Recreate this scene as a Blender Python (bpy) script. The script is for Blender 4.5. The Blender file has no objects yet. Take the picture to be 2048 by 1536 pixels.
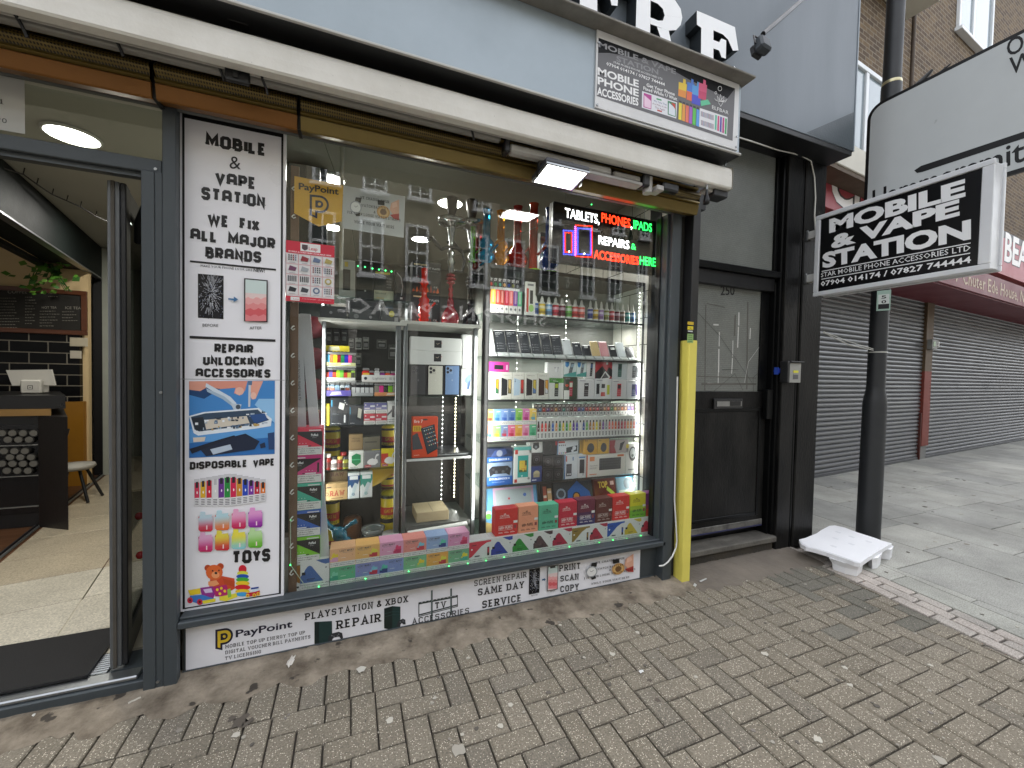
import bpy,math,random
from mathutils import Vector,Matrix

# ------------------------------------------------------------------ camera, light, exposure
rnd = random.Random(11)
scene = bpy.context.scene
COL = scene.collection
FOC,CAM_Z = 813.559,1.5                       # focal length in photo pixels (photo 2048 x 1536)
AXR = Vector((0.92954543,-0.36813556,0.02053046))
AXU = Vector((-0.00929303,0.03227232,0.99943591))
AXF = Vector((0.36859046,0.92921187,-0.02657749))
EYE = Vector((0,0,CAM_Z))
cam_data = bpy.data.cameras.new("camera")
cam = bpy.data.objects.new("camera",cam_data)
COL.objects.link(cam)
cam_data.sensor_fit = 'HORIZONTAL'
cam_data.sensor_width = 36.0
cam_data.lens = FOC / 2048 * 36.0
cam_data.clip_start = 0.05
cam_data.clip_end = 500
cam.matrix_world = Matrix(((AXR.x,AXU.x,-AXF.x,0),(AXR.y,AXU.y,-AXF.y,0),(AXR.z,AXU.z,-AXF.z,CAM_Z),(0,0,0,1)))
scene.camera = cam

world = bpy.data.worlds.new("World")
scene.world = world
world.use_nodes = True
wt = world.node_tree
sky = wt.nodes.new("ShaderNodeTexSky")
sky.sky_type = 'NISHITA'
sky.sun_disc = False
SUN_EL,SUN_AZ = math.radians(60),math.radians(15)
sky.sun_elevation = SUN_EL
sky.sun_rotation = SUN_AZ
sky.air_density = 1.0
sky.dust_density = 4.0
hs = wt.nodes.new("ShaderNodeHueSaturation")
hs.inputs["Saturation"].default_value = 0.22      # overcast: nearly colourless cloud light
wt.links.new(sky.outputs[0],hs.inputs["Color"])
bgn = wt.nodes["Background"]
wt.links.new(hs.outputs[0],bgn.inputs[0])
bgn.inputs[1].default_value = 0.15

sun_data = bpy.data.lights.new("sun",'SUN')
sun_data.energy = 1.4
sun_data.angle = math.radians(35)
sun_data.color = (1.0,0.97,0.93)
sun = bpy.data.objects.new("sun",sun_data)
COL.objects.link(sun)
sdir = Vector((math.sin(SUN_AZ) * math.cos(SUN_EL),math.cos(SUN_AZ) * math.cos(SUN_EL),math.sin(SUN_EL)))
sun.rotation_euler = sdir.to_track_quat('Z','Y').to_euler()

scene.view_settings.view_transform = 'Standard'
scene.view_settings.look = 'None'
scene.view_settings.exposure = 2.27
scene.view_settings.gamma = 1.0
scene.cycles.max_bounces = 8
scene.cycles.diffuse_bounces = 4
scene.cycles.glossy_bounces = 4
scene.cycles.transparent_max_bounces = 16
scene.cycles.caustics_reflective = False
scene.cycles.caustics_refractive = False
scene.cycles.sample_clamp_indirect = 4.0

# ------------------------------------------------------------------ photo geometry helpers
def ray(px,py):
    return AXR * ((px - 1024) / FOC) - AXU * ((py - 768) / FOC) + AXF

def at(px,py,x=None,y=None,z=None):
    d = ray(px,py)
    t = x / d.x if x is not None else y / d.y if y is not None else (z - CAM_Z) / d.z
    return EYE + d * t

class Reg:                                       # pixel coordinates of an enlarged crop -> photo pixels
    def __init__(s,x,y,k): s.x,s.y,s.k = x,y,k
    def __call__(s,X,Y): return (s.x + X / s.k,s.y + Y / s.k)
RP = Reg(0,0,1)
RA = Reg(0,0,2.926); RB = Reg(0,500,2.56); RC = Reg(0,1000,2.866); RD = Reg(340,220,3.658)
RE = Reg(340,620,2.478); RF = Reg(560,250,3.7475); RG = Reg(940,250,3.7457); RH = Reg(560,640,5.12)
RI = Reg(560,900,4.8); RJ = Reg(950,640,5.12); RK = Reg(920,900,4.452); RL = Reg(1150,0,3.413)
RM = Reg(1600,0,2.56); RN = Reg(1340,380,1.9194); RO = Reg(1560,560,2.4); RQ = Reg(360,1080,4.096)
RS = Reg(820,1080,4.096); RT = Reg(1500,880,2.954)

class Pl:                                        # a plane in the place: origin, u (right), v (up); normal towards the viewer
    def __init__(s,o,u,v):
        s.o,s.u,s.v = Vector(o),Vector(u).normalized(),Vector(v).normalized()
        s.n = s.u.cross(s.v).normalized()
    def uv(s,px,py):
        d = ray(px,py)
        p = EYE + d * ((s.o - EYE).dot(s.n) / d.dot(s.n)) - s.o
        return (p.dot(s.u),p.dot(s.v))
    def P(s,u,v,h=0.0): return s.o + s.u * u + s.v * v + s.n * h
def front(y): return Pl((0,y,0),(1,0,0),(0,0,1))
def sidepl(x): return Pl((x,0,0),(0,-1,0),(0,0,1))
def floorpl(z): return Pl((0,0,z),(1,0,0),(0,1,0))

# ------------------------------------------------------------------ materials
def lin(h):
    h = h.lstrip('#')
    c = [int(h[i:i + 2],16) / 255 for i in (0,2,4)]
    return tuple(x / 12.92 if x <= 0.04045 else ((x + 0.055) / 1.055) ** 2.4 for x in c) + (1.0,)

MATS = {}
def _new(name):
    m = bpy.data.materials.new(name)
    m.use_nodes = True
    return m,m.node_tree,m.node_tree.nodes["Principled BSDF"]

def flat(h,rough=0.5,metal=0.0,spec=0.5,coat=0.0):
    k = ('f',h,rough,metal,spec,coat)
    if k not in MATS:
        m,nt,b = _new("plain_" + h.strip('#'))
        b.inputs["Base Color"].default_value = lin(h)
        b.inputs["Roughness"].default_value = rough
        b.inputs["Metallic"].default_value = metal
        b.inputs["Specular IOR Level"].default_value = spec
        b.inputs["Coat Weight"].default_value = coat
        MATS[k] = m
    return MATS[k]

def worn(h,h2=None,rough=0.5,metal=0.0,scale=5.0,amount=0.5,bump=0.1,bscale=60.0,spec=0.5,stretch=(1,1,1),contrast=0.25,spots=None):
    """Base colour broken up by two noises, uneven gloss, fine bump; spots = (hex, coverage, scale)."""
    k = ('w',h,h2,rough,metal,scale,amount,bump,bscale,spec,stretch,contrast,spots)
    if k in MATS: return MATS[k]
    m,nt,b = _new("worn_" + h.strip('#'))
    N,Lk = nt.nodes,nt.links
    tc = N.new("ShaderNodeTexCoord")
    mp = N.new("ShaderNodeMapping"); mp.inputs["Scale"].default_value = stretch
    Lk.new(tc.outputs["Object"],mp.inputs[0])
    n1 = N.new("ShaderNodeTexNoise"); n1.inputs["Scale"].default_value = scale; n1.inputs["Detail"].default_value = 8; n1.inputs["Roughness"].default_value = 0.65
    Lk.new(mp.outputs[0],n1.inputs["Vector"])
    rp = N.new("ShaderNodeValToRGB")
    rp.color_ramp.elements[0].position = 0.5 - contrast; rp.color_ramp.elements[1].position = 0.5 + contrast
    Lk.new(n1.outputs["Fac"],rp.inputs[0])
    mul = N.new("ShaderNodeMath"); mul.operation = 'MULTIPLY'; mul.inputs[1].default_value = amount
    Lk.new(rp.outputs[0],mul.inputs[0])
    mx = N.new("ShaderNodeMix"); mx.data_type = 'RGBA'
    mx.inputs[6].default_value = lin(h)
    c2 = lin(h2) if h2 else tuple(c * 0.62 for c in lin(h)[:3]) + (1,)
    mx.inputs[7].default_value = c2
    Lk.new(mul.outputs[0],mx.inputs[0])
    col = mx.outputs[2]
    if spots:
        n3 = N.new("ShaderNodeTexNoise"); n3.inputs["Scale"].default_value = spots[2]; n3.inputs["Detail"].default_value = 4
        Lk.new(mp.outputs[0],n3.inputs["Vector"])
        r3 = N.new("ShaderNodeValToRGB"); r3.color_ramp.elements[0].position = 1 - spots[1]; r3.color_ramp.elements[1].position = min(1,1 - spots[1] + 0.03)
        Lk.new(n3.outputs["Fac"],r3.inputs[0])
        m3 = N.new("ShaderNodeMix"); m3.data_type = 'RGBA'; m3.inputs[7].default_value = lin(spots[0])
        Lk.new(r3.outputs[0],m3.inputs[0]); Lk.new(col,m3.inputs[6]); col = m3.outputs[2]
    Lk.new(col,b.inputs["Base Color"])
    mr = N.new("ShaderNodeMapRange"); mr.inputs[3].default_value = max(0.02,rough - 0.12); mr.inputs[4].default_value = min(1,rough + 0.15)
    Lk.new(n1.outputs["Fac"],mr.inputs[0]); Lk.new(mr.outputs[0],b.inputs["Roughness"])
    b.inputs["Metallic"].default_value = metal
    b.inputs["Specular IOR Level"].default_value = spec
    if bump:
        n2 = N.new("ShaderNodeTexNoise"); n2.inputs["Scale"].default_value = bscale; n2.inputs["Detail"].default_value = 6
        Lk.new(mp.outputs[0],n2.inputs["Vector"])
        bp = N.new("ShaderNodeBump"); bp.inputs["Strength"].default_value = bump; bp.inputs["Distance"].default_value = 0.01
        Lk.new(n2.outputs["Fac"],bp.inputs["Height"]); Lk.new(bp.outputs[0],b.inputs["Normal"])
    MATS[k] = m
    return m

def glow(h,strength):
    k = ('g',h,strength)
    if k not in MATS:
        m,nt,b = _new("lamp_" + h.strip('#'))
        b.inputs["Base Color"].default_value = lin(h)
        b.inputs["Emission Color"].default_value = lin(h)
        b.inputs["Emission Strength"].default_value = strength
        MATS[k] = m
    return MATS[k]

def pane(tint='#ffffff',ior=1.5,rough=0.0,dirt=0.0):
    """A sheet of glass: mirrors by Fresnel, otherwise lets straight through."""
    k = ('p',tint,ior,rough,dirt)
    if k in MATS: return MATS[k]
    m,nt,b = _new("glass_sheet")
    N,Lk = nt.nodes,nt.links
    N.remove(b)
    fr = N.new("ShaderNodeFresnel"); fr.inputs[0].default_value = ior
    tr = N.new("ShaderNodeBsdfTransparent"); tr.inputs[0].default_value = lin(tint)
    gl = N.new("ShaderNodeBsdfGlossy"); gl.inputs["Roughness"].default_value = rough
    mx = N.new("ShaderNodeMixShader")
    ge = N.new("ShaderNodeNewGeometry"); iv = N.new("ShaderNodeMath"); iv.operation = 'SUBTRACT'; iv.inputs[0].default_value = 1; Lk.new(ge.outputs["Backfacing"],iv.inputs[1])
    fm = N.new("ShaderNodeMath"); fm.operation = 'MULTIPLY'; Lk.new(fr.outputs[0],fm.inputs[0]); Lk.new(iv.outputs[0],fm.inputs[1])
    Lk.new(fm.outputs[0],mx.inputs[0]); Lk.new(tr.outputs[0],mx.inputs[1]); Lk.new(gl.outputs[0],mx.inputs[2])
    out = mx.outputs[0]
    if dirt:
        df = N.new("ShaderNodeBsdfDiffuse"); df.inputs[0].default_value = (0.6,0.6,0.58,1)
        tc = N.new("ShaderNodeTexCoord"); no = N.new("ShaderNodeTexNoise"); no.inputs["Scale"].default_value = 3.0; no.inputs["Detail"].default_value = 8
        Lk.new(tc.outputs["Object"],no.inputs["Vector"])
        mu = N.new("ShaderNodeMath"); mu.operation = 'MULTIPLY'; mu.inputs[1].default_value = dirt
        Lk.new(no.outputs["Fac"],mu.inputs[0])
        m2 = N.new("ShaderNodeMixShader"); Lk.new(mu.outputs[0],m2.inputs[0]); Lk.new(out,m2.inputs[1]); Lk.new(df.outputs[0],m2.inputs[2]); out = m2.outputs[0]
    Lk.new(out,N["Material Output"].inputs[0])
    MATS[k] = m
    return m

def tinted(h,rough=0.05,trans=0.85,ior=1.45):
    k = ('t',h,rough,trans)
    if k not in MATS:
        m,nt,b = _new("coloured_glass_" + h.strip('#'))
        b.inputs["Base Color"].default_value = lin(h)
        b.inputs["Roughness"].default_value = rough
        b.inputs["Transmission Weight"].default_value = trans
        b.inputs["IOR"].default_value = ior
        MATS[k] = m
    return MATS[k]

def bricks(h1,h2,hm,bw=0.225,rh=0.075,mortar=0.01,horizontal='x',scale_noise=3.0,rough=0.9,spec=0.5):
    k = ('b',h1,h2,hm,bw,rh,horizontal)
    if k in MATS: return MATS[k]
    m,nt,b = _new("brickwork")
    N,Lk = nt.nodes,nt.links
    tc = N.new("ShaderNodeTexCoord"); sp = N.new("ShaderNodeSeparateXYZ"); cb = N.new("ShaderNodeCombineXYZ")
    Lk.new(tc.outputs["Object"],sp.inputs[0])
    Lk.new(sp.outputs[0 if horizontal == 'x' else 1],cb.inputs[0]); Lk.new(sp.outputs[2],cb.inputs[1])
    br = N.new("ShaderNodeTexBrick")
    br.inputs["Color1"].default_value = lin(h1); br.inputs["Color2"].default_value = lin(h2); br.inputs["Mortar"].default_value = lin(hm)
    br.inputs["Scale"].default_value = 1.0; br.inputs["Mortar Size"].default_value = mortar; br.inputs["Brick Width"].default_value = bw; br.inputs["Row Height"].default_value = rh
    br.inputs["Mortar Smooth"].default_value = 0.2
    Lk.new(cb.outputs[0],br.inputs["Vector"])
    no = N.new("ShaderNodeTexNoise"); no.inputs["Scale"].default_value = scale_noise * 4; no.inputs["Detail"].default_value = 8; no.inputs["Roughness"].default_value = 0.7
    Lk.new(tc.outputs["Object"],no.inputs["Vector"])
    mr = N.new("ShaderNodeMapRange"); mr.inputs[3].default_value = 0.45; mr.inputs[4].default_value = 1.5
    Lk.new(no.outputs["Fac"],mr.inputs[0])
    mx = N.new("ShaderNodeMix"); mx.data_type = 'RGBA'; mx.blend_type = 'MULTIPLY'; mx.inputs[0].default_value = 1.0
    Lk.new(br.outputs[0],mx.inputs[6]); Lk.new(mr.outputs[0],mx.inputs[7]); Lk.new(mx.outputs[2],b.inputs["Base Color"])
    b.inputs["Roughness"].default_value = rough; b.inputs["Specular IOR Level"].default_value = spec
    bp = N.new("ShaderNodeBump"); bp.inputs["Strength"].default_value = 0.6; bp.inputs["Distance"].default_value = 0.01; bp.invert = True
    Lk.new(br.outputs["Fac"],bp.inputs["Height"]); Lk.new(bp.outputs[0],b.inputs["Normal"])
    MATS[k] = m
    return m

# ------------------------------------------------------------------ mesh builder
class MB:
    def __init__(s,T=None):
        s.v,s.f,s.mi,s.sm,s.mats,s.T = [],[],[],[],[],T
    def m(s,mat):
        if mat not in s.mats: s.mats.append(mat)
        return s.mats.index(mat)
    def add(s,vs,fs,mat,smooth=False):
        o = len(s.v)
        s.v += [tuple(s.T @ Vector(p)) if s.T else tuple(p) for p in vs]
        k = s.m(mat)
        for f in fs:
            s.f.append(tuple(i + o for i in f)); s.mi.append(k); s.sm.append(smooth)
    def face(s,pts,mat): s.add(pts,[tuple(range(len(pts)))],mat)
    def box(s,a,b,mat,c=0.0):
        x0,x1 = min(a[0],b[0]),max(a[0],b[0]); y0,y1 = min(a[1],b[1]),max(a[1],b[1]); z0,z1 = min(a[2],b[2]),max(a[2],b[2])
        c = min(c,(x1 - x0) * .45,(y1 - y0) * .45,(z1 - z0) * .45)
        if c <= 0:
            vs = [(x,y,z) for x in (x0,x1) for y in (y0,y1) for z in (z0,z1)]
            s.add(vs,[(0,1,3,2),(4,6,7,5),(0,4,5,1),(2,3,7,6),(0,2,6,4),(1,5,7,3)],mat)
            return
        vs,ix = [],{}
        for i,x in enumerate((x0,x1)):
            for j,y in enumerate((y0,y1)):
                for k,z in enumerate((z0,z1)):
                    sx,sy,sz = (1,-1)[i],(1,-1)[j],(1,-1)[k]
                    for ax in range(3):
                        ix[i,j,k,ax] = len(vs)
                        vs.append((x + (0 if ax == 0 else sx * c),y + (0 if ax == 1 else sy * c),z + (0 if ax == 2 else sz * c)))
        F = []
        for i in (0,1):
            q = [ix[i,0,0,0],ix[i,1,0,0],ix[i,1,1,0],ix[i,0,1,0]]; F.append(q if i else q[::-1])
            q = [ix[0,i,0,1],ix[0,i,1,1],ix[1,i,1,1],ix[1,i,0,1]]; F.append(q if i else q[::-1])
            q = [ix[0,0,i,2],ix[1,0,i,2],ix[1,1,i,2],ix[0,1,i,2]]; F.append(q if i else q[::-1])
        for i in (0,1):
            for j in (0,1):
                F.append([ix[i,j,0,0],ix[i,j,1,0],ix[i,j,1,1],ix[i,j,0,1]])
                F.append([ix[i,0,j,0],ix[i,1,j,0],ix[i,1,j,2],ix[i,0,j,2]])
                F.append([ix[0,i,j,1],ix[1,i,j,1],ix[1,i,j,2],ix[0,i,j,2]])
                for k in (0,1): F.append([ix[i,j,k,0],ix[i,j,k,1],ix[i,j,k,2]])
        s.add(vs,[tuple(f) for f in F],mat)
    def prism(s,pts,pl,h0,h1,mat,side=None):
        """Flat outline (u, v) in plane pl, from height h0 to h1 above it."""
        n = len(pts)
        vs = [pl.P(u,v,h1) for u,v in pts] + [pl.P(u,v,h0) for u,v in pts]
        s.add(vs,[tuple(range(n))],mat)
        o = len(s.v)
        s.add(vs,[tuple(range(2 * n - 1,n - 1,-1))] + [(i,i + n,(i + 1) % n + n,(i + 1) % n) for i in range(n)],side or mat)
    def tube(s,pts,r,mat,n=8,smooth=True):
        pts = [Vector(p) for p in pts]
        rs = r if isinstance(r,(list,tuple)) else [r] * len(pts)
        vs,fs,up = [],[],None
        for i,p in enumerate(pts):
            d = (pts[min(i + 1,len(pts) - 1)] - pts[max(i - 1,0)]).normalized()
            if up is None: up = d.orthogonal().normalized()
            up = (up - d * up.dot(d)); up = up.normalized() if up.length > 1e-6 else d.orthogonal().normalized()
            w = d.cross(up)
            for k in range(n):
                a = 2 * math.pi * k / n
                vs.append(p + (up * math.cos(a) + w * math.sin(a)) * rs[i])
        for i in range(len(pts) - 1):
            for k in range(n):
                fs.append((i * n + k,i * n + (k + 1) % n,(i + 1) * n + (k + 1) % n,(i + 1) * n + k))
        s.add(vs,fs,mat,smooth)
        s.add([vs[k] for k in range(n)],[tuple(range(n))[::-1]],mat); s.add([vs[-n + k] for k in range(n)],[tuple(range(n))],mat)
    def lathe(s,prof,o,mat,n=20,smooth=True,axis=None):
        o = Vector(o); ax = (Vector(axis) if axis else Vector((0,0,1))).normalized()
        e = ax.orthogonal().normalized(); g = ax.cross(e)
        vs,fs = [],[]
        for r,z in prof:
            for k in range(n):
                a = 2 * math.pi * k / n
                vs.append(o + ax * z + (e * math.cos(a) + g * math.sin(a)) * r)
        for i in range(len(prof) - 1):
            for k in range(n):
                fs.append((i * n + k,i * n + (k + 1) % n,(i + 1) * n + (k + 1) % n,(i + 1) * n + k))
        s.add(vs,fs,mat,smooth)
        if prof[0][0] > 1e-5: s.add(vs[:n],[tuple(range(n))[::-1]],mat)
        if prof[-1][0] > 1e-5: s.add(vs[-n:],[tuple(range(n))],mat)
    def cyl(s,a,b,r,mat,n=12,r2=None):
        a,b = Vector(a),Vector(b)
        s.lathe([(r,0),(r if r2 is None else r2,(b - a).length)],a,mat,n,True,b - a)
    def mesh(s,name):
        me = bpy.data.meshes.new(name)
        me.from_pydata(s.v,[],s.f)
        for mt in s.mats: me.materials.append(mt)
        me.polygons.foreach_set("material_index",s.mi)
        me.polygons.foreach_set("use_smooth",s.sm)
        me.update()
        return me
    def build(s,name,parent=None,label=None):
        o = bpy.data.objects.new(name,s.mesh(name))
        COL.objects.link(o)
        if parent is not None: adopt(o,parent)
        if label: o["label"] = label
        return o

def adopt(o,parent):
    o.parent = parent
    o.matrix_parent_inverse = parent.matrix_world.inverted() if not isinstance(parent,str) else Matrix()

def tag(o,label=None,cat=None,group=None,kind=None):
    if label: o["label"] = label
    if cat: o["category"] = cat
    if group: o["group"] = group
    if kind: o["kind"] = kind
    return o

def thing(name,label,cat,loc=(0,0,0),group=None):
    o = bpy.data.objects.new(name,None)
    o.empty_display_size = 0.05
    COL.objects.link(o)
    o.location = loc
    o.matrix_world = Matrix.Translation(Vector(loc))
    return tag(o,label,cat,group)

def setting(o,kind='structure'):
    o["kind"] = kind
    return o

# ------------------------------------------------------------------ lettering
_tc = {}
_fc = bpy.data.curves.new("lettering_source",'FONT')
_fo = bpy.data.objects.new("lettering_source",_fc)
def _font_raw(s,off):
    _fc.body = s; _fc.offset = off; _fc.resolution_u = 1 if len(s) > 14 else 3
    COL.objects.link(_fo)
    me = bpy.data.meshes.new_from_object(_fo.evaluated_get(bpy.context.evaluated_depsgraph_get()))
    COL.objects.unlink(_fo)
    vs = [(v.co.x,v.co.y) for v in me.vertices]; fs = [tuple(p.vertices) for p in me.polygons]
    bpy.data.meshes.remove(me)
    return vs,fs
_cap = None
def sans(s,off=0.0):
    """Built-in sans face; x normalised to the text's width, y to cap height."""
    global _cap
    k = (s,off)
    if k in _tc: return _tc[k]
    if _cap is None: _cap = max(v[1] for v in _font_raw("H",0)[0])
    vs,fs = _font_raw(s,off)
    if not vs: return [],[]
    x0,x1 = min(v[0] for v in vs),max(v[0] for v in vs)
    _tc[k] = ([((x - x0) / (x1 - x0),y / _cap) for x,y in vs],fs)
    return _tc[k]

# own stroke letters: points (x, y[, 1 = rounded corner])
_O = [[(0,0,1),(0,1,1),(1,1,1),(1,0,1),'c']]
_P = [(0,0),(0,1),(1,1,1),(1,.45,1),(0,.45)]
GLY = {
    'A': [[(0,0),(.5,1),(1,0)],[(.2,.33),(.8,.33)]],
    'B': [[(0,0),(0,1),(.92,1,1),(.92,.53,1),(0,.53)],[(.3,.53),(1,.53,1),(1,0,1),(0,0)]],
    'C': [[(1,.75),(1,1,1),(0,1,1),(0,0,1),(1,0,1),(1,.25)]],'D': [[(0,0),(0,1),(1,1,1),(1,0,1),(0,0),'c']],
    'E': [[(1,1),(0,1),(0,0),(1,0)],[(0,.52),(.8,.52)]],'F': [[(1,1),(0,1),(0,0)],[(0,.5),(.8,.5)]],
    'G': [[(1,.75),(1,1,1),(0,1,1),(0,0,1),(1,0,1),(1,.45),(.55,.45)]],'H': [[(0,0),(0,1)],[(1,0),(1,1)],[(0,.5),(1,.5)]],
    'I': [[(.5,0),(.5,1)]],'J': [[(1,1),(1,0,1),(0,0,1),(0,.3)]],'K': [[(0,0),(0,1)],[(1,1),(0,.4)],[(.3,.58),(1,0)]],
    'L': [[(0,1),(0,0),(1,0)]],'M': [[(0,0),(0,1),(.5,.3),(1,1),(1,0)]],'N': [[(0,0),(0,1),(1,0),(1,1)]],'O': _O,
    'P': [_P],'Q': _O + [[(.55,.3),(1,-.08)]],'R': [_P,[(.45,.45),(1,0)]],
    'S': [[(1,.78),(1,1,1),(0,1,1),(0,.52,1),(1,.52,1),(1,0,1),(0,0,1),(0,.22)]],
    'T': [[(0,1),(1,1)],[(.5,1),(.5,0)]],'U': [[(0,1),(0,0,1),(1,0,1),(1,1)]],'V': [[(0,1),(.5,0),(1,1)]],
    'W': [[(0,1),(.24,0),(.5,.85),(.76,0),(1,1)]],'X': [[(0,0),(1,1)],[(0,1),(1,0)]],
    'Y': [[(0,1),(.5,.45),(1,1)],[(.5,.5),(.5,0)]],'Z': [[(0,1),(1,1),(0,0),(1,0)]],
    '0': _O,'2': [[(0,.75),(0,1,1),(1,1,1),(1,.6,1),(0,0),(1,0)]],'5': [[(1,1),(.08,1),(.04,.55),(1,.6,1),(1,0,1),(0,0,1),(0,.22)]],
    '&': [[(1,0),(.2,.8,1),(.3,1,1),(.7,1,1),(.72,.75,1),(0,.3,1),(.1,0,1),(.6,0,1),(1,.4)]],
}
DECO_A = [[(0,0),(0,1,1),(1,1,1),(1,0)],[(0,.42),(1,.42)]]
WID = {'I': .3,'M': 1.25,'W': 1.45,' ': .55,'J': .8,'L': .85,'E': .85,'F': .82,'&': 1.15,'T': 1.1,'V': 1.12,'A': 1.12,'O': 1.08}
def _stroke(pts,closed,t):
    n = len(pts); L,Rr = [],[]
    for i in range(n):
        p = Vector(pts[i])
        a = Vector(pts[i - 1]) if (i or closed) else None
        b = Vector(pts[(i + 1) % n]) if (i < n - 1 or closed) else None
        d1 = (p - a).normalized() if a is not None else None
        d2 = (b - p).normalized() if b is not None else None
        if d1 is None: d1 = d2
        if d2 is None: d2 = d1
        n1,n2 = Vector((-d1.y,d1.x)),Vector((-d2.y,d2.x))
        m = n1 + n2
        m = m.normalized() if m.length > 1e-4 else n1
        q = m * (t / 2 / max(.42,m.dot(n1)))
        L.append(p + q); Rr.append(p - q)
    vs = [tuple(v) for v in L + Rr]
    return vs,[(i,(i + 1) % n,(i + 1) % n + n,i + n) for i in range(n if closed else n - 1)]
def strokes(s,style):
    """style deco: heavy chamfered capitals; slab: capitals with slab serifs. x over the text's width, y over cap height."""
    k = (s,style)
    if k in _tc: return _tc[k]
    t,asp,gap,rr,seg = {'deco': (.265,.68,.09,.24,1),'slab': (.145,.66,.26,.46,4),'slabb': (.18,.68,.26,.46,4),'plain': (.12,.6,.2,.45,4)}[style]
    serif = style.startswith('slab')
    V,F,lay,x = [],[],[],0.0
    for ch in s:
        w = asp * WID.get(ch,1.0)
        g = DECO_A if (ch == 'A' and style == 'deco') else GLY.get(ch)
        if g is None: x += w; continue
        for si,st in enumerate(g):
            closed = st[-1] == 'c'; st = [p for p in st if p != 'c']
            if closed and st[0][:2] == st[-1][:2]: st = st[:-1]
            ww = max(w - t,.001)
            P = [(x + t / 2 + p[0] * ww,t / 2 + p[1] * (1 - t)) for p in st]
            if style != 'deco' and ch in 'AVWMN': P = [(a,(p[1])) if abs(p[1] - round(p[1])) < .01 else (a,b) for (a,b),p in zip(P,st)]
            out,n = [],len(P)
            for i,p in enumerate(P):
                if len(st[i]) > 2 and (closed or 0 < i < n - 1):
                    a,b = P[i - 1],P[(i + 1) % n]
                    da,db = math.dist(p,a),math.dist(p,b)
                    ra,rb = (min(rr * ww * 1.05,da * .49),min(rr * ww * 1.05,db * .49)) if style != 'deco' else (min(.1,da * .4),) * 2
                    if style != 'deco': rb = min(db * .49,max(rb,.3 * db)); ra = min(da * .49,max(ra,.3 * da))
                    A = [p[j] + (a[j] - p[j]) / da * ra for j in (0,1)]; B = [p[j] + (b[j] - p[j]) / db * rb for j in (0,1)]
                    for q in range(seg + 1):
                        u = q / seg
                        out.append(tuple((1 - u) ** 2 * A[j] + 2 * u * (1 - u) * p[j] + u * u * B[j] for j in (0,1)))
                else: out.append(p)
            vs,fs = _stroke(out,closed,t)
            o = len(V); V += vs; F += [tuple(i + o for i in f) for f in fs]; lay += [si % 3] * len(vs)
            if serif and ch not in 'OQCGS&05':
                for i,p in enumerate(st):
                    e = i in (0,len(st) - 1) and not closed
                    nb = st[1] if i == 0 else st[i - 1]
                    steep = abs(nb[1] - p[1]) > abs(nb[0] - p[0]) * .8
                    inner = not e and len(p) < 3 and p[0] == 0 and ch in 'BDEFLPRMN'
                    if p[1] in (0,1) and ((e and steep) or inner):
                        cx,cy,hw = P[i][0],(t * .36 if p[1] == 0 else 1 - t * .36),t * (.85 if ch in 'TYI' else 1.05)
                        o = len(V); V += [(cx - hw,cy - t * .36),(cx + hw,cy - t * .36),(cx + hw,cy + t * .36),(cx - hw,cy + t * .36)]
                        F.append((o,o + 1,o + 2,o + 3)); lay += [3] * 4
            if serif and ch == 'T' and si == 0:
                for cx in (P[0][0] + t * .1,P[1][0] - t * .1):
                    o = len(V); V += [(cx - t * .33,.74),(cx + t * .33,.74),(cx + t * .33,1),(cx - t * .33,1)]; F.append((o,o + 1,o + 2,o + 3)); lay += [3] * 4
            if style == 'deco' and ch in 'ABDEFHIKLMNPRTUO' and si == 0:
                for ex in ((0,1) if ch in 'AHMNOU' else (0,)):
                    cx = x + (w / 2 if ch in 'IT' else (0 if ex == 0 else w)); dx = -.05 if ex == 0 else .05
                    if ch in 'IT': cx = x + w / 2 - t / 2
                    o = len(V); V += [(cx,.3),(cx + dx,.24),(cx,.18)]; F.append((o,o + 1,o + 2)); lay += [3] * 3
        x += w + gap * (0.55 if ch == ' ' else 1)
    x0,x1 = min(v[0] for v in V),max(v[0] for v in V)
    _tc[k] = ([((a - x0) / (x1 - x0),b,l) for (a,b),l in zip(V,lay)],F)
    return _tc[k]

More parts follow.
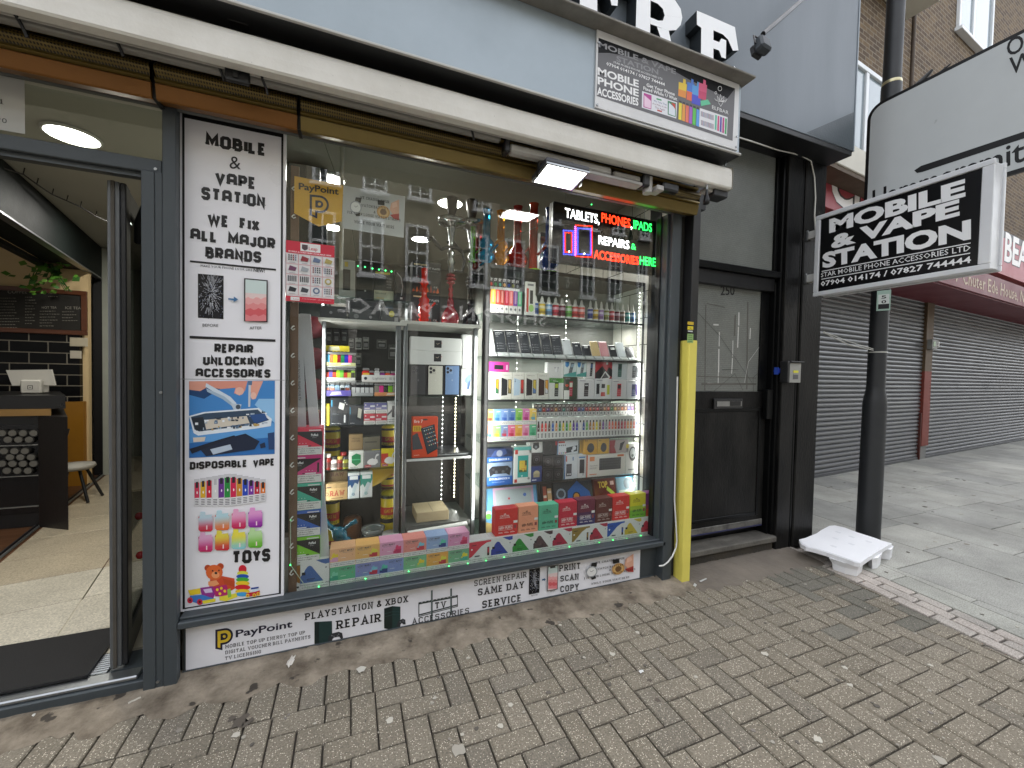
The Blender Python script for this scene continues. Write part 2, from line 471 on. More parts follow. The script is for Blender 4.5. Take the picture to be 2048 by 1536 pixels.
class Art:
    """Printing laid on a plane of the place; coordinates are photo pixels of a crop (reg) or plane metres (uv=True)."""
    def __init__(s,mb,pl,reg=RP,lay=0.0008,uv=False):
        s.mb,s.pl,s.reg,s.h,s.uvm = mb,pl,reg,lay,uv
    def q(s,p): return tuple(p) if s.uvm else s.pl.uv(*s.reg(*p))
    def step(s): s.h += 0.00003; return s.h
    def poly(s,pts,mat):
        h = s.step(); s.mb.face([s.pl.P(*s.q(p),h) for p in pts],mat)
    def rect(s,x0,y0,x1,y1,mat):
        (a,b),(c,d) = s.q((x0,y0)),s.q((x1,y1))
        h = s.step(); a,c = min(a,c),max(a,c); b,d = min(b,d),max(b,d)
        s.mb.face([s.pl.P(a,b,h),s.pl.P(c,b,h),s.pl.P(c,d,h),s.pl.P(a,d,h)],mat)
    def disc(s,cx,cy,rx,ry,mat,n=16,a0=0.0,a1=360.0):
        s.poly([(cx + rx * math.cos(math.radians(a0 + (a1 - a0) * i / n)),cy + ry * math.sin(math.radians(a0 + (a1 - a0) * i / n))) for i in range(n + (a1 - a0 < 360))],mat)
    def line(s,pts,w,mat,closed=False):
        Q = [s.q(p) for p in pts]
        if not s.uvm:                                # w given in crop pixels
            a = s.q(pts[0]); b = s.q((pts[0][0] + 10,pts[0][1])); w = w * math.dist(a,b) / 10
        vs,fs = _stroke(Q,closed,w)
        h = s.step(); s.mb.add([s.pl.P(u,v,h) for u,v in vs],fs,mat)
    def text(s,t,bl,br,h,mat,style='sans',off=0.0):
        """h: cap height in the same units; bl, br: ends of the baseline."""
        B,E = s.q(bl),s.q(br)
        T = s.q((bl[0],bl[1] + h)) if s.uvm else s.q((bl[0],bl[1] - h))
        hh = s.step()
        if style == 'sans': vs,fs = sans(t,off)
        else: vs,fs = strokes(t,style)
        out = []
        for v in vs:
            u = B[0] + (E[0] - B[0]) * v[0] + (T[0] - B[0]) * v[1]
            w = B[1] + (E[1] - B[1]) * v[0] + (T[1] - B[1]) * v[1]
            out.append(s.pl.P(u,w,hh + (v[2] * 0.00002 if len(v) > 2 else 0)))
        s.mb.add(out,fs,mat)
        s.h += 0.00009 if style != 'sans' else 0
BLACK,WHITE,INK = flat('#0b0b0d',.45),flat('#e6e6e4',.45),flat('#101014',.5)
# ------------------------------------------------------------------ ground
def vcol_mat(name,h,rough=0.85,speck=None,bump=0.25,dirt=0.5,dscale=2.2):
    m,nt,b = _new(name)
    N,Lk = nt.nodes,nt.links
    tc = N.new("ShaderNodeTexCoord")
    at_ = N.new("ShaderNodeAttribute"); at_.attribute_name = "tint"
    n1 = N.new("ShaderNodeTexNoise"); n1.inputs["Scale"].default_value = dscale; n1.inputs["Detail"].default_value = 10; n1.inputs["Roughness"].default_value = 0.7
    Lk.new(tc.outputs["Object"],n1.inputs["Vector"])
    mr = N.new("ShaderNodeMapRange"); mr.inputs[1].default_value = 0.3; mr.inputs[2].default_value = 0.7; mr.inputs[3].default_value = 1 - dirt * .55; mr.inputs[4].default_value = 1 + dirt * .25
    Lk.new(n1.outputs["Fac"],mr.inputs[0])
    mx = N.new("ShaderNodeMix"); mx.data_type = 'RGBA'; mx.blend_type = 'MULTIPLY'; mx.inputs[0].default_value = 1
    Lk.new(at_.outputs["Color"],mx.inputs[6]); Lk.new(mr.outputs[0],mx.inputs[7])
    n4 = N.new("ShaderNodeTexNoise"); n4.inputs["Scale"].default_value = 130; n4.inputs["Detail"].default_value = 3
    Lk.new(tc.outputs["Object"],n4.inputs["Vector"])
    m4 = N.new("ShaderNodeMapRange"); m4.inputs[1].default_value = .3; m4.inputs[2].default_value = .7; m4.inputs[3].default_value = .62; m4.inputs[4].default_value = 1.25
    Lk.new(n4.outputs["Fac"],m4.inputs[0])
    m5 = N.new("ShaderNodeMix"); m5.data_type = 'RGBA'; m5.blend_type = 'MULTIPLY'; m5.inputs[0].default_value = 1
    Lk.new(mx.outputs[2],m5.inputs[6]); Lk.new(m4.outputs[0],m5.inputs[7])
    col = m5.outputs[2]
    if speck:
        vo = N.new("ShaderNodeTexVoronoi"); vo.inputs["Scale"].default_value = 150
        Lk.new(tc.outputs["Object"],vo.inputs["Vector"])
        lt = N.new("ShaderNodeMath"); lt.operation = 'LESS_THAN'; lt.inputs[1].default_value = 0.3
        Lk.new(vo.outputs["Distance"],lt.inputs[0])
        sc = N.new("ShaderNodeSeparateColor"); Lk.new(vo.outputs["Color"],sc.inputs[0])
        gt = N.new("ShaderNodeMath"); gt.operation = 'GREATER_THAN'; gt.inputs[1].default_value = 0.62
        Lk.new(sc.outputs[0],gt.inputs[0])
        mu = N.new("ShaderNodeMath"); mu.operation = 'MULTIPLY'; Lk.new(lt.outputs[0],mu.inputs[0]); Lk.new(gt.outputs[0],mu.inputs[1])
        mw = N.new("ShaderNodeMath"); mw.operation = 'MULTIPLY'; Lk.new(mu.outputs[0],mw.inputs[0]); Lk.new(at_.outputs["Alpha"],mw.inputs[1])
        m3 = N.new("ShaderNodeMix"); m3.data_type = 'RGBA'; m3.inputs[7].default_value = lin(speck)
        Lk.new(mw.outputs[0],m3.inputs[0]); Lk.new(col,m3.inputs[6]); col = m3.outputs[2]
    Lk.new(col,b.inputs["Base Color"])
    b.inputs["Roughness"].default_value = rough
    bp = N.new("ShaderNodeBump"); bp.inputs["Strength"].default_value = bump; bp.inputs["Distance"].default_value = 0.004
    Lk.new(n4.outputs["Fac"],bp.inputs["Height"]); Lk.new(bp.outputs[0],b.inputs["Normal"])
    return m

class Slabs:                                     # separate paving units with eased edges and a colour of their own
    def __init__(s): s.v,s.f,s.c = [],[],[]
    def unit(s,quad,col,z=0.0,e=0.006,d=0.02,tilt=0.0015):
        c = sum((Vector(p) for p in quad),Vector((0,0))) / 4
        o = len(s.v); dz = [rnd.uniform(-tilt,tilt) for _ in range(4)]
        for k,p in enumerate(quad):
            q = Vector(p); w = q + (c - q).normalized() * e * 1.6
            s.v += [(w.x,w.y,z + dz[k]),(q.x,q.y,z - e + dz[k]),(q.x,q.y,z - d)]
        F = [tuple(o + 3 * k for k in range(4))]
        for k in range(4):
            a,b = o + 3 * k,o + 3 * ((k + 1) % 4)
            F += [(a,a + 1,b + 1,b),(a + 1,a + 2,b + 2,b + 1)]
        s.f += F; s.c += [col] * len(F)
    def build(s,name,mat):
        me = bpy.data.meshes.new(name); me.from_pydata(s.v,[],s.f); me.materials.append(mat)
        ca = me.color_attributes.new("tint",'FLOAT_COLOR','CORNER')
        i = 0
        for p,c in zip(me.polygons,s.c):
            for _ in p.vertices: ca.data[i].color = c; i += 1
        o = bpy.data.objects.new(name,me); COL.objects.link(o)
        return setting(o)

def mixc(h1,h2,t,a=1.0):
    A,B = lin(h1),lin(h2)
    return tuple(A[i] * (1 - t) + B[i] * t for i in range(3)) + (a,)

mb = MB(); mb.box((-60,-60,-0.5),(70,60,-0.016),worn('#47423b','#332f2a',.95,scale=8,bump=.3)); setting(mb.build("ground"))
mb = MB(); mb.box((-60,-9.6,-0.0155),(70,-2.9,-0.006),worn('#4a4a4a','#3c3c3c',.9,scale=2,bump=.4,bscale=200)); setting(mb.build("road"))

pav = Slabs(); U = 0.1045; G = 0.0035
def kerb_x(y): return 3.56 + (y - 2.2) * 0.135
def paver(x0,y0,x1,y1):
    if x0 > kerb_x((y0 + y1) / 2) - .02: return
    x1 = min(x1,kerb_x(y0) - .002,9)
    slate = x0 > 2.9 and y0 > 1.25 and rnd.random() < .62 or (x0 > 2.5 and rnd.random() < .04)
    t = rnd.random()
    col = mixc('#67645a','#706c62',t,.35) if slate else mixc('#787062','#81796b',t,1.0)
    if rnd.random() < .12 and not slate: col = mixc('#716a5e','#797266',t,.8)
    j = lambda: rnd.uniform(-.0012,.0012)
    pav.unit([(x0 + G + j(),y0 + G + j()),(x1 - G + j(),y0 + G + j()),(x1 - G + j(),y1 - G + j()),(x0 + G + j(),y1 - G + j())],col)
for k in range(-34,36):                          # header course along the shop
    x = 0.0145 + U * k - .008
    paver(x,1.963,x + U,2.172 if x < 2.35 else 2.135)
for j in range(0,40):                            # herringbone
    for i in range(-34,40):
        s_ = (j - i + 2) % 4
        x,y1 = 0.0145 + U * i,1.961 - U * j
        if s_ == 1: paver(x,y1 - U,x + 2 * U,y1)
        elif s_ == 2: paver(x,y1 - 2 * U,x + U,y1)
        elif s_ == 3 and j == 0: paver(x,y1 - U,x + U,y1)
pav.build("block_pavement",vcol_mat("concrete_blocks",'#8a8378',.88,'#cfc6b4',bump=.35,dirt=.32))

sl = Slabs()
y = 2.42
for row in range(3):                              # granite setts edging
    y = 2.5 - row * .13
    while y > -4:
        L = rnd.uniform(.19,.24)
        x0 = kerb_x(y) + .004 + row * .095; x1 = x0 + .087; dx = -.135 * L
        sl.unit([(x0 + dx,y - L + .012),(x1 + dx,y - L + .012),(x1,y),(x0,y)],mixc('#a8a29a','#bdb3aa',rnd.random(),.8),z=.001)
        y -= L
y = 2.5
while y > -4:
    L = .75; x0 = kerb_x(y) + .292; dx = -.135 * L
    sl.unit([(x0 + dx,y - L + .005),(kerb_x(y - L) + .50,y - L + .005),(kerb_x(y) + .50,y),(x0,y)],mixc('#a5a59c','#afaea5',rnd.random(),0),z=.001)
    y -= L
cx = [4.085,4.745,5.42,6.13,6.78,7.43,8.08,8.75,9.4,10.05,10.7,11.4,12.1,12.8,13.5,14.2,15,15.8,16.6,17.4,18.2]
j0 = [1.838,2.015,2.54,2.02]
for ci in range(-1,len(cx) - 1):
    off = j0[ci] if 0 <= ci < 4 else rnd.uniform(1.8,2.6)
    sk = lambda yy: -.055 * (2.2 - yy) if ci >= 0 else 0
    y = off + 4.0
    while y > -4:
        L = rnd.choice([.75,.9,.9])
        if abs(y - off) < .6 and y != off: L = max(.45,y - off) if y > off else L
        a,b = y,max(y - L,-4.2)
        if ci < 0: quad = [(kerb_x(b) + .505,b + .004),(cx[0] + .0 + -.055 * (2.2 - b),b + .004),(cx[0] - .055 * (2.2 - a),a),(kerb_x(a) + .505,a)]
        else: quad = [(cx[ci] + sk(b) + .008,b + .008),(cx[ci + 1] + sk(b),b + .008),(cx[ci + 1] + sk(a),a),(cx[ci] + sk(a) + .008,a)]
        g = rnd.random()
        sl.unit(quad,mixc('#979791','#adaca3',g,0),z=.0,e=.003,tilt=.001)
        y -= L
sl.build("slab_pavement",vcol_mat("paving_slabs",'#a8a69c',.8,'#d0c6bc',bump=.12,dirt=.75,dscale=1.3))

# cement fillet between the blocks and the shopfronts, with a ragged edge
def fillet(name,x0,x1,yb,yf,z1,mat,n,seed):
    r = random.Random(seed); mb = MB(); vs,fs = [],[]
    for i in range(n + 1):
        x = x0 + (x1 - x0) * i / n
        e = r.uniform(-.018,.02) + .012 * math.sin(i * .9)
        for k,t in enumerate((0,.3,.6,.85,1)):
            yy = yb + (yf - .012 + e * 1.3 - yb) * t
            vs.append((x,yy,z1 * (1 - t) ** 1.4 + .004 + r.uniform(-.003,.003) if k < 4 else .0012))
    for i in range(n):
        for k in range(4): a = i * 5 + k; fs.append((a,a + 1,a + 6,a + 5))
    mb.add(vs,fs,mat,True)
    return setting(mb.build(name))
CEM = worn('#958a7a','#50463a',.95,scale=5.5,amount=.95,bump=1.0,bscale=38,contrast=.16,spots=('#3a342d',.36,9.0))
fillet("cement_strip",-3.2,2.3,2.385,2.14,.022,CEM,150,3)
fillet("cement_strip",2.3,3.62,2.53,2.112,.012,worn('#7f766a','#57504a',.95,scale=3,amount=.8,bump=.6,bscale=40),50,4)

# ------------------------------------------------------------------ shopfront (left of the black doorway)
GREY = worn('#42484c','#383e41',.42,scale=3,amount=.5,bump=.03,spec=.4)
GREYD = worn('#3f4548','#33383b',.45,scale=4,amount=.5,bump=.03)
DARK = worn('#1c1d1f','#111112',.4,scale=5,bump=.04)
ALU = worn('#a9acad','#8a8d8f',.32,metal=.9,scale=8,amount=.5,bump=.05)
SCUFF = worn('#33332f','#16150f',.8,scale=7,amount=.9,bump=.4,spots=('#8a867a',.22,16))
F2 = 2.30
def fx(px,py=800,y=F2): return at(px,py,y=y).x
shop = thing("shopfront","grey aluminium shopfront with a wide display window and an open glass door","shopfront",(0.7,2.36,0))
Z_HEAD,Z_TR0,Z_TR1 = 2.662,2.366,2.427
XA,XB,XC,XD = fx(283),fx(322),fx(352.5),fx(325)
mb = MB()
mb.box((fx(283),F2,0.0),(fx(309),2.44,Z_TR0),GREY,.003); mb.box((fx(309.6),F2 + .004,0),(fx(324.6),2.44,Z_TR0),GREY,.002)
p = mb.build("door_post",shop)
mb = MB(); mb.box((XD,F2,0.0),(XC,2.345,Z_HEAD),GREY,.003); mb.box((XD,2.3455,0.0),(XC - .031,2.43,Z_HEAD + .06),GREY); mb.box((XC - .03,2.375,.3),(XC - .0125,2.42,Z_HEAD + .06),DARK); mb.build("mullion",shop)
for (px_,py_) in ((321.5,785),(315,1364),(311,338)):
    c = at(px_,py_,y=F2 - .002); mb = MB(); mb.cyl((c.x,F2 + .004,c.z),(c.x,F2 - .004,c.z),.006,ALU,10); mb.build("screw",shop)
mb = MB(); mb.box((XC + .001,F2,.268),(2.142,2.40,.300),GREY,.004); mb.box((XC + .001,2.325,.3005),(2.142,2.41,.313),GREY,.004); mb.build("window_sill",shop)
mb = MB(); mb.box((-3.2,F2 + .01,Z_HEAD),(2.27,2.335,2.73),worn('#5d5f5e','#484a49',.5,scale=6,bump=.05),.003); mb.build("head_rail",shop)
mb = MB(); mb.box((-3.2,2.32,Z_TR0),(XB - .001,2.40,Z_TR1),GREY,.004); mb.box((-3.2,2.34,Z_TR0 - .02),(XA,2.38,Z_TR0),GREYD); mb.build("transom_rail",shop)
XR0,XR1 = at(1322,900,y=2.33).x,at(1350,900,y=F2).x
mb = MB(); mb.box((XR0 + .02,F2,0),(XR1,2.43,Z_HEAD),GREY,.003); mb.box((XR0,2.33,.313),(XR0 + .0195,2.42,Z_HEAD),GREY,.002); mb.box((XR0 - .012,2.385,.313),(XR0 - .0005,2.43,Z_HEAD),DARK); mb.build("corner_post",shop)
mb = MB(); mb.box((XR1 + .001,2.33,0),(XR1 + .06,2.44,2.72),SCUFF); mb.build("shutter_gap",shop)
mb = MB()
zb = at(371,1352,y=2.37).z
mb.box((XC + .001,2.37,.0),(XR0 + .02,2.40,.27),GREYD); mb.box((XC + .001,2.362,.0),(XR0 + .02,2.3695,.03),GREY,.002)
x_,z_ = at(1322,1120,y=2.36).x,.0
mb.box((XC + .001,2.366,.03),(at(368,1300,y=2.366).x,2.3698,.268),SCUFF)
mb.box((at(1318,1130,y=2.36).x,2.366,.0),(at(1324,1130,y=2.36).x,2.3698,.268),BLACK)
mb.build("stall_riser",shop)
XG0 = at(574,700,y=2.40).x
mb = MB(); mb.box((XC,2.405,.313),(XR0 - .012,2.411,Z_HEAD + .06),pane('#f6f8f7',1.72)); mb.build("window_pane",shop)
mb = MB(); mb.box((-3.2,2.357,Z_TR1),(XB - .002,2.362,Z_HEAD),pane('#eef1ee',1.5)); mb.build("transom_pane",shop)
# threshold
mb = MB(); mb.box((-3.2,2.315,0),(XA + .03,2.40,.055),GREY,.004); mb.box((-3.2,2.33,.0551),(XA - .03,2.40,.074),ALU,.005)
for k in range(9): mb.box((-3.2,2.405 + k * .017,.066),(fx(225,1340,2.45),2.415 + k * .017,.0792),ALU,.002)
mb.box((-3.2,2.40,.0),(XA,2.56,.066),GREYD)
mb.build("threshold",shop)
# open glass leaf, hinged at the post
E1 = Vector((-.2178,.976,0)).normalized(); E2 = Vector((E1.y,-E1.x,0))
xs = fx(238,800,2.43)
TL = Matrix.Translation((xs,2.415,0)) @ Matrix(((E2.x,E1.x,0,0),(E2.y,E1.y,0,0),(0,0,1,0),(0,0,0,1)))
EDGE = worn('#6b6e70','#55585b',.4,metal=.3,scale=10,bump=.05)
mb = MB(TL)
mb.box((-.03,0,.082),(.012,.028,Z_TR0 - .03),EDGE,.003); mb.box((-.018,-.008,.082),(-.004,-.0005,Z_TR0 - .03),worn('#57524a','#3b3833',.8),.002)
mb.box((.0125,.0,.082),(.034,.09,Z_TR0 - .03),DARK,.004)
mb.box((.0,.09,.082),(.03,.90,.20),DARK,.004); mb.box((.0,.09,Z_TR0 - .13),(.03,.90,Z_TR0 - .03),DARK,.004); mb.box((.0,.82,.20),(.03,.90,Z_TR0 - .13),DARK,.004)
leaf = mb.build("door",shop)
mb = MB(TL); mb.box((.012,.09,.20),(.018,.82,Z_TR0 - .13),pane('#8d9391',1.15)); mb.build("pane",leaf)
mb = MB(); mb.tube([(XA - .02,2.45,2.30),(XA - .10,2.55,2.20),(XA - .13,2.62,2.12)],.02,DARK); mb.build("door_closer",shop)

# ------------------------------------------------------------------ rooms behind the glass
CEILW = worn('#aaa99f','#9a998f',.8,scale=1.5,amount=.4,bump=.02)
mb = MB(); mb.box((-7.5,2.46,3.0),(2.6,8.5,3.1),CEILW); setting(mb.build("ceiling"))
mb = MB(); mb.box((-7.5,2.44,-.015),(2.26,8.5,.055),worn('#3c3128','#241c16',.6,scale=3,stretch=(1,.2,1))); setting(mb.build("floor"))
mb = MB(); mb.box((-3.2,2.445,2.73),(2.27,2.47,3.0),CEILW); setting(mb.build("wall"))
PART = worn('#9b9a92','#7d7c75',.7,scale=2)
mb = MB(); mb.box((-.80,2.45,.055),(-.771,8.5,3.0),PART); mb.box((-8,8.5,.055),(-.8,8.6,3.1),PART); setting(mb.build("wall"))
mb = MB(); mb.box((-.77,6.0,.055),(2.26,6.1,3.0),worn('#5d5c57','#43423e',.8,scale=1.5,amount=.8)); setting(mb.build("wall"))
# right side wall of the window: white tiles
TILE = bricks('#dedbd2','#d2cec4','#4a4743',.21,.22,.0035,'y',.5,.25)
mb = MB(); mb.box((2.255,2.445,.055),(2.30,6.0,3.0),TILE); setting(mb.build("wall"))
# display bed behind the sill
mb = MB(); mb.box((-.765,2.415,.20),(2.25,3.25,.296),worn('#8d8b86','#6c6a66',.6)); mb.box((-.765,3.22,.055),(2.25,3.25,.2),DARK); tag(mb.build("display_bed"),"low grey display platform behind the window sill","platform")
# passage floor tiles, laid askew
tl = Slabs(); base = Vector((-2.835,6.225))
e1,e2 = Vector((E1.x,E1.y)),Vector((E2.x,E2.y))
for a in range(-14,6):
    for b in range(0,8):
        o = base + e1 * (a * .46 + (.0)) + e2 * (.03 + b * .62)
        if o.y < 2.1 or o.y > 8: continue
        t = rnd.random(); near = o.y < 3.25
        col = mixc('#bdb6a5','#c6bfae',t,0) if near else mixc('#a89c86','#b3a78f',t,0)
        tl.unit([o,o + e2 * .614,o + e2 * .614 + e1 * .454,o + e1 * .454],col,z=.08,e=.002,tilt=.0003)
# keep only the part inside the doorway side
keep = [(f,c) for f,c in zip(tl.f,tl.c) if all(tl.v[i][1] > 2.42 and tl.v[i][0] < -.80 for i in f)]
tl.f = [k[0] for k in keep]; tl.c = [k[1] for k in keep]
tl.build("tile_floor",vcol_mat("porcelain_tiles",'#8d8069',.35,None,bump=.03,dirt=.4))
mb = MB(); mb.box((-3.2,2.56,.056),(-.80,3.2,.0775),flat('#b8b19e',.4)); setting(mb.build("floor"))
mb = MB(); P0 = Vector((-2.835,6.225,.08))
def alongP(d,s=0,z=.08): v = P0 + E1 * d + E2 * s; return Vector((v.x,v.y,z))
mb.tube([alongP(.6,.0,.083),alongP(-3.4,.0,.083)],.012,ALU,6); mb.tube([alongP(.6,-.03,.083),alongP(-3.4,-.03,.083)],.01,DARK,6); setting(mb.build("floor_track"))
# cafe floor: timber
mb = MB(); mb.box((-7.4,3.0,.0555),(-1.6,8,.0778),worn('#5b3a20','#3a2312',.45,scale=4,stretch=(.3,3,1),amount=.8)); setting(mb.build("timber_floor"))
# long dark shutter housing between cafe and passage
TB = Matrix.Translation(P0) @ Matrix(((E2.x,E1.x,0,0),(E2.y,E1.y,0,0),(0,0,1,0),(0,0,0,1)))
mb = MB(TB); mb.box((-.30,-3.6,2.60 - .08),(.0,.62,2.99 - .08),worn('#0e1513','#0a0f0d',.6,scale=2,spec=.2),.004); mb.box((-.06,-3.6,2.585 - .08),(.006,.62,2.5995 - .08),ALU); mb.box((-.34,-3.6,2.54 - .08),(-.28,.62,2.584 - .08),BLACK)
tag(mb.build("shutter_housing"),"long dark green shutter housing under the ceiling between cafe and passage","shutter box")
mb = MB(TB); mb.box((-.09,.60,.0),(.0,.66,2.52),BLACK); tag(mb.build("guide_post"),"thin black guide post at the end of the dark shutter housing","post")
mb = MB(TB); mb.box((.004,.55,.0),(.30,1.2,2.9),worn('#a3a69b','#8a8d82',.7)); setting(mb.build("wall"))
for sgn in (0,):                                  # far passage wall
    mb = MB(TB); mb.box((.3,1.15,0),(1.6,1.2,2.9),worn('#6f6f68','#55554f',.7)); setting(mb.build("wall"))
YB = 6.25
mb = MB()
zt,z2 = at(100,668,y=YB).z,at(150,803,y=YB).z
mb.box((-8,YB + .06,.06),(-2.88,YB + .12,3.0),worn('#d6bd90','#c0a474',.8,scale=2)); w1 = setting(mb.build("wall"))  # cream wall, with warm lamplight put into its colour
mb = MB(); mb.box((-8,YB,z2),(-2.93,YB + .059,zt),bricks('#0c0c0d','#121213','#7c766b',.32,.125,.006,'x',1,.25,.12)); setting(mb.build("tiled_wall"))
mb = MB(); mb.box((-8,YB,.075),(-2.90,YB + .059,z2 - .001),worn('#9a6a1c','#7d5415',.5,scale=3)); setting(mb.build("wall_panel"))
mb = MB(); mb.box((-8,2.5,.05),(-7.4,8,3),PART); setting(mb.build("wall"))

mb = MB(); mb.box((-9,2.46,3.101),(2.25,9,9.5),bricks('#6a5a48','#7d6b52','#8b8171')); mb.box((2.251,2.72,3.45),(3.92,9,9.5),bricks('#6a5a48','#7d6b52','#8b8171')); mb.box((2.31,2.72,0),(3.92,9,3.449),DARK); setting(mb.build("wall"))
# ------------------------------------------------------------------ black doorway 250
GLOSSB = worn('#0b0c0d','#131414',.3,scale=3,amount=.6,bump=.12,bscale=25,contrast=.35,spec=.14)
GRUBBY = worn('#0b0b0c','#2b2a28',.4,scale=2.2,amount=.55,bump=.2,bscale=30,stretch=(2,2,.8),contrast=.12,spec=.16,spots=('#5d5a54',.26,9))
dw = thing("doorway","black painted street doorway with grimy pilaster and worn step","doorway",(3.0,2.55,0))
XP0,XP1 = 3.45,3.93
ZT = 3.44
mb = MB(); mb.box((XP0,2.40,.0),(XP0 + .17,2.95,ZT),GRUBBY,.006); mb.box((XP0 + .178,2.405,.0),(XP0 + .205,2.95,ZT),GLOSSB,.006); mb.box((XP0 + .212,2.395,0),(XP1,2.95,ZT),GRUBBY,.008)
mb.box((XP0 + .16,2.42,0),(XP0 + .22,2.94,ZT),BLACK); mb.build("pilaster",dw)
mb = MB(); mb.box((XP0 - .025,2.425,.1),(XP0,2.6,ZT),GLOSSB,.006); mb.box((XP0 - .045,2.455,.1),(XP0 - .0252,2.56,2.33),GLOSSB,.004); mb.build("door_jamb",dw)
za,zbb = at(1390,516,y=2.42).z,at(1390,530,y=2.42).z
mb = MB(); mb.box((2.25,2.42,zbb),(XP0 - .026,2.56,za),GLOSSB,.006); mb.box((2.25,2.46,2.25),(XP0 - .046,2.56,zbb - .001),BLACK,.004); mb.build("transom_rail",dw)
MESHG = bricks('#7d807b','#787b76','#656863',.016,.016,.0016,'x',.3,.3)
mb = MB(); mb.box((2.25,2.485,za),(XP0 - .055,2.493,ZT),MESHG); mb.build("transom_pane",dw)
mb = MB(); mb.box((XP0 - .06,2.46,za),(XP0 - .026,2.51,ZT),GLOSSB,.003); mb.build("transom_frame",dw)
XL,XRr = 2.25,XP0 - .048
zg0,zg1 = at(1460,783,y=2.5).z,at(1460,555,y=2.5).z
door = None
mb = MB(); xg1 = at(1520,700,y=2.5).x
mb.box((XL,2.5000,.20),(XRr,2.5400,zg0),GRUBBY,.003); mb.box((xg1,2.5000,zg0 + .001),(XRr,2.5400,2.249),GLOSSB,.003); mb.box((XL,2.5000,zg1),(xg1 - .001,2.5400,2.249),GLOSSB,.003)
for (a,b_,c,d) in ((2.30,.30,2.33,zg0 - .14),(XRr - .09,.30,XRr - .06,zg0 - .14),(2.331,.30,XRr - .091,.33),(2.331,zg0 - .17,XRr - .091,zg0 - .14)):
    mb.box((a,2.4920,b_),(c,2.4995,d),GLOSSB,.003)
mb.box((2.3,2.4850,.205),(XRr - .02,2.4995,.215),flat('#2a2d55',.4)); mb.box((2.26,2.4880,.20),(XRr - .01,2.4995,.262),worn('#242424','#8b8881',.7,scale=9,amount=.8),.004)
door = mb.build("door",dw)
mb = MB(); mb.box((XL,2.5120,zg0 + .0005),(xg1,2.5220,zg1 - .0005),MESHG)
ar = Art(mb,front(2.512),RN,.0015)
TAPE,GRM,CRK = flat('#c9c9c5',.5),flat('#62605b',.8),flat('#43443f',.6)
for a in ([(189,545),(188,600)],[(187,610),(186,700)],[(185,690),(184,748)],[(241,578),(240,640)],[(239,645),(236,705)],[(264,470),(263,520)],[(262,525),(259,605)],[(143,742),(192,745)],[(166,517),(186,518)],[(308,530),(306,572)]): ar.line(a,rnd.uniform(1.6,4.5),TAPE)
for a in ([(137,440),(133,770)],[(298,430),(294,765)],[(140,436),(210,450)],[(105,715),(330,722)],[(120,745),(330,745)],[(250,480),(247,560)]): ar.line(a,rnd.uniform(2,6),GRM)
for a in ([(106,470),(190,560),(260,660),(318,745)],[(165,775),(248,705),(280,770)],[(355,585),(300,660),(285,740)],[(352,690),(318,720),(320,775)],[(200,690),(260,690)]): ar.line(a,1.2,CRK if a[0][0] != 355 else TAPE)
ar.text("250",(193,403),(247,403),34,BLACK,'sans',.01)
mb.build("wired_glass",door)
mb = MB(); c0,c1 = at(1426,818,y=2.49),at(1484,797,y=2.49)
mb.box((c0.x,2.4780,c0.z),(c1.x,2.4995,c1.z),DARK,.004); mb.box((c0.x + .025,2.4740,c0.z + .022),(c1.x - .02,2.4775,c1.z - .022),worn('#8f8f8c','#606060',.4,metal=.5)); mb.box((c0.x + .17,2.4710,c0.z + .024),(c1.x - .035,2.4738,c1.z - .022),BLACK); mb.build("letterbox",door)
mb = MB(); c0,c1 = at(1526,838,y=2.48),at(1540,779,y=2.48); mb.box((c0.x,2.4450,c0.z),(c1.x,2.4910,c1.z),GLOSSB,.005); mb.build("handle",door)
mb = MB(); c0 = at(1553,742,y=2.44); mb.cyl((c0.x,2.45,c0.z),(c0.x,2.405,c0.z),.022,flat('#2a3fae',.5)); mb.box((c0.x - .03,2.41,c0.z - .03),(c0.x - .012,2.44,c0.z + .03),worn('#2b55c8','#1a1a22',.6)); mb.build("lock",dw)
mb = MB(); mb.box((2.26,2.385,.085),(XP0 - .005,2.56,.135),worn('#6e6a62','#2c2a27',.8,scale=5,amount=.8,bump=.4),.008); mb.box((2.26,2.42,.0),(XP0 - .01,2.56,.0845),worn('#2b2a28','#4e463a',.85,scale=5,amount=.8,bump=.5),.006); mb.build("step",dw)
mb = MB(); mb.box((2.25,2.57,0),(XP0 - .001,2.7,3.44),BLACK); mb.build("backing",dw)
ic = thing("door_intercom","small grey door intercom with yellow button label on black pilaster","intercom",(3.5,2.38,1.47))
mb = MB(); c0,c1 = at(1567,765,y=2.37),at(1597,726,y=2.37); mb.box((c0.x + .02,2.345,c0.z),(c1.x,2.399,c1.z),worn('#9c9c98','#8a8a86',.4),.004); mb.box((c0.x - .01,2.33,c0.z),(c0.x + .0195,2.399,c1.z + .01),DARK,.004); mb.box((c0.x + .02,2.325,c1.z + .001),(c1.x + .012,2.399,c1.z + .012),DARK,.003); mb.build("housing",ic)
mb = MB(); xm = (c0.x + .03 + c1.x) / 2
mb.box((xm - .025,2.341,c0.z + .085),(xm + .035,2.3448,c0.z + .105),flat('#d9d33a',.4)); mb.build("name_label",ic)
mb = MB(); mb.box((xm - .025,2.341,c0.z + .03),(xm + .035,2.3448,c0.z + .07),flat('#77777a',.4))
for k in range(4): mb.box((xm - .02,2.3395,c0.z + .034 + k * .009),(xm + .03,2.3405,c0.z + .038 + k * .009),flat('#33333a',.5))
mb.build("speaker_grille",ic)
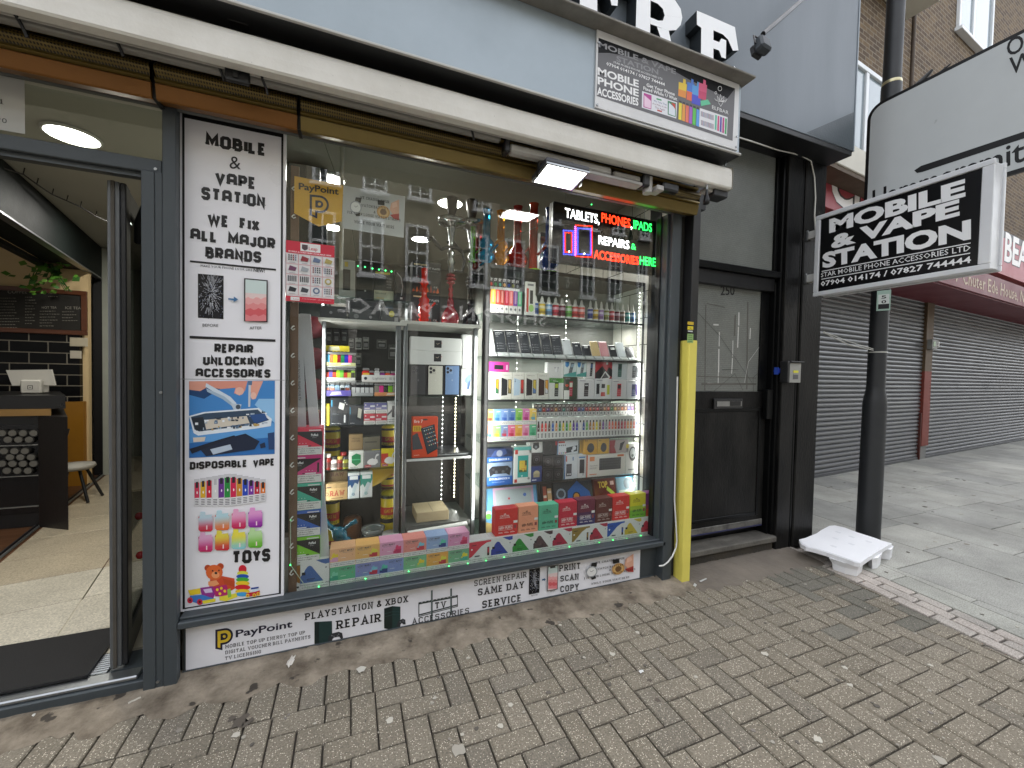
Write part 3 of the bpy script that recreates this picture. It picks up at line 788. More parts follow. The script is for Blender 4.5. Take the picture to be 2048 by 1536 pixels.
# yellow and black shutter guide
gr = thing("shutter_guide","upright steel shutter guide, yellow below and black above with torn stickers","shutter guide",(2.3,2.27,0))
YEL = worn('#e0d364','#cdbf56',.55,scale=5,amount=.5,bump=.1,spots=('#5a5440',.24,30))
yx0,yx1 = at(1364,1160,y=2.24).x,at(1380,1150,y=2.24).x
zy = at(1378,680,y=2.24).z
mb = MB(); mb.box((yx0,2.24,.005),(yx1,2.33,zy),YEL,.004); mb.build("yellow_guard",gr)
mb = MB(); mb.box((yx0 + .008,2.245,zy + .0005),(yx1,2.33,2.86),worn('#232426','#161618',.35,bump=.06),.003); mb.box((yx1 + .0005,2.3,0),(yx1 + .012,2.52,2.86),DARK); mb.build("upper_guide",gr)
mb = MB(); ar = Art(mb,front(2.2395),RP,.001)
ar.rect(1375,643,1387,650,flat('#c9a92b',.4)); ar.rect(1375,652,1386,660,flat('#e3cf2a',.4)); ar.rect(1375.5,661,1385,664,flat('#d0d0d0')); ar.rect(1374.5,667,1386,686,flat('#86a862',.5))
ar.text("CALL",(1376,659),(1385,659),5,INK)
for k in range(4): ar.rect(1376,670 + k * 4,1384,671.5 + k * 4,flat('#3f5a35'))
mb.build("sticker",gr)
# ------------------------------------------------------------------ roller shutter rolled up over the window
def extrude_x(mb,prof,x0,x1,mat,smooth=False,caps=True):
    n = len(prof)
    vs = [(x0,y,z) for y,z in prof] + [(x1,y,z) for y,z in prof]
    mb.add(vs,[(i,i + 1,n + i + 1,n + i) for i in range(n - 1)],mat,smooth)
    if caps: mb.add(vs,[tuple(range(n))[::-1],tuple(range(n,2 * n))],mat)
def perforated(h,h2):
    k = ('perf',h)
    if k in MATS: return MATS[k]
    m,nt,b = _new("perforated_steel")
    N,Lk = nt.nodes,nt.links
    tc = N.new("ShaderNodeTexCoord"); mp = N.new("ShaderNodeMapping"); mp.inputs["Scale"].default_value = (1,0,1)
    Lk.new(tc.outputs["Object"],mp.inputs[0])
    vo = N.new("ShaderNodeTexVoronoi"); vo.inputs["Scale"].default_value = 95; vo.inputs["Randomness"].default_value = 0.05
    Lk.new(mp.outputs[0],vo.inputs["Vector"])
    lt = N.new("ShaderNodeMath"); lt.operation = 'LESS_THAN'; lt.inputs[1].default_value = .32; Lk.new(vo.outputs["Distance"],lt.inputs[0])
    no = N.new("ShaderNodeTexNoise"); no.inputs["Scale"].default_value = 3; Lk.new(tc.outputs["Object"],no.inputs["Vector"])
    m1 = N.new("ShaderNodeMix"); m1.data_type = 'RGBA'; m1.inputs[6].default_value = lin(h); m1.inputs[7].default_value = lin(h2); Lk.new(no.outputs["Fac"],m1.inputs[0])
    m2 = N.new("ShaderNodeMix"); m2.data_type = 'RGBA'; m2.inputs[7].default_value = lin('#17120a'); Lk.new(lt.outputs[0],m2.inputs[0]); Lk.new(m1.outputs[2],m2.inputs[6])
    Lk.new(m2.outputs[2],b.inputs["Base Color"]); b.inputs["Roughness"].default_value = .35; b.inputs["Metallic"].default_value = .35
    MATS[k] = m
    return m
rs = thing("roller_shutter","brass coloured perforated roller shutter rolled up above the shop window","roller shutter",(.7,2.2,2.7))
BRS,ORG,PERF = worn('#83703c','#6a5a30',.33,metal=.45,scale=3,bump=.03),worn('#85561f','#664314',.38,metal=.35,scale=3,bump=.03),perforated('#85713c','#5f5029')
xa,xb_ = fx(304,170,2.2),fx(597,245,2.2)
for (x0,x1,mlow,mid) in ((-3.2,xa - .008,ORG,PERF),(xa + .008,xb_ - .008,ORG,PERF),(xb_ + .008,2.255,BRS,PERF)):
    mb = MB()
    extrude_x(mb,[(2.30,2.661),(2.225,2.640),(2.218,2.645),(2.205,2.70),(2.215,2.708),(2.30,2.708)],x0,x1,mlow)
    extrude_x(mb,[(2.30,2.7085),(2.212,2.7085),(2.198,2.714),(2.2,2.722)],x0,x1,BRS,caps=False)
    prof = [(2.2,2.7225)] + [(2.235 - .045 * math.sin(math.radians(a)),2.722 + .085 * a / 180) for a in range(20,181,20)] + [(2.3,2.807)]
    extrude_x(mb,prof,x0,x1,mid,True)
    extrude_x(mb,[(2.235,2.8075),(2.215,2.812),(2.212,2.824),(2.26,2.835)],x0,x1,BRS,caps=False)
    mb.build("curtain_slat",rs)
mb = MB()
for x in (xa,xb_): mb.box((x - .0079,2.225,2.645),(x + .0079,2.309,2.83),BLACK)
mb.box((-3.2,2.3355,2.731),(2.27,2.44,3.02),BLACK); mb.build("backing_plate",rs)

# ------------------------------------------------------------------ folded awning
AWN = worn('#e6e4dd','#bdb9ae',.55,scale=2.5,amount=.7,bump=.08,bscale=80,spots=('#54504a',.27,55))
aw = thing("awning","dirty white folding awning closed up above the shop window, arms folded","awning",(.5,2.0,2.8))
AX1 = 2.318
mb = MB()
prof = [(2.045,2.742),(2.003,2.743),(1.997,2.752),(1.996,2.80),(1.999,2.855),(2.006,2.872),(2.03,2.892),(2.06,2.897),(2.06,2.742)]
extrude_x(mb,prof,-3.4,AX1,AWN); mb.build("front_rail",aw)
mb = MB(); pts = [(2.0,2.75),(2.06,2.74),(2.062,2.9),(2.03,2.897),(2.0,2.875)]
extrude_x(mb,[(y - .003 if y < 2.03 else y + .002,z + (.003 if z > 2.8 else -.004)) for y,z in pts],AX1 + .0005,AX1 + .012,worn('#c7c4bb','#8b877d',.5,bump=.1)); mb.build("end_cap",aw)
mb = MB()
n = 120; vs,fs = [],[]
for i in range(n + 1):
    x = -3.4 + (AX1 - .05 + 3.4) * i / n; rr = .062 + .004 * math.sin(i * 1.1) + rnd.uniform(-.001,.001)
    for k in range(14): a = 2 * math.pi * k / 14; vs.append((x,2.145 + rr * math.cos(a),2.925 + rr * math.sin(a)))
for i in range(n):
    for k in range(14): fs.append((i * 14 + k,i * 14 + (k + 1) % 14,(i + 1) * 14 + (k + 1) % 14,(i + 1) * 14 + k))
mb.add(vs,fs,worn('#4a4946','#2d2c2b',.9,scale=6,bump=.3),True); mb.build("rolled_fabric",aw)
mb = MB(); mb.box((-3.4,2.075,2.735),(fx(1000,300,2.09),2.11,2.782),worn('#8e8c86','#6c6a64',.5,scale=4),.006); mb.box((-3.4,2.115,2.76),(fx(1000,300,2.09),2.13,2.80),BLACK); mb.build("folded_arm",aw)
for px_,py_ in ((44,45),(238,85),(442,137),(530,165),(945,260)):
    c = at(px_,py_,y=2.07); mb = MB(); mb.tube([(c.x - .012,2.03,c.z + .03),(c.x - .008,2.068,c.z + .006),(c.x + .004,2.071,c.z - .022),(c.x + .01,2.078,c.z - .045)],.006,BLACK,6); mb.build("strap",aw)
mb = MB(); c = at(480,150,y=2.08); mb.box((c.x - .05,2.055,2.70),(c.x + .04,2.0745,2.775),BLACK,.004); mb.box((c.x - .02,2.048,2.715),(c.x + .0,2.0545,2.74),DARK,.002); mb.build("bracket",aw)
xarm0,xarm1 = fx(1008,290,2.08),fx(1282,350,2.08)
ARM = worn('#a9a7a3','#7c7a75',.45,scale=6,bump=.05,spots=('#4c4842',.25,45))
mb = MB(); mb.box((xarm0 + .03,2.065,2.685),(xarm1 - .22,2.12,2.735),ARM,.012); mb.box((xarm0 + .35,2.06,2.665),(xarm1,2.13,2.684),ARM,.004); mb.box((xarm1 - .2,2.075,2.688),(xarm1,2.12,2.728),ARM,.01); mb.box((xarm0,2.06,2.68),(xarm0 + .0295,2.125,2.745),BLACK,.006); mb.build("folded_arm",aw)
mb = MB(); mb.box((xarm1 + .001,2.05,2.665),(xarm1 + .05,2.13,2.738),BLACK,.008); mb.cyl((xarm1 + .06,2.09,2.64),(xarm1 + .06,2.09,2.735),.03,ARM,10); mb.box((xarm1 + .095,2.04,2.65),(xarm1 + .15,2.12,2.685),ARM,.006); mb.box((xarm1 + .152,2.05,2.668),(xarm1 + .28,2.1,2.72),DARK,.01); mb.build("arm_joint",aw)
c0,c1 = at(1424,392,y=2.05),at(1452,378,y=2.05)
mb = MB(); mb.box((c0.x,2.03,c0.z),(c1.x,2.12,2.7415),DARK,.006); mb.box((c0.x - .06,2.04,c0.z + .02),(c0.x - .001,2.1,2.7415),ARM,.005); mb.build("gearbox",aw)
c = at(1413,398,y=2.02)
mb = MB(); mb.lathe([(.007,.10),(.008,.07),(.019,.03),(.02,.005),(.012,0),(0,0)],(c.x,2.02,c.z - .035),BLACK,10); mb.tube([(c.x,2.02,c.z + .06),(c.x,2.02,2.745)],.008,ALU,6); mb.build("crank_eye",aw)
for px_,py_ in ((480,38),(1345,283)):
    c = at(px_,py_,y=2.06); mb = MB(); mb.box((c.x - .04,2.03,2.93),(c.x + .035,2.10,2.965),BLACK,.004); mb.box((c.x - .035,2.101,2.9),(c.x + .03,2.25,3.0),BLACK); mb.build("wall_bracket",aw)
c0 = at(1470,330,y=2.1)
mb = MB(); mb.box((-3.4,2.14,2.915 + .072),(AX1 + .0,2.3,3.0),BLACK); mb.box((AX1 - .02,2.09,2.89),(AX1 + .035,2.22,2.935),ARM,.005); mb.tube([(AX1 - .03,2.03,2.90),(AX1 + .0,2.04,2.975)],.006,ALU,6); mb.build("end_plate",aw)
mb = MB(); mb.box((-3.4,2.302,2.731),(2.42,2.44,4.0),BLACK); setting(mb.build("wall"))

# floodlight hanging under the awning
fl = thing("floodlight","lit square LED floodlight hanging beneath the awning arm","floodlight",(1.1,2.1,2.64))
xc,yc = 1.103,2.10
FT = Matrix.Translation((xc,yc,2.628)) @ Matrix.Rotation(math.radians(-6),4,'X')
mb = MB(FT); mb.box((-.135,-.10,.004),(.135,.10,.034),worn('#3c3c40','#2a2a2d',.4),.006); mb.box((-.135,-.10,-.006),(.135,-.088,.0035),ALU); mb.box((-.135,.088,-.006),(.135,.10,.0035),ALU); mb.box((-.135,-.0875,-.006),(-.122,.0875,.0035),ALU); mb.box((.122,-.0875,-.006),(.135,.0875,.0035),ALU); mb.build("housing",fl)
mb = MB(FT); mb.box((-.1215,-.0875,-.004),(.1215,.0875,.003),glow('#fdfdf4',5)); mb.build("lamp_face",fl)
mb = MB(); mb.box((xc - .14,yc - .01,2.60),(xc - .137,yc + .02,2.69),DARK); mb.box((xc + .137,yc - .01,2.60),(xc + .14,yc + .02,2.69),DARK); mb.box((xc - .14,yc - .01,2.69),(xc + .14,yc + .02,2.695),DARK); mb.build("bracket",fl)
ld = bpy.data.lights.new("floodlight_beam",'AREA'); ld.energy = 1.5; ld.size = .22; ld.color = (1,1,.95)
lo = bpy.data.objects.new("floodlight_beam",ld); COL.objects.link(lo); lo.location = (xc,yc,2.618); lo.rotation_euler = (math.radians(-6),0,0)

# ------------------------------------------------------------------ silver sign box over the awning
SILV = worn('#a3afb7','#8a969e',.38,metal=.15,scale=2,amount=.6,bump=.06,bscale=300,stretch=(1,1,1))
sb = thing("sign_box","long silver shop sign box with projecting lip and phone shop poster at its end","sign box",(.7,2.0,3.1))
SX1 = 2.318
mb = MB()
mb.box((-3.4,1.95,2.945),(SX1,2.14,3.375),SILV,.003); mb.box((-3.4,1.935,2.932),(SX1 + .004,1.9495,2.944),worn('#c5c4c0','#908e88',.4),.002); mb.box((-3.4,1.9495,2.932),(SX1 + .004,2.14,2.9445),DARK); mb.build("box",sb)
mb = MB(); LIPM = worn('#8d8a83','#5f5c56',.7,scale=4,amount=.8,bump=.1)
mb.box((-3.4,1.862,3.3755),(SX1 + .02,2.19,3.39),LIPM,.003); mb.build("lip",sb)
mb = MB(); xs0 = at(1190,130,y=1.95).x; xs1 = at(1474,230,y=1.95).x
mb.box((xs0,1.938,2.955),(xs1,1.9495,3.372),worn('#dcdcdc','#b9b9b9',.35,bump=.02),.002)
for (x,z) in ((xs0 + .012,2.97),(xs1 - .012,2.975),(xs1 - .012,3.04),(xs0 + .01,3.3)): mb.cyl((x,1.938,z),(x,1.932,z),.006,ALU,8)
ps = front(1.938); ar = Art(mb,ps,RL)
PG,PK,PW = flat('#717174',.5,spec=.2),flat('#08080a',.5,spec=.2),flat('#ececec',.4)
ar.poly([(160,258),(1092,605),(1075,962),(148,655)],PG)
ar.poly([(160,258),(1092,605),(1040,672),(780,545),(560,420),(230,362),(158,362)],PK)
ar.text("MOBILE & VAPE",(160,318),(688,508),36,flat('#8b8b8e',.4),off=.028); ar.text("STATION",(282,416),(568,510),34,flat('#8b8b8e',.4),off=.028)
ar.text("STAR MOBILE PHONE ACCESSORIES LTD",(262,430),(598,548),13,PW,off=.0); ar.text("07904 014174 / 07827 744444",(214,445),(612,588),22,PW,off=.015)
ar.text("MOBILE",(154,508),(434,597),48,PW,off=.03); ar.text("PHONE",(154,572),(434,660),48,PW,off=.03); ar.text("ACCESSORIES",(150,645),(432,722),50,PW,off=.03)
ar.text("Get Your Phone",(488,590),(680,655),22,PW,off=.02); ar.text("Fixed While U Wait",(466,612),(696,688),22,PW,off=.02)
ar.poly([(457,622),(696,700),(690,810),(455,735)],flat('#dfe0e6'))
ar.poly([(468,634),(522,652),(520,748),(466,732)],flat('#b43c8e')); ar.poly([(472,650),(518,690),(516,742),(472,728)],flat('#e8c9de')); ar.poly([(632,688),(688,705),(686,800),(632,782)],flat('#2f7d55')); ar.poly([(640,700),(682,740),(682,794),(638,778)],flat('#d8dfe8')); ar.poly([(655,700),(684,712),(684,750)],flat('#c8392f'))
for t,a,b in (("We Take That",(536,693),(625,722)),("And Make It Like",(528,712),(628,742)),("This Again",(545,738),(612,758))): ar.text(t,a,b,12,flat('#454a8a') if 'Take' in t else flat('#7d3a62'))
ar.poly([(555,670),(590,680),(590,690),(555,680)],flat('#3c9c66')); ar.poly([(560,748),(592,758),(592,768),(560,758)],flat('#b73a34'))
for (x,y,w,h,c1_,c2_) in ((708,560,55,95,'#e2c23a','#e08f3a'),(765,560,50,120,'#4b7bd0','#e06a4a'),(800,580,60,125,'#5aa0e0','#4a50c8'),(845,565,55,105,'#d85a80','#c9476e')):
    sk = .32
    ar.poly([(x,y),(x + w,y + w * sk),(x + w - 8,y + w * sk + h),(x - 5,y + h)],flat(c1_)); ar.poly([(x - 3,y + h * .5),(x + w - 5,y + w * sk + h * .5),(x + w - 8,y + w * sk + h),(x - 5,y + h)],flat(c2_)); ar.poly([(x + w * .55,y - 22),(x + w * .85,y - 14),(x + w * .85,y + w * .28),(x + w * .5,y + w * .18)],flat(c1_))
ar.poly([(855,690),(905,680),(925,712),(860,725)],flat('#63c49a'))
for i,c in enumerate(('#e4d23c','#e09a3c','#e0705c','#a55ac0','#5cc04c','#5a9be0')):
    x = 708 + i * 24; y = 700 + i * 9; ar.poly([(x,y),(x + 20,y + 7),(x + 17,y + 122),(x - 4,y + 115)],flat(c)); ar.poly([(x + 1,y - 14),(x + 18,y - 8),(x + 18,y + 7),(x,y)],flat('#3b3b3f'))
ar.poly([(850,738),(1040,802),(1035,930),(845,866)],flat('#e0e0e4'))
for i in range(11):
    x = 858 + i * 8; y = 760 + i * 2.7
    for dy in (0,60): ar.poly([(x,y + dy),(x + 4,y + 1.4 + dy),(x + 4,y + 36 + dy),(x,y + 35 + dy)],flat(['#52525a','#7a3d66','#3f4f86'][i % 3]))
for i,c in enumerate(('#57b79a','#c9417a','#4a3ba0','#b8347c','#3a9a5c')): ar.poly([(955 + i * 17,785 + i * 6),(966 + i * 17,789 + i * 6),(963 + i * 17,890 + i * 7),(951 + i * 17,886 + i * 7)],flat(c))
ar.text("ELFBAR",(933,745),(1045,784),24,PW,off=.0)
for k,(dx,dy) in enumerate(((-40,-20),(-22,-38),(0,-48),(24,-36),(45,-14))): ar.line([(990,695),(990 + dx * .55 - 6,700 + dy * .5),(990 + dx,695 + dy),(990 + dx * .55 + 8,705 + dy * .5),(990,695)],2.2,PW)
ar.line([(975,700),(992,728),(1008,700)],2.2,PW)
ar.line([(986 + 13 * math.cos(a),607 + 16 * math.sin(a)) for a in [i * .7 for i in range(9)]],2.2,PW,True); ar.line([(958 + 7 * math.cos(a),636 + 9 * math.sin(a)) for a in [i * .9 for i in range(7)]],2,PW,True)
mb.build("poster",sb)

# ------------------------------------------------------------------ big grey fascia with raised white letters
FASC = worn('#677078','#5d666d',.4,scale=3,amount=.6,bump=.02,spec=.45,stretch=(1.5,1,.25),contrast=.45)
fa = thing("fascia","blue grey shop fascia with raised white serif letters","fascia",(2.0,2.2,3.5))
FXE = 3.93
mb = MB(); mb.box((-4,2.20,3.44),(FXE,2.34,6.2),FASC,.003); mb.box((FXE + .0005,2.195,3.435),(FXE + .012,2.35,6.2),worn('#8a949c','#6f7880',.4)); mb.build("panel",fa)
mb = MB(); mb.box((2.43,2.205,3.40),(FXE,2.42,3.4395),BLACK,.003); mb.box((2.42,2.421,3.4),(FXE,2.9,6.0),BLACK); mb.build("soffit",fa)
q0,q1 = at(1560,265,y=2.199),at(1700,225,y=2.199)
pf = front(2.199)
mb = MB(); ar = Art(mb,pf,RL,.0008); ar.poly([(1580,905),(1905,765),(1897,1030)],worn('#3b454b','#343d43',.4)); mb.build("patch",fa)
LW,LDK = worn('#f0f1f2','#e4e6e8',.4,bump=.01),flat('#20262b',.5)
pl_l = front(2.10)
def letter(name,polys):
    mb = MB()
    for k,pg in enumerate(polys):
        uv = [pl_l.uv(*RL(*p)) for p in pg]
        a = sum(uv[i][0] * uv[(i + 1) % len(uv)][1] - uv[(i + 1) % len(uv)][0] * uv[i][1] for i in range(len(uv)))
        if a < 0: uv = uv[::-1]
        mb.prism(uv,pl_l,-.098,-.0002 * k,LW,LDK)
    return mb.build(name,fa)
letter("letter_t",[[(40,-160),(152,-120),(152,130),(30,90)],[(-120,-260),(300,-100),(290,40),(250,35),(225,-70),(152,-100),(0,-150)]])
bow_o = [(520,-95),(610,-60),(680,-5),(722,60),(733,120),(722,170),(690,205),(640,208),(590,190),(515,163)]
bow_i = [(520,5),(565,25),(600,60),(612,105),(600,140),(570,140),(515,118)]
ring = [[bow_o[0],bow_o[1],bow_o[2],bow_o[3],bow_o[4],bow_i[3],bow_i[2],bow_i[1],bow_i[0]],[bow_o[4],bow_o[5],bow_o[6],bow_o[7],bow_o[8],bow_o[9],bow_i[6],bow_i[5],bow_i[4],bow_i[3]]]
letter("letter_r",[[(424,-140),(518,-100),(512,262),(414,228)],[(330,-175),(424,-140),(424,-80),(330,-115)]] + ring + [[(560,182),(640,205),(668,340),(600,300)]])
letter("letter_e",[[(832,72),(945,120),(945,520),(858,480),(862,190),(832,168)],[(945,120),(1092,185),(1116,344),(1078,346),(1045,270),(1010,235),(945,206)],[(945,272),(985,288),(1000,262),(1033,276),(1030,400),(1000,390),(985,345),(945,330)],[(945,452),(1080,510),(1085,448),(1124,490),(1110,620),(945,560)]])
# spotlight on an arm in front of the fascia
sp_ = thing("spotlight","dark spotlight on a long arm in front of the blue grey fascia","spotlight",(2.45,1.9,3.6))
a,b = at(1526,68,y=1.75),at(1625,-18,y=1.95)
mb = MB(); mb.tube([a,b,(b.x + .9,2.2,b.z + 1.0)],.014,DARK,8); mb.build("arm",sp_)
h = at(1522,92,y=1.75); SM = worn('#3a4046','#2b3035',.6)
HT = Matrix.Translation(h) @ Matrix.Rotation(math.radians(8),4,'Y') @ Matrix.Rotation(math.radians(-18),4,'X')
mb = MB(HT); mb.box((-.04,-.035,-.052),(.045,.02,.04),SM,.012); mb.box((-.03,.021,-.04),(.035,.05,.03),DARK,.006); mb.build("head",sp_)
mb = MB(HT); mb.tube([(-.05,0,-.01),(-.05,0,.055),(.01,0,.062),(.055,0,.05),(.055,0,-.01)],.005,DARK,6); mb.build("yoke",sp_)
# loose white cable on the pilaster
CW = flat('#cfcdc4',.5)
mb = MB(); pts = [(1478,275,2.19),(1510,285,2.25),(1555,300,2.36),(1600,310,2.38),(1622,322,2.385),(1629,355,2.385),(1631,395,2.385),(1629,430,2.385),(1631,462,2.385)]
mb.tube([at(px_,py_,y=yy) for px_,py_,yy in pts],.0055,CW,6); tag(mb.build("cable"),"white cable sagging under the fascia and down the black pilaster","cable")
mb = MB(); pts = [(1349,1000,2.29),(1354,1082,2.285),(1352,1095,2.28),(1345,1112,2.275),(1336,1124,2.275),(1327,1131,2.28),(1318,1132,2.29)]
mb.tube([(XR1 + .0,2.298,1.5)] + [at(px_,py_,y=yy) for px_,py_,yy in pts],.006,flat('#d6d6d2',.5),6); tag(mb.build("cable"),"loose white cable hooked round the grey window frame near the yellow guide","cable")

# ------------------------------------------------------------------ projecting shop sign
hs_ = thing("hanging_sign","black and silver projecting shop sign bracketed to the black pilaster","sign",(3.6600,1.7,2.5))
px = sidepl(3.6600)
CN = {k: px.uv(*v) for k,v in dict(tl=(1633,430),bl=(1624,587),tr=(1978,322),br=(1992,545)).items()}
u0,u1 = (CN['tl'][0] + CN['bl'][0]) / 2,(CN['tr'][0] + CN['br'][0]) / 2
v0,v1 = (CN['bl'][1] + CN['br'][1]) / 2,(CN['tl'][1] + CN['tr'][1]) / 2
SILF = worn('#d9dbde','#c2c5c8',.35,metal=.1,scale=6,bump=.02)
mb = MB(); mb.box((3.6800,-u1 + .012,v0 + .012),(3.7950,-u0 - .012,v1 - .012),SILF)
fw_ = .036
for (a,b,c,d) in ((u0,v0,u1,v0 + fw_),(u0,v1 - fw_,u1,v1),(u0,v0 + fw_ + .0005,u0 + fw_,v1 - fw_ - .0005),(u1 - fw_ - .02,v0 + fw_ + .0005,u1,v1 - fw_ - .0005)):
    mb.box((3.6600,-c,b),(3.6795,-a,d),SILF,.004); mb.box((3.7955,-c,b),(3.8150,-a,d),SILF,.004)
mb.build("frame",hs_)
mb = MB(); fpl = sidepl(3.6740); mb.box((3.6740,-(u1 - fw_ - .021),v0 + fw_ + .001),(3.6765,-(u0 + fw_ + .001),v1 - fw_ - .001),flat('#070709',.3,spec=.3))
ar = Art(mb,fpl,RM,.0015)
SW = flat('#e8e9ea',.4)
ar.text("MOBILE",(150,1190),(848,1000),62,SW,off=.05); ar.text("& VAPE",(160,1272),(818,1098),59,SW,off=.05); ar.text("STATION",(115,1370),(876,1218),68,SW,off=.05)
ar.text("STAR MOBILE PHONE ACCESSORIES LTD",(108,1420),(874,1282),22,SW,off=.006); ar.text("07904 014174 / 07827 744444",(107,1466),(876,1344),24,SW,off=.02)
ar.line([(112,1390),(874,1244)],4,SW); ar.line([(110,1430),(872,1296)],4,SW)
mb.build("face",hs_)
for py_ in (470,556):
    c = at(1620,py_,x=3.6800); mb = MB(); mb.box((3.6900,-u0 + .001,c.z - .03),(3.7600,2.394,c.z + .035),worn('#c9c9c6','#a7a7a3',.4),.003); mb.box((3.6750,2.38,c.z - .04),(3.6900,2.394,c.z + .045),ALU); mb.build("bracket",hs_)

# ------------------------------------------------------------------ lamp post with number plate, big grey road sign
lp = thing("lamp_post","dark grey steel lamp post with a thicker base section","lamp post",(4.60,2.31,0))
PM = worn('#26282a','#1c1e20',.5,scale=4,bump=.04)
PC = Vector((4.60,2.31,0))
mb = MB(); mb.lathe([(.092,0),(.0905,1.28),(.086,1.33),(.0705,1.42),(.070,1.45),(.069,2.9),(.066,7.2)],PC,PM,28); mb.build("column",lp)
for z,c in ((3.94,'#c9c09a'),(4.25,'#c9c09a')):
    mb = MB(); mb.lathe([(.072,0),(.0735,.004),(.0735,.026),(.072,.03)],PC + Vector((0,0,z)),worn('#c9c19c','#8d8563',.3,metal=.6),28); mb.build("metal_band",lp)
mb = MB(); mb.lathe([(.0745,0),(.076,.02),(.076,.26),(.0745,.28)],PC + Vector((0,0,3.971)),PM,24)
d = (Vector((0,0,CAM_Z)) - PC); d.z = 0; d.normalize(); sd = Vector((d.y,-d.x,0))
b0 = PC + Vector((0,0,4.08)) - sd * .06 + d * .06
mb.tube([b0,b0 - sd * .10 + Vector((0,0,.04)),b0 - sd * .20 + Vector((0,0,.16))],[.045,.04,.012],BLACK,6)
for k in range(9): q = b0 - sd * (.1 + .022 * k) + Vector((0,0,-.02 + .021 * k)); mb.cyl(q,q + Vector((0,0,-.02)),.006,BLACK,5)
mb.tube([b0 - sd * .06 + Vector((0,0,-.03)),b0 - sd * .20 + Vector((0,0,.07)),b0 - sd * .31 + Vector((0,0,.16))],[.04,.022,.006],BLACK,6)
mb.build("camera_bracket",lp)
pp = PC + d * .075
npn = Pl((pp.x,pp.y,0),(-d.y,d.x,0) if Vector((-d.y,d.x,0)).dot(AXR) > 0 else (d.y,-d.x,0),(0,0,1))
mb = MB(); ar = Art(mb,npn,RO,.003)
(ua,va),(ub,vb_) = npn.uv(*RO(452,148)),npn.uv(*RO(524,46))
mb.prism([(ua,va),(ub,va),(ub,vb_),(ua,vb_)],npn,-.003,.003,flat('#a9c4b6',.4))
ar.rect(462,70,514,94,flat('#d7ddd8')); ar.rect(463,95,514,115,flat('#d7ddd8')); ar.rect(462,116,514,136,BLACK)
ar.text("5",(477,90),(500,87),15,BLACK,off=.02); ar.text("0",(477,112),(500,109),14,BLACK,off=.02)
mb.build("number_plate",lp)
lp.rotation_euler = (0,.0141,0)        # the post leans a little
mb = MB()
for zz in (at(1758,706,y=2.3).z,): mb.lathe([(.0735,0),(.0735,.012)],PC + Vector((.025,0,zz)),flat('#b6b6b0',.5),20)
e = PC + Vector((-.04,.0,at(1740,700,y=2.3).z)); w = at(1647,665,y=2.45)
mb.tube([e,(e + w) / 2 + Vector((0,0,-.03)),w],.006,flat('#b9b9b3',.5),5); mb.tube([e + Vector((0,0,.012)),(e + w) / 2 + Vector((0,0,.0)),w + Vector((0,0,.01))],.004,flat('#c9c9c3',.5),5)
tag(mb.build("tied_cord"),"pale cord tied round the lamp post and stretched to the black pilaster","cord")

rsn = thing("road_sign","large pale grey road direction sign with black border, seen past the shop sign","road sign",(4.5,1.5,3.5))
sp2 = sidepl(4.5)
U0 = sp2.uv(1735,230)[0]; V1 = sp2.uv(2048,58)[1]; V0 = sp2.uv(2030,347)[1]; U1 = U0 + 2.2; rad = .12
def rrect(u0,v0,u1,v1,r,n=6):
    P = []
    for cx_,cy_,a0 in ((u1 - r,v1 - r,0),(u0 + r,v1 - r,90),(u0 + r,v0 + r,180),(u1 - r,v0 + r,270)):
        P += [(cx_ + r * math.cos(math.radians(a0 + 90 * k / n)),cy_ + r * math.sin(math.radians(a0 + 90 * k / n))) for k in range(n + 1)]
    return P
mb = MB(); mb.prism(rrect(U0,V0,U1,V1,rad),sp2,-.03,0,BLACK,DARK)
SGN = worn('#c6caca','#b4b8b8',.4,scale=2,amount=.5,bump=.02,spots=('#8b8e8e',.3,4))
mb.prism(rrect(U0 + .028,V0 + .028,U1 - .028,V1 - .028,rad - .02),sp2,.0005,.002,SGN)
ar = Art(mb,sp2,RM,.003)
ar.poly([(586,873),(620,850),(1250,640),(1260,672),(630,880),(600,886)],BLACK)
ar.text("Hammersmith",(372,1064),(1240,795),86,BLACK,off=.012)
ar.text("Oxford",(1060,290),(1420,165),85,BLACK,off=.012); ar.text("Wood",(1072,385),(1420,262),85,BLACK,off=.012)
mb.build("panel",rsn)
for z in (V1 - .2,V0 + .25): mb = MB(); mb.box((4.531,PC.y - .1,z),(4.60,PC.y + .1,z + .05),ALU); mb.build("fixing",rsn)

# ------------------------------------------------------------------ broken polystyrene pallet
STY = worn('#eeeef0','#dcdde0',.75,scale=3,amount=.4,bump=.35,bscale=220)
pt = thing("foam_pallet","broken white polystyrene pallet lying at the foot of the lamp post","pallet",(3.95,2.05,0))
fp = floorpl(.13)
top = [RT(*p) for p in ((290,585),(330,575),(395,548),(420,530),(470,504),(500,502),(560,515),(640,545),(745,578),(790,595),(838,608),(800,628),(700,690),(650,725),(615,718),(545,692),(450,660),(380,640),(330,628),(300,610))]
uv = [fp.uv(*p) for p in top]
ar_ = sum(uv[i][0] * uv[(i + 1) % len(uv)][1] - uv[(i + 1) % len(uv)][0] * uv[i][1] for i in range(len(uv)))
if ar_ < 0: uv = uv[::-1]
mb = MB(); mb.prism(uv,fp,-.036,-.004,STY); cxy = sum((Vector(p) for p in uv),Vector((0,0))) / len(uv)
mb.prism([tuple(Vector(p) + (cxy - Vector(p)).normalized() * .012) for p in uv],fp,-.0035,0,STY)
for (X,Y) in ((520,545),(505,582),(600,572),(495,628),(600,615),(700,600)):
    u,v = fp.uv(*RT(X,Y)); mb.box((u - .014,v - .02,.1301),(u + .014,v + .02,.1312),flat('#dcdde0',.8))
mb.build("deck",pt)
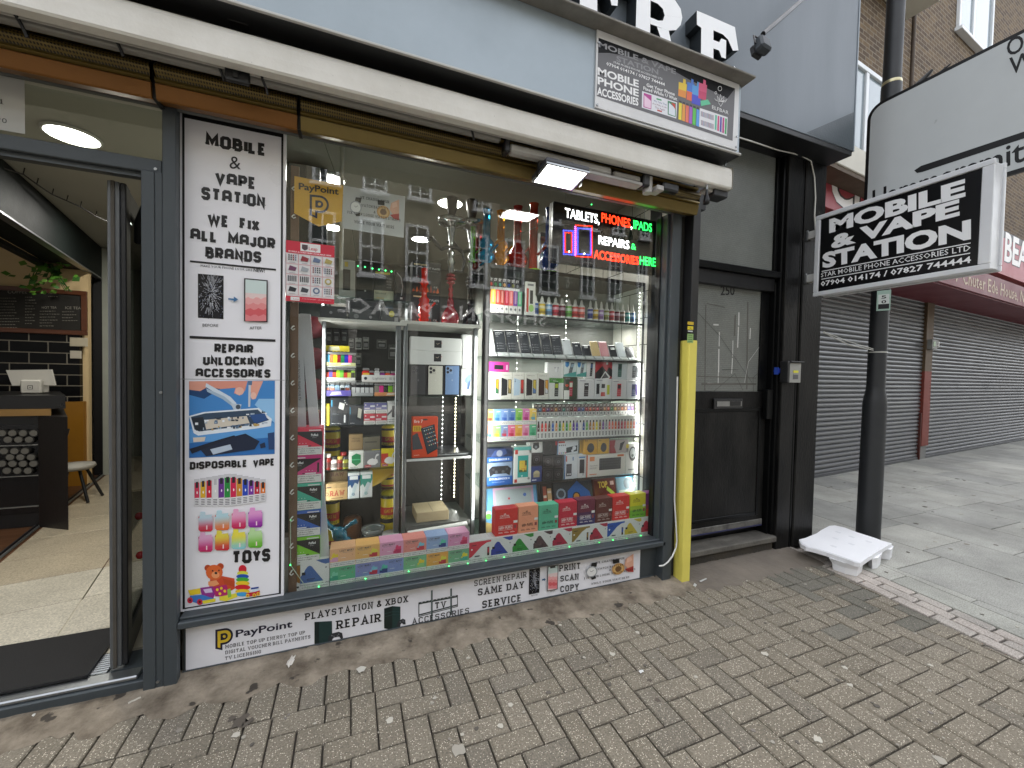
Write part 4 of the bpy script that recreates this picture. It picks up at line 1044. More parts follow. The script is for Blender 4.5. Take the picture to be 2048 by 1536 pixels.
def foot(pts,z0=.002,z1=.0935):
    p0 = floorpl(z0); q = [p0.uv(*RT(*p)) for p in pts]
    a = sum(q[i][0] * q[(i + 1) % len(q)][1] - q[(i + 1) % len(q)][0] * q[i][1] for i in range(len(q)))
    if a < 0: q = q[::-1]
    c_ = sum((Vector(p) for p in q),Vector((0,0))) / len(q); n = len(q); w_ = [c_ + (Vector(p) - c_) * 1.28 for p in q]; m_ = [c_ + (Vector(p) - c_) * 1.06 for p in q]
    mb = MB(); vs = [(p[0],p[1],z0) for p in q] + [(p.x,p.y,z0 + (z1 - z0) * .55) for p in m_] + [(p.x,p.y,z1) for p in w_]
    mb.add(vs,[tuple(range(n))[::-1]] + [(k * n + i,k * n + (i + 1) % n,(k + 1) * n + (i + 1) % n,(k + 1) * n + i) for k in (0,1) for i in range(n)] + [tuple(range(2 * n,3 * n))],STY); mb.build("foot",pt)
foot([(490,765),(545,735),(640,760),(660,780),(630,806),(560,790)])
foot([(700,745),(730,715),(765,725),(770,735),(750,758),(722,762)])
foot([(770,700),(800,675),(838,690),(825,708)])
foot([(318,655),(360,640),(370,650),(350,660)],.045)
foot([(470,620),(560,600),(600,615),(520,640)])
# ------------------------------------------------------------------ brick parade beyond the lamp post
fb = thing("brick_parade","brown brick shop parade with white windows and closed grey roller shutters","building",(10,4.4,0))
ang = math.atan2(4.397 - 4.048,10.337 - 6.764)
fu = Vector((math.cos(ang),math.sin(ang),0))
FP = Pl((6.764,4.048,0),fu,(0,0,1))
FT_ = Matrix.Translation((6.764,4.048,0)) @ Matrix.Rotation(ang,4,'Z')     # local x along the facade, -y towards the street
def U_(px_,py_,h=0.0):
    pl = Pl(Vector((6.764,4.048,0)) + FP.n * h,fu,(0,0,1)); return pl.uv(px_,py_)
mb = MB(FT_); mb.box((-3.2,.12,3.2),(26,.5,16),bricks('#4a3b2e','#6a573f','#7d7364',.225,.078,.009,'x',2.5)); o = mb.build("wall",fb)
mb = MB(FT_); mb.box((-3.2,.12,0),(26,.5,3.199),DARK); mb.build("ground_floor_wall",fb)
STEEL = worn('#6f7072','#595b5d',.36,metal=.3,scale=3,bump=.04,stretch=(.4,1,2))
up0 = U_(1848,750)[0]
def shutter(u0,u1,z1,label):
    mb = MB(FT_); pitch = .0735; n = int(z1 / pitch)
    for k in range(n):
        z = .05 + k * pitch
        prof = [(.012,z),(-.012,z + .004),(-.020,z + pitch * .35),(-.016,z + pitch * .62),(.008,z + pitch * .86),(.014,z + pitch * .93),(.012,z + pitch)]
        vs = [(u0,y,zz) for y,zz in prof] + [(u1,y,zz) for y,zz in prof]; m_ = len(prof)
        mb.add(vs,[(i,i + 1,m_ + i + 1,m_ + i) for i in range(m_ - 1)],STEEL)
    mb.box((u0,-.03,.0),(u1,.03,.0495),worn('#5d5e60','#454648',.5,metal=.3),.004); mb.box((u0,.02,.05),(u1,.10,z1),DARK)
    return mb.build("roller_shutter",fb,label)
shutter(-2.6,up0 - .16,3.6,"closed grey roller shutter left of the red post"); shutter(up0 + .16,14,3.6,"closed grey roller shutter right of the red post")
mb = MB(FT_); mb.box((up0 - .155,-.06,.26),(up0 + .155,.115,1.7),worn('#7a3327','#5a2b20',.6,scale=4,bump=.1),.004); mb.box((up0 - .155,-.06,1.7005),(up0 + .155,.115,3.5),worn('#5c4a34','#4a3927',.6,scale=4,bump=.1),.004)
mb.box((up0 - .15,-.03,0),(up0 + .15,.11,.259),worn('#7d7d7a','#5d5d5a',.7)); mb.box((up0 - .2,-.05,0),(up0 - .157,.05,.9),worn('#5a2a22','#33201a',.7),.003); mb.build("post",fb)
c = U_(1858,689,.06); mb = MB(FT_); mb.box((c[0] - .10,-.14,c[1] - .09),(c[0] + .14,-.061,c[1] + .09),worn('#8a8a86','#6a6a66',.5),.006); mb.box((c[0] - .06,-.145,c[1] - .04),(c[0] + .03,-.1405,c[1] + .05),flat('#7d9a72',.3)); mb.tube([(c[0] + .14,-.1,c[1] + .03),(c[0] + .22,-.12,c[1] + .06),(c[0] + .22,-.12,c[1] - .05)],.02,flat('#c9c9c6'),6); mb.build("meter_box",fb)
# fascia, canopy
zb_ = U_(2040,615,.75)[1]
mb = MB(FT_); MAR = worn('#6d2630','#561d26',.5,scale=2,bump=.03)
mb.box((-2.8,-.75,zb_),(14,.0,zb_ + .10),MAR); mb.box((-2.8,-.78,zb_ + .02),(14,-.7505,zb_ + .40),MAR,.004); cpl = Pl(Vector((6.764,4.048,0)) + FP.n * .781,fu,(0,0,1))
mb.T = None; ar = Art(mb,cpl,RO,.002)
(ca,va_),(cb_,vb2) = cpl.uv(*RO(840,30)),cpl.uv(*RO(1171,100))
ar2 = Art(mb,cpl,RP,.002,uv=True); hcap = .22; vbase = zb_ + .10
ar2.text("7 Chuter Ede House, North End Road",(ca,vbase),(ca + (cb_ - ca) * 1.62,vbase),hcap,flat('#b7a58a',.5),off=.005)
mb.build("canopy",fb)
zr0,zr1 = 4.02,4.86
mb = MB(FT_); mb.box((-2.8,-.10,zr0),(14,.119,zr1),worn('#9d3a43','#8d323b',.45,scale=1.5),.004); mb.box((-2.8,-.32,zb_ + .44),(14,-.08,zb_ + .64),worn('#b9b8b2','#8f8e88',.5),.02); mb.box((-2.8,-.0995,zr1 + .001),(14,.119,zr1 + .16),BLACK)
spl = Pl(Vector((6.764,4.048,0)) + FP.n * .101,fu,(0,0,1))
mb.T = None; ar = Art(mb,spl,RM,.002)
ua_ = spl.uv(*RM(155,1060)); a2 = Art(mb,spl,RP,.002,uv=True)
for off_,mt in ((.06,INK),(.03,flat('#e6e3e0'))): a2.text("CLUB",(ua_[0],zr0 + .12),(ua_[0] + 2.3,zr0 + .12),.55,mt,off=off_)
ub_ = spl.uv(*RM(1045,1330))
for off_,mt in ((.05,INK),(.025,flat('#e6e3e0'))): a2.text("BEAUTY",(ub_[0],ub_[1] + .0),(ub_[0] + 3.6,ub_[1] + .0),.62,mt,off=off_)
mb.build("shop_fascia",fb)
CREAM = worn('#c6c3b6','#a9a699',.6,scale=1.5,bump=.03)
zc0 = U_(1700,338,.4)[1]; zc1 = U_(1700,285,.4)[1]
mb = MB(FT_); mb.box((-2.8,-.4,zc0),(3.3,.119,zc1),CREAM,.01); mb.box((-2.8,-.38,zc0 - .06),(3.3,.119,zc0 - .0005),worn('#5a4a38','#3a3026',.7)); mb.build("balcony_band",fb)
UPV = worn('#d5d8da','#c4c8cb',.35,scale=3,bump=0)
GLS = flat('#7f8c92',.06,spec=.8)
def window(u0,z0,u1,z1,bars,y=.05,transom=None):
    mb = MB(FT_); f = .075
    for (a,b,c_,d_) in ((u0,z0,u1,z0 + f),(u0,z1 - f,u1,z1),(u0,z0 + f + .0005,u0 + f,z1 - f - .0005),(u1 - f,z0 + f + .0005,u1,z1 - f - .0005)): mb.box((a,y,b),(c_,.118,d_),UPV,.006)
    for t in bars: mb.box((u0 + (u1 - u0) * t - .045,y + .005,z0 + f + .001),(u0 + (u1 - u0) * t + .045,.118,z1 - f - .001),UPV,.006)
    if transom: mb.box((u0 + f + .001,y + .008,transom),(u1 - f - .001,.117,transom + .08),UPV,.006)
    mb.box((u0 - .06,y - .06,z0 - .07),(u1 + .06,.118,z0 - .001),UPV,.006)
    w = mb.build("window",fb)
    mb = MB(FT_); mb.box((u0 + f,y + .035,z0 + f),(u1 - f,y + .04,z1 - f),GLS); mb.build("pane",w); return w
a_,b_ = U_(1712,330)[0],U_(1715,118)
window(-1.6,zc1 + .02,U_(1790,190)[0] + .4,b_[1],(.33,.66),.0)
w0,w1 = U_(1927,60),U_(2024,20)
window(w0[0],w0[1] + .1,w0[0] + 1.9,w0[1] + 1.9,(.42,),.06)
w2 = U_(1800,12); mb = MB(FT_); mb.box((w2[0] - 1.8,-.35,w2[1] + .05),(w2[0] + .55,.118,w2[1] + .6),CREAM,.02); mb.build("upper_balcony",fb)
mb = MB(FT_); ud = U_(1842,60)[0]; mb.cyl((ud,.10,5),(ud,.10,15),.03,flat('#4a3f35',.7),8); mb.build("drain_pipe",fb)

# ------------------------------------------------------------------ terrace across the street (seen mirrored in the shop window)
ob = thing("terrace_building","brick terrace with white sash windows, mirrored in the shop window glass","building",(0,-12,0))
YO,YV = -12.0,16.8
def vx(px_,py_): p = at(px_,py_,y=YV); return p.x,p.z
mb = MB(); mb.box((-40,YO - .4,4.6),(60,YO,9.6),bricks('#6a6656','#7d7662','#857f6f',.225,.075,.01,'x',2)); mb.build("wall",ob)
mb = MB(); mb.box((-40,YO - .5,9.601),(60,YO + .1,9.8),CREAM); mb.build("roof",ob)
def owin(x0,z0,x1,z1):
    mb = MB(); f = .11
    for (a,b,c_,d_) in ((x0,z0,x1,z0 + f),(x0,z1 - f,x1,z1),(x0,z0 + f,x0 + f,z1 - f),(x1 - f,z0 + f,x1,z1 - f),((x0 + x1) / 2 - .03,z0 + f,(x0 + x1) / 2 + .03,z1 - f)): mb.box((a,YO + .001,b),(c_,YO + .10,d_),UPV)
    zm = (z0 + z1) / 2; mb.box((x0 + f,YO + .001,zm - .05),(x1 - f,YO + .098,zm + .05),UPV)
    for t in (.25,.75): mb.box((x0 + f,YO + .001,z0 + (z1 - z0) * t - .02),(x1 - f,YO + .09,z0 + (z1 - z0) * t + .02),UPV)
    mb.box((x0 - .08,YO + .001,z0 - .1),(x1 + .08,YO + .2,z0 - .001),UPV)
    w = mb.build("window",ob); mb = MB(); mb.box((x0 + f,YO + .02,z0 + f),(x1 - f,YO + .03,z1 - f),flat('#2a2e31',.1)); mb.build("pane",w)
for (p0,p1) in (((617,557),(672,448)),((717,568),(768,469)),((809,575),(857,479)),((938,592),(975,501)),((1007,590),(1048,510)),((1077,592),(1116,521)),((1159,586),(1188,537)),((1215,590),(1242,545)),((1271,621),(1292,560))):
    x0,z0 = vx(*p0); x1,z1 = vx(*p1); z0,z1 = 5.15,7.35
    owin(x0,z0,x1,z1); owin(x0 + .1,8.35,x1 + .1,9.5)
for k in range(6): owin(-6.5 - k * 2.4,5.15,-5.4 - k * 2.4,7.35)
mb = MB(); mb.box((-40,YO - .4,3.4),(60,YO + .15,4.5),worn('#3f4143','#333537',.5)); mb.box((-40,YO - .4,0),(60,YO - .1,3.39),worn('#4b4a47','#2b2a29',.5,scale=1,amount=.9))
for k in range(26): mb.box((-30 + k * 2.3,YO - .0995,.0),(-29.7 + k * 2.3,YO + .05,3.395),flat('#8d8b86',.6))
bp_ = Pl((0,YO + .152,0),(-1,0,0),(0,0,1))
a3 = Art(mb,bp_,RP,.004,uv=True)
xl,xr = vx(675,620)[0],vx(1090,655)[0]
a3.text("SHOPPING PALACE",(-xr,3.68),(-xl,3.68),.55,flat('#e8e8e8',.4),off=.02)
a3.text("School Uniform Direct",(-vx(1290,660)[0],3.0),(-vx(1130,655)[0],3.0),.4,flat('#4a4d50',.4))
mb.build("shop_row",ob)
mb = MB(); mb.box((-60,YO - .5,-.0155),(70,YO + 2.4,.08),worn('#8d8a84','#6f6c66',.9)); setting(mb.build("pavement"))

# ------------------------------------------------------------------ tall printed panel beside the window
YPN = 2.384
tp = thing("tall_poster","tall white printed panel with black border listing phone repair and toys","poster",(-.53,2.39,1.5))
pl1 = front(YPN)
(xl0,zt0),(xr0,zb0) = pl1.uv(361.3,220),pl1.uv(567,1191.4)
zb0 = (pl1.uv(359,1225.3)[1] + zb0) / 2; xr0 = (xr0 + pl1.uv(572.4,262)[0]) / 2; xl0 = (xl0 + pl1.uv(359,1225)[0]) / 2
mb = MB(); mb.box((xl0,YPN + .0002,zb0),(xr0,2.404,2.712),worn('#ececf0','#e2e2e8',.3,scale=2,amount=.5,bump=.01),.001)
ar = Art(mb,pl1,RE)
u0b,v0b = pl1.uv(*RE(63,1483)); u1b,v1b = pl1.uv(*RD(830,175))
b1 = Art(mb,pl1,uv=True); 
for (a,b,c_,d_) in ((u0b,v0b,u1b,v0b + .006),(u0b,v1b - .020,u1b,v1b),(u0b,v0b + .006,u0b + .009,v1b - .02),(u1b - .009,v0b + .006,u1b,v1b - .02)): b1.rect(a,b,c_,d_,BLACK)
s = pl1.uv(359,758)[1]; b1.rect(xl0,s - .0012,xr0,s + .0012,flat('#8f9094'))
DK = flat('#141416',.45)
ar = Art(mb,pl1,RD,.0012)
for t,a,b,h in (("MOBILE",(255,263),(690,338),96),("VAPE",(330,541),(617,582),92),("STATION",(230,655),(700,720),95),("WE  FIX",(275,842),(655,893),88),("ALL  MAJOR",(145,950),(770,1022),88),("BRANDS",(255,1085),(668,1120),86)): ar.text(t,a,b,h,DK,'deco')
ar.text("&",(436,428),(518,436),92,DK)
ar.poly([(147,1100),(776,1163),(776,1176),(147,1113)],DK)
ar.text("MAKE YOUR PHONE LOOK LIKE",(226,1148),(602,1180),17,DK); ar.text("NEW!",(612,1183),(693,1190),23,DK,off=.02)
ar.reg = RE
ar.text("BEFORE",(162,82),(240,84),14,DK); ar.text("AFTER",(395,96),(455,96),14,DK)
ar.poly([(98,128),(523,146),(523,158),(98,141)],DK)
for t,a,b,h in (("REPAIR",(218,212),(413,217),46),("UNLOCKING",(162,273),(465,277),46),("ACCESSORIES",(125,333),(498,336),44),("DISPOSABLE",(97,791),(378,778),38),("VAPE",(412,777),(514,771),37),("TOYS",(315,1260),(497,1244),66)): ar.text(t,a,b,h,DK,'deco')
mb.build("board",tp)
def cracked_phone(ar,q0,q1,n=70,seed=1,w=1.3):
    r = random.Random(seed)
    (x0,y0),(x1,y1) = q0,q1
    ar.rect(x0,y0,x1,y1,flat('#15161c',.25))
    cx_,cy_ = x0 + (x1 - x0) * .52,y0 + (y1 - y0) * .42
    WH = flat('#d3d6de',.4)
    for k in range(n):
        a = r.uniform(0,6.283); L0 = r.uniform(.06,.8) ** 1.2
        dx,dy = math.cos(a) * (x1 - x0) * .52,math.sin(a) * (y1 - y0) * .56
        p = (cx_ + dx * L0,cy_ + dy * L0); L1 = L0 + r.uniform(.08,.3)
        q = (cx_ + dx * L1 + r.uniform(-3,3),cy_ + dy * L1 + r.uniform(-4,4))
        cl = lambda z: (min(max(z[0],x0 + 1),x1 - 1),min(max(z[1],y0 + 1),y1 - 1))
        m_ = ((p[0] + q[0]) / 2 + r.uniform(-4,4),(p[1] + q[1]) / 2 + r.uniform(-4,4))
        P_ = [cl(p),cl(m_),cl(q)]
        if math.dist(P_[0],P_[1]) > 1 and math.dist(P_[1],P_[2]) > 1: ar.line(P_,r.uniform(.5,1.4) * w,WH)
    for k in range(n // 2):
        x,y = r.uniform(x0 + 2,x1 - 5),r.uniform(y0 + 2,y1 - 5); d = r.uniform(2,6) * w
        ar.poly([(x,y),(min(x + d,x1),y + d * r.uniform(-.3,.4)),(x + d * .5,min(y + d,y1))],flat(r.choice(['#c9ccd6','#7f8596','#3b4a6e'])))
def after_phone(ar,x0,y0,x1,y1):
    W,H = x1 - x0,y1 - y0
    ar.rect(x0,y0,x1,y1,flat('#1d1a1f',.3)); m_ = W * .055
    ar.rect(x0 + m_,y0 + m_,x1 - m_,y1 - m_,flat('#c9d9d6',.35)); ar.rect(x0 + m_,y0 + H * .33,x1 - m_,y1 - m_,flat('#e0c9c6',.35))
    for t,c in ((.45,'#e3a5a3'),(.58,'#dc8a8a'),(.70,'#cf5a60'),(.84,'#d98084')):
        yb = y0 + H * t; X0,X1 = x0 + m_,x1 - m_
        ar.poly([(X0,y1 - m_)] + [(X0 + (X1 - X0) * i / 8,yb + H * .025 * math.sin(i * 1.9 + t * 20)) for i in range(9)] + [(X1,y1 - m_)],flat(c,.35))
    ar.rect(x0 + W * .25,y0 + m_ * .6,x1 - W * .25,y0 + m_ * 1.9,flat('#1d1a1f',.3))
mb = MB(); ar = Art(mb,pl1,RD,.0012)
cracked_phone(ar,(205,1197),(392,1530),150,1,1.6)
after_phone(ar,545,1232,716,1555)
ar.poly([(430,1378),(470,1382),(470,1366),(502,1388),(468,1408),(468,1394),(430,1390)],flat('#3d6f9a',.4))
mb.build("phone_pictures",tp)
# repair photograph
mb = MB(); ar = Art(mb,pl1,RE,.0012); FC = lambda h: flat(h,.4)
ar.poly([(95,353),(520,350),(519,713),(95,733)],FC('#3f83c4'))
ar.poly([(95,420),(170,440),(300,360),(330,352),(95,353)],FC('#15406f')); ar.poly([(420,470),(519,560),(519,440),(440,440)],FC('#8fc0e8')); ar.poly([(95,590),(519,560),(519,640),(95,660)],FC('#5a9bd6')); ar.poly([(95,660),(519,630),(519,713),(95,733)],FC('#2a6cb0'))
ar.poly([(95,353),(185,353),(180,385),(150,402),(95,395)],FC('#d99a86')); ar.poly([(175,352),(385,352),(372,400),(345,424),(318,412),(325,385),(250,392),(180,378)],FC('#d68f7c')); ar.poly([(400,352),(462,352),(448,385),(425,440),(405,443),(400,400)],FC('#e0a08c')); ar.disc(345,402,22,20,FC('#e5b3a1')); ar.disc(414,425,14,18,FC('#e9baa9'))
ar.poly([(180,362),(300,430),(330,462),(322,472),(290,450),(176,380)],FC('#c9d6e2')); ar.poly([(180,388),(270,428),(318,470),(310,478),(262,442),(185,405)],FC('#9fb6ca'))
ar.poly([(390,352),(402,352),(398,480),(388,480)],FC('#c4cbd2')); ar.poly([(386,352),(408,352),(406,372),(388,372)],FC('#4f6f92'))
ar.poly([(300,462),(355,468),(345,503),(318,498)],FC('#b9c6d2')); ar.disc(338,480,12,12,FC('#3c4a58'))
ar.poly([(95,525),(170,505),(440,485),(505,540),(500,575),(420,588),(140,622),(118,610)],FC('#dfe7ee')); ar.poly([(104,530),(175,512),(435,493),(492,545),(420,568),(145,602),(122,592)],FC('#31465c'))
ar.poly([(170,545),(380,525),(395,560),(180,592)],FC('#cfc7b8')); ar.poly([(108,535),(165,530),(175,590),(130,598)],FC('#1d2732'))
r_ = random.Random(5)
for k in range(60):
    x,y = r_.uniform(115,470),0; t = (x - 115) / 355; y = r_.uniform(540 - 45 * t,560 - 28 * t) if r_.random() < .6 else r_.uniform(585 - 30 * t,600 - 40 * t)
    w_,h_ = r_.uniform(5,20),r_.uniform(4,12); ar.rect(x,y,x + w_,y + h_,FC(r_.choice(['#e8edf2','#9fb1c2','#22303f','#5d7690','#b89a5a'])))
ar.poly([(395,520),(470,512),(485,545),(420,562)],FC('#2a4f86'))
ar.poly([(240,645),(375,612),(445,650),(420,690),(180,724),(150,690)],FC('#16233a')); ar.poly([(200,690),(300,665),(310,690),(215,716)],FC('#b5c4d4')); ar.poly([(97,688),(250,640),(320,620),(325,628),(250,655),(110,712)],FC('#111c2e')); ar.poly([(115,632),(178,628),(172,650),(118,655)],FC('#d8cdbf')); ar.poly([(445,665),(470,655),(475,680),(450,685)],FC('#1b2a44')); ar.poly([(485,610),(517,605),(517,690),(490,690)],FC('#24406c'))
mb.build("repair_picture",tp)
# disposable vapes and toys printed on the panel
mb = MB(); ar = Art(mb,pl1,RE,.0012)
for i,c in enumerate(('#d23a5a','#e0b02a','#c8203a','#d9d9d9','#6a2f8f','#1f8a3c','#d01f50','#c98a2a','#2346b8','#7a2fa0','#c21f3a','#e0792a')):
    x = 120 + i * 29.8; m_ = 1 - abs(i - 5.5) / 5.5; yt = 838 - 28 * m_; yb = 972 + 10 * m_ - i * 2.2; W_ = 27 + 6 * m_
    ar.rect(x,yt,x + W_,yb,FC('#c9c9cd')); ar.rect(x + 2,yt + 18,x + W_ - 2,yb - 40,FC(c)); ar.rect(x + W_ * .3,yt + 14,x + W_ * .75,yt + 44,FC('#22222a' if i != 3 else '#b9b9bd')); ar.rect(x + W_ * .25,yt + 44,x + W_ * .85,yb - 48,FC(c)); ar.rect(x + 2,yb - 40,x + W_ - 2,yb - 3,FC('#e6e6e8'))
    for k in range(4): ar.rect(x + 5,yb - 34 + k * 8,x + W_ - 5,yb - 31 + k * 8,FC('#77777c'))
    ar.disc(x + W_ * .55,(yt + yb) / 2,3,7,FC('#f0f0f0'))
for rw,(yy,cs) in enumerate(((1012,(('#bcd5e0','#c8243f'),('#b5d8e2','#e0703a'),('#e6a6c8','#c41d50'),('#e09ad0','#8a1f9a'))),(1112,(('#dba6c9','#c01d60'),('#dfcf4a','#c52a3a'),('#e6d94a','#8accd4'),('#b8dba0','#5fae2a'))))):
    for k,(ct,cb2) in enumerate(cs):
        x = 143 + k * 82; y = yy - k * 7; Wd,Hd = 70,84
        mxh = lambda t: '#' + ''.join('%02x' % int(int(ct[i:i + 2],16) * (1 - t) + int(cb2[i:i + 2],16) * t) for i in (1,3,5))
        ar.poly([(x,y + 12),(x + 7,y + 4),(x + Wd - 7,y + 4),(x + Wd,y + 12),(x + Wd,y + Hd - 9),(x + Wd - 8,y + Hd),(x + 8,y + Hd),(x,y + Hd - 9)],FC(cb2))
        for k2 in range(9): ar.rect(x + (0 if k2 else 4),y + (12 if k2 else 5) + k2 * 6.5 * (k2 > 0),x + Wd - (0 if k2 else 4),y + 12 + (k2 + 1) * 6.5,FC(mxh((k2 / 9) ** 1.6)))
        ar.poly([(x + 8,y - 10),(x + 12,y - 14),(x + 30,y - 14),(x + 34,y - 10),(x + 34,y + 5),(x + 8,y + 5)],FC(ct))

        ar.text("LOST",(x + 24,y + Hd - 8),(x + 24,y + Hd - 36),9,FC('#f2f2f2')); ar.rect(x + 38,y + Hd - 30,x + 44,y + Hd - 10,FC('#f2d9dd'))
mb.build("vape_pictures",tp)
mb = MB(); ar = Art(mb,pl1,RE,.0012)
OR_,OR2,OR3 = FC('#d9662f'),FC('#b5441e'),FC('#e89a68')
ar.poly([(200,1330),(260,1318),(320,1330),(322,1380),(285,1400),(215,1395),(195,1372)],FC('#c94a2a')); ar.disc(188,1278,17,16,OR2); ar.disc(250,1270,17,16,OR2); ar.disc(220,1300,42,38,OR_); ar.disc(226,1312,20,17,OR3); ar.disc(228,1303,7,6,BLACK); ar.disc(212,1292,4,4,BLACK); ar.disc(243,1290,4,4,BLACK)
ar.poly([(190,1345),(230,1338),(245,1358),(205,1372),(190,1362)],OR3); ar.poly([(262,1330),(322,1345),(320,1372),(270,1358)],OR2)
for y,w_,h_,c in ((1285,20,22,'#cf2036'),(1304,28,11,'#d8d84a'),(1320,31,12,'#1f4fb0'),(1336,32,12,'#46a83a'),(1354,35,12,'#e8c52a'),(1374,38,14,'#cf2030'),(1394,36,12,'#e8c52a'),(1408,34,11,'#3f9ed6')): ar.disc(360,y,w_,h_,FC(c),18)
ar.poly([(90,1388),(150,1378),(152,1405),(100,1414)],FC('#e8cc2a')); ar.poly([(150,1376),(212,1368),(226,1400),(215,1428),(160,1425)],FC('#8f2f8a')); ar.poly([(165,1384),(205,1378),(212,1398),(175,1402)],FC('#d8c7e6')); ar.poly([(100,1415),(160,1410),(225,1430),(222,1446),(150,1458),(95,1440)],FC('#3b78c4')); ar.poly([(160,1440),(226,1428),(226,1444),(165,1456)],FC('#e6d63a'))
for x,y in ((100,1438),(148,1446)): ar.disc(x,y,14,15,FC('#c42a44')); ar.disc(x,y,6,6,FC('#5a1020'))
ar.poly([(215,1372),(280,1360),(292,1400),(280,1420),(225,1418)],FC('#b3206a'))
for x,y in ((235,1385),(255,1378),(272,1392),(248,1405)): ar.disc(x,y,7,7,FC('#e8cc2a'))
ar.poly([(245,1420),(330,1402),(335,1420),(280,1442),(245,1438)],FC('#e3d640')); ar.poly([(284,1385),(300,1378),(305,1420),(288,1425)],FC('#8fc24a'))
ar.poly([(378,1402),(420,1396),(445,1388),(446,1412),(385,1420)],FC('#c4233a')); ar.poly([(402,1376),(440,1370),(440,1378),(402,1384)],FC('#22408f')); ar.poly([(408,1384),(434,1380),(434,1392),(408,1396)],FC('#d8e2ee'))
for x,y in ((385,1414),(418,1412),(438,1406)): ar.disc(x,y,9,9,FC('#e6c62a')); ar.disc(x,y,4,4,FC('#c4233a'))
mb.build("toy_pictures",tp)

# ------------------------------------------------------------------ long poster under the window
lo_ = thing("long_poster","long white poster with slab lettering under the shop window","poster",(.5,2.36,.14))
YR = 2.3655; pr = front(YR)
xr_0,xr_1 = pr.uv(371.5,1300)[0],pr.uv(1279.8,1130)[0]
vtop = .2665; vbot = (pr.uv(371,1346.7)[1] + pr.uv(1279.8,1157.7)[1]) / 2
mb = MB(); mb.box((xr_0,YR + .0002,vbot),(xr_1,YR + .0035,vtop),worn('#ececf0','#cfcfd6',.4,scale=2.2,amount=.45,bump=.05,bscale=9))
ar = Art(mb,pr,RQ,.001); NAVY = flat('#14142e',.4); YLW = flat('#d8b830',.4)
def ppoint(ar,x,y,s,slope,bg):               # the P badge: dark outline, yellow stem and bowl
    def pt(a,b): return (x + a * s,y + b * s + a * s * slope)
    def bowl(rx,ry,cx_,cy_): return [pt(cx_ + rx * math.cos(math.radians(t)),cy_ + ry * math.sin(math.radians(t))) for t in range(-90,91,15)]
    ar.poly([pt(0,0)] + bowl(.50,.48,.55,.48) + [pt(.42,.96),pt(.42,1.28),pt(0,1.13)],NAVY)
    ar.poly([pt(.13,.12)] + bowl(.38,.36,.55,.48) + [pt(.30,.84),pt(.30,1.13),pt(.13,1.06)],bg)
    ar.poly([pt(.31,.29)] + bowl(.21,.20,.53,.48) + [pt(.31,.68)],NAVY); ar.disc(*pt(.53,.48),.09 * s,.09 * s,bg,10)
ppoint(ar,290,735,138,-.17,YLW)
ar.text("PayPoint",(457,796),(920,712),56,NAVY,off=.02)
for t,a,b,h in (("MOBILE TOP UP ENERGY TOP UP",(370,888),(1024,768),28),("DIGITAL VOUCHER BILL PAYMENTS",(370,936),(1068,803),28),("TV LICENSING",(370,983),(664,925),28)): ar.text(t,a,b,h,DK,'slab')
ar.text("PLAYSTATION & XBOX",(1020,658),(1870,505),56,DK,'slabb'); ar.text("REPAIR",(1275,732),(1650,665),70,DK,'slabb')
CON,CO2,CO3 = flat('#10201f',.3),flat('#1d3635',.3),flat('#2c2f33',.35)
ar.poly([(1102,670),(1245,662),(1248,835),(1102,850)],CON); ar.poly([(1140,668),(1245,662),(1248,835),(1142,846)],CO2)
ar.poly([(1215,790),(1240,765),(1300,750),(1328,760),(1336,800),(1322,815),(1305,790),(1260,798),(1235,830),(1212,832)],CO3)
for x,y in ((1245,782),(1300,770),(1290,785),(1262,788)): ar.disc(x,y,6,6,flat('#6b6e72'))
ar.poly([(1672,560),(1740,540),(1805,545),(1805,715),(1738,735),(1672,722)],CON); ar.poly([(1740,548),(1805,545),(1805,715),(1738,735)],CO2)
for y in (585,610): ar.line([(1675,y + 18),(1740,y),(1803,y + 2)],2,flat('#3c5a58'))
ar.poly([(1772,700),(1790,660),(1825,642),(1845,652),(1848,690),(1830,690),(1815,678),(1790,715)],CO3); ar.disc(1805,670,6,6,flat('#6b6e72')); ar.disc(1828,662,6,6,flat('#6b6e72'))
ar.reg = RS
LNK = flat('#2a3433',.4)
ar.line([(72,512),(388,452),(388,542),(72,625),(72,512)],6,LNK); ar.line([(75,520),(386,462)],12,LNK); ar.line([(75,612),(386,530)],10,LNK)
for x in (178,336): ar.line([(x,410 - (x - 178) * .09),(x,675 - (x - 178) * .4)],14,flat('#5d6a69',.4)); ar.line([(x + 4,410 - (x - 178) * .09),(x + 4,675 - (x - 178) * .4)],4,LNK)
for k in range(10): x = 90 + k * 30; ar.line([(x,512 - (x - 72) * .19),(x + 14,509 - (x - 72) * .19)],3,WHITE)
ar.text("TV",(205,560),(298,548),50,DK,'slabb'); ar.text("ACCESSORIES",(14,692),(482,597),48,DK,'slab')
ar.text("SCREEN REPAIR",(525,378),(955,302),48,DK,'slab'); ar.text("SAME DAY",(555,455),(935,388),56,DK,'slabb'); ar.text("SERVICE",(590,558),(905,500),60,DK,'slabb')
ar.text("PRINT",(1218,256),(1393,232),50,DK,'slabb'); ar.text("SCAN",(1230,340),(1382,320),48,DK,'slabb'); ar.text("COPY",(1230,428),(1382,405),52,DK,'slabb')
ar.reg = RS
ar.line([(975,495),(972,440)],1,flat('#b9b9be'))
cracked_phone(ar,(976,240),(1058,428),120,9,1.1)
after_phone(ar,1123,212,1205,398)
ar.poly([(1076,316),(1092,312),(1092,304),(1106,318),(1094,332),(1093,324),(1077,328)],flat('#2f5a80'))
ar.text("BEFORE",(990,455),(1042,446),10,DK); ar.text("AFTER",(1143,422),(1185,414),9,DK)
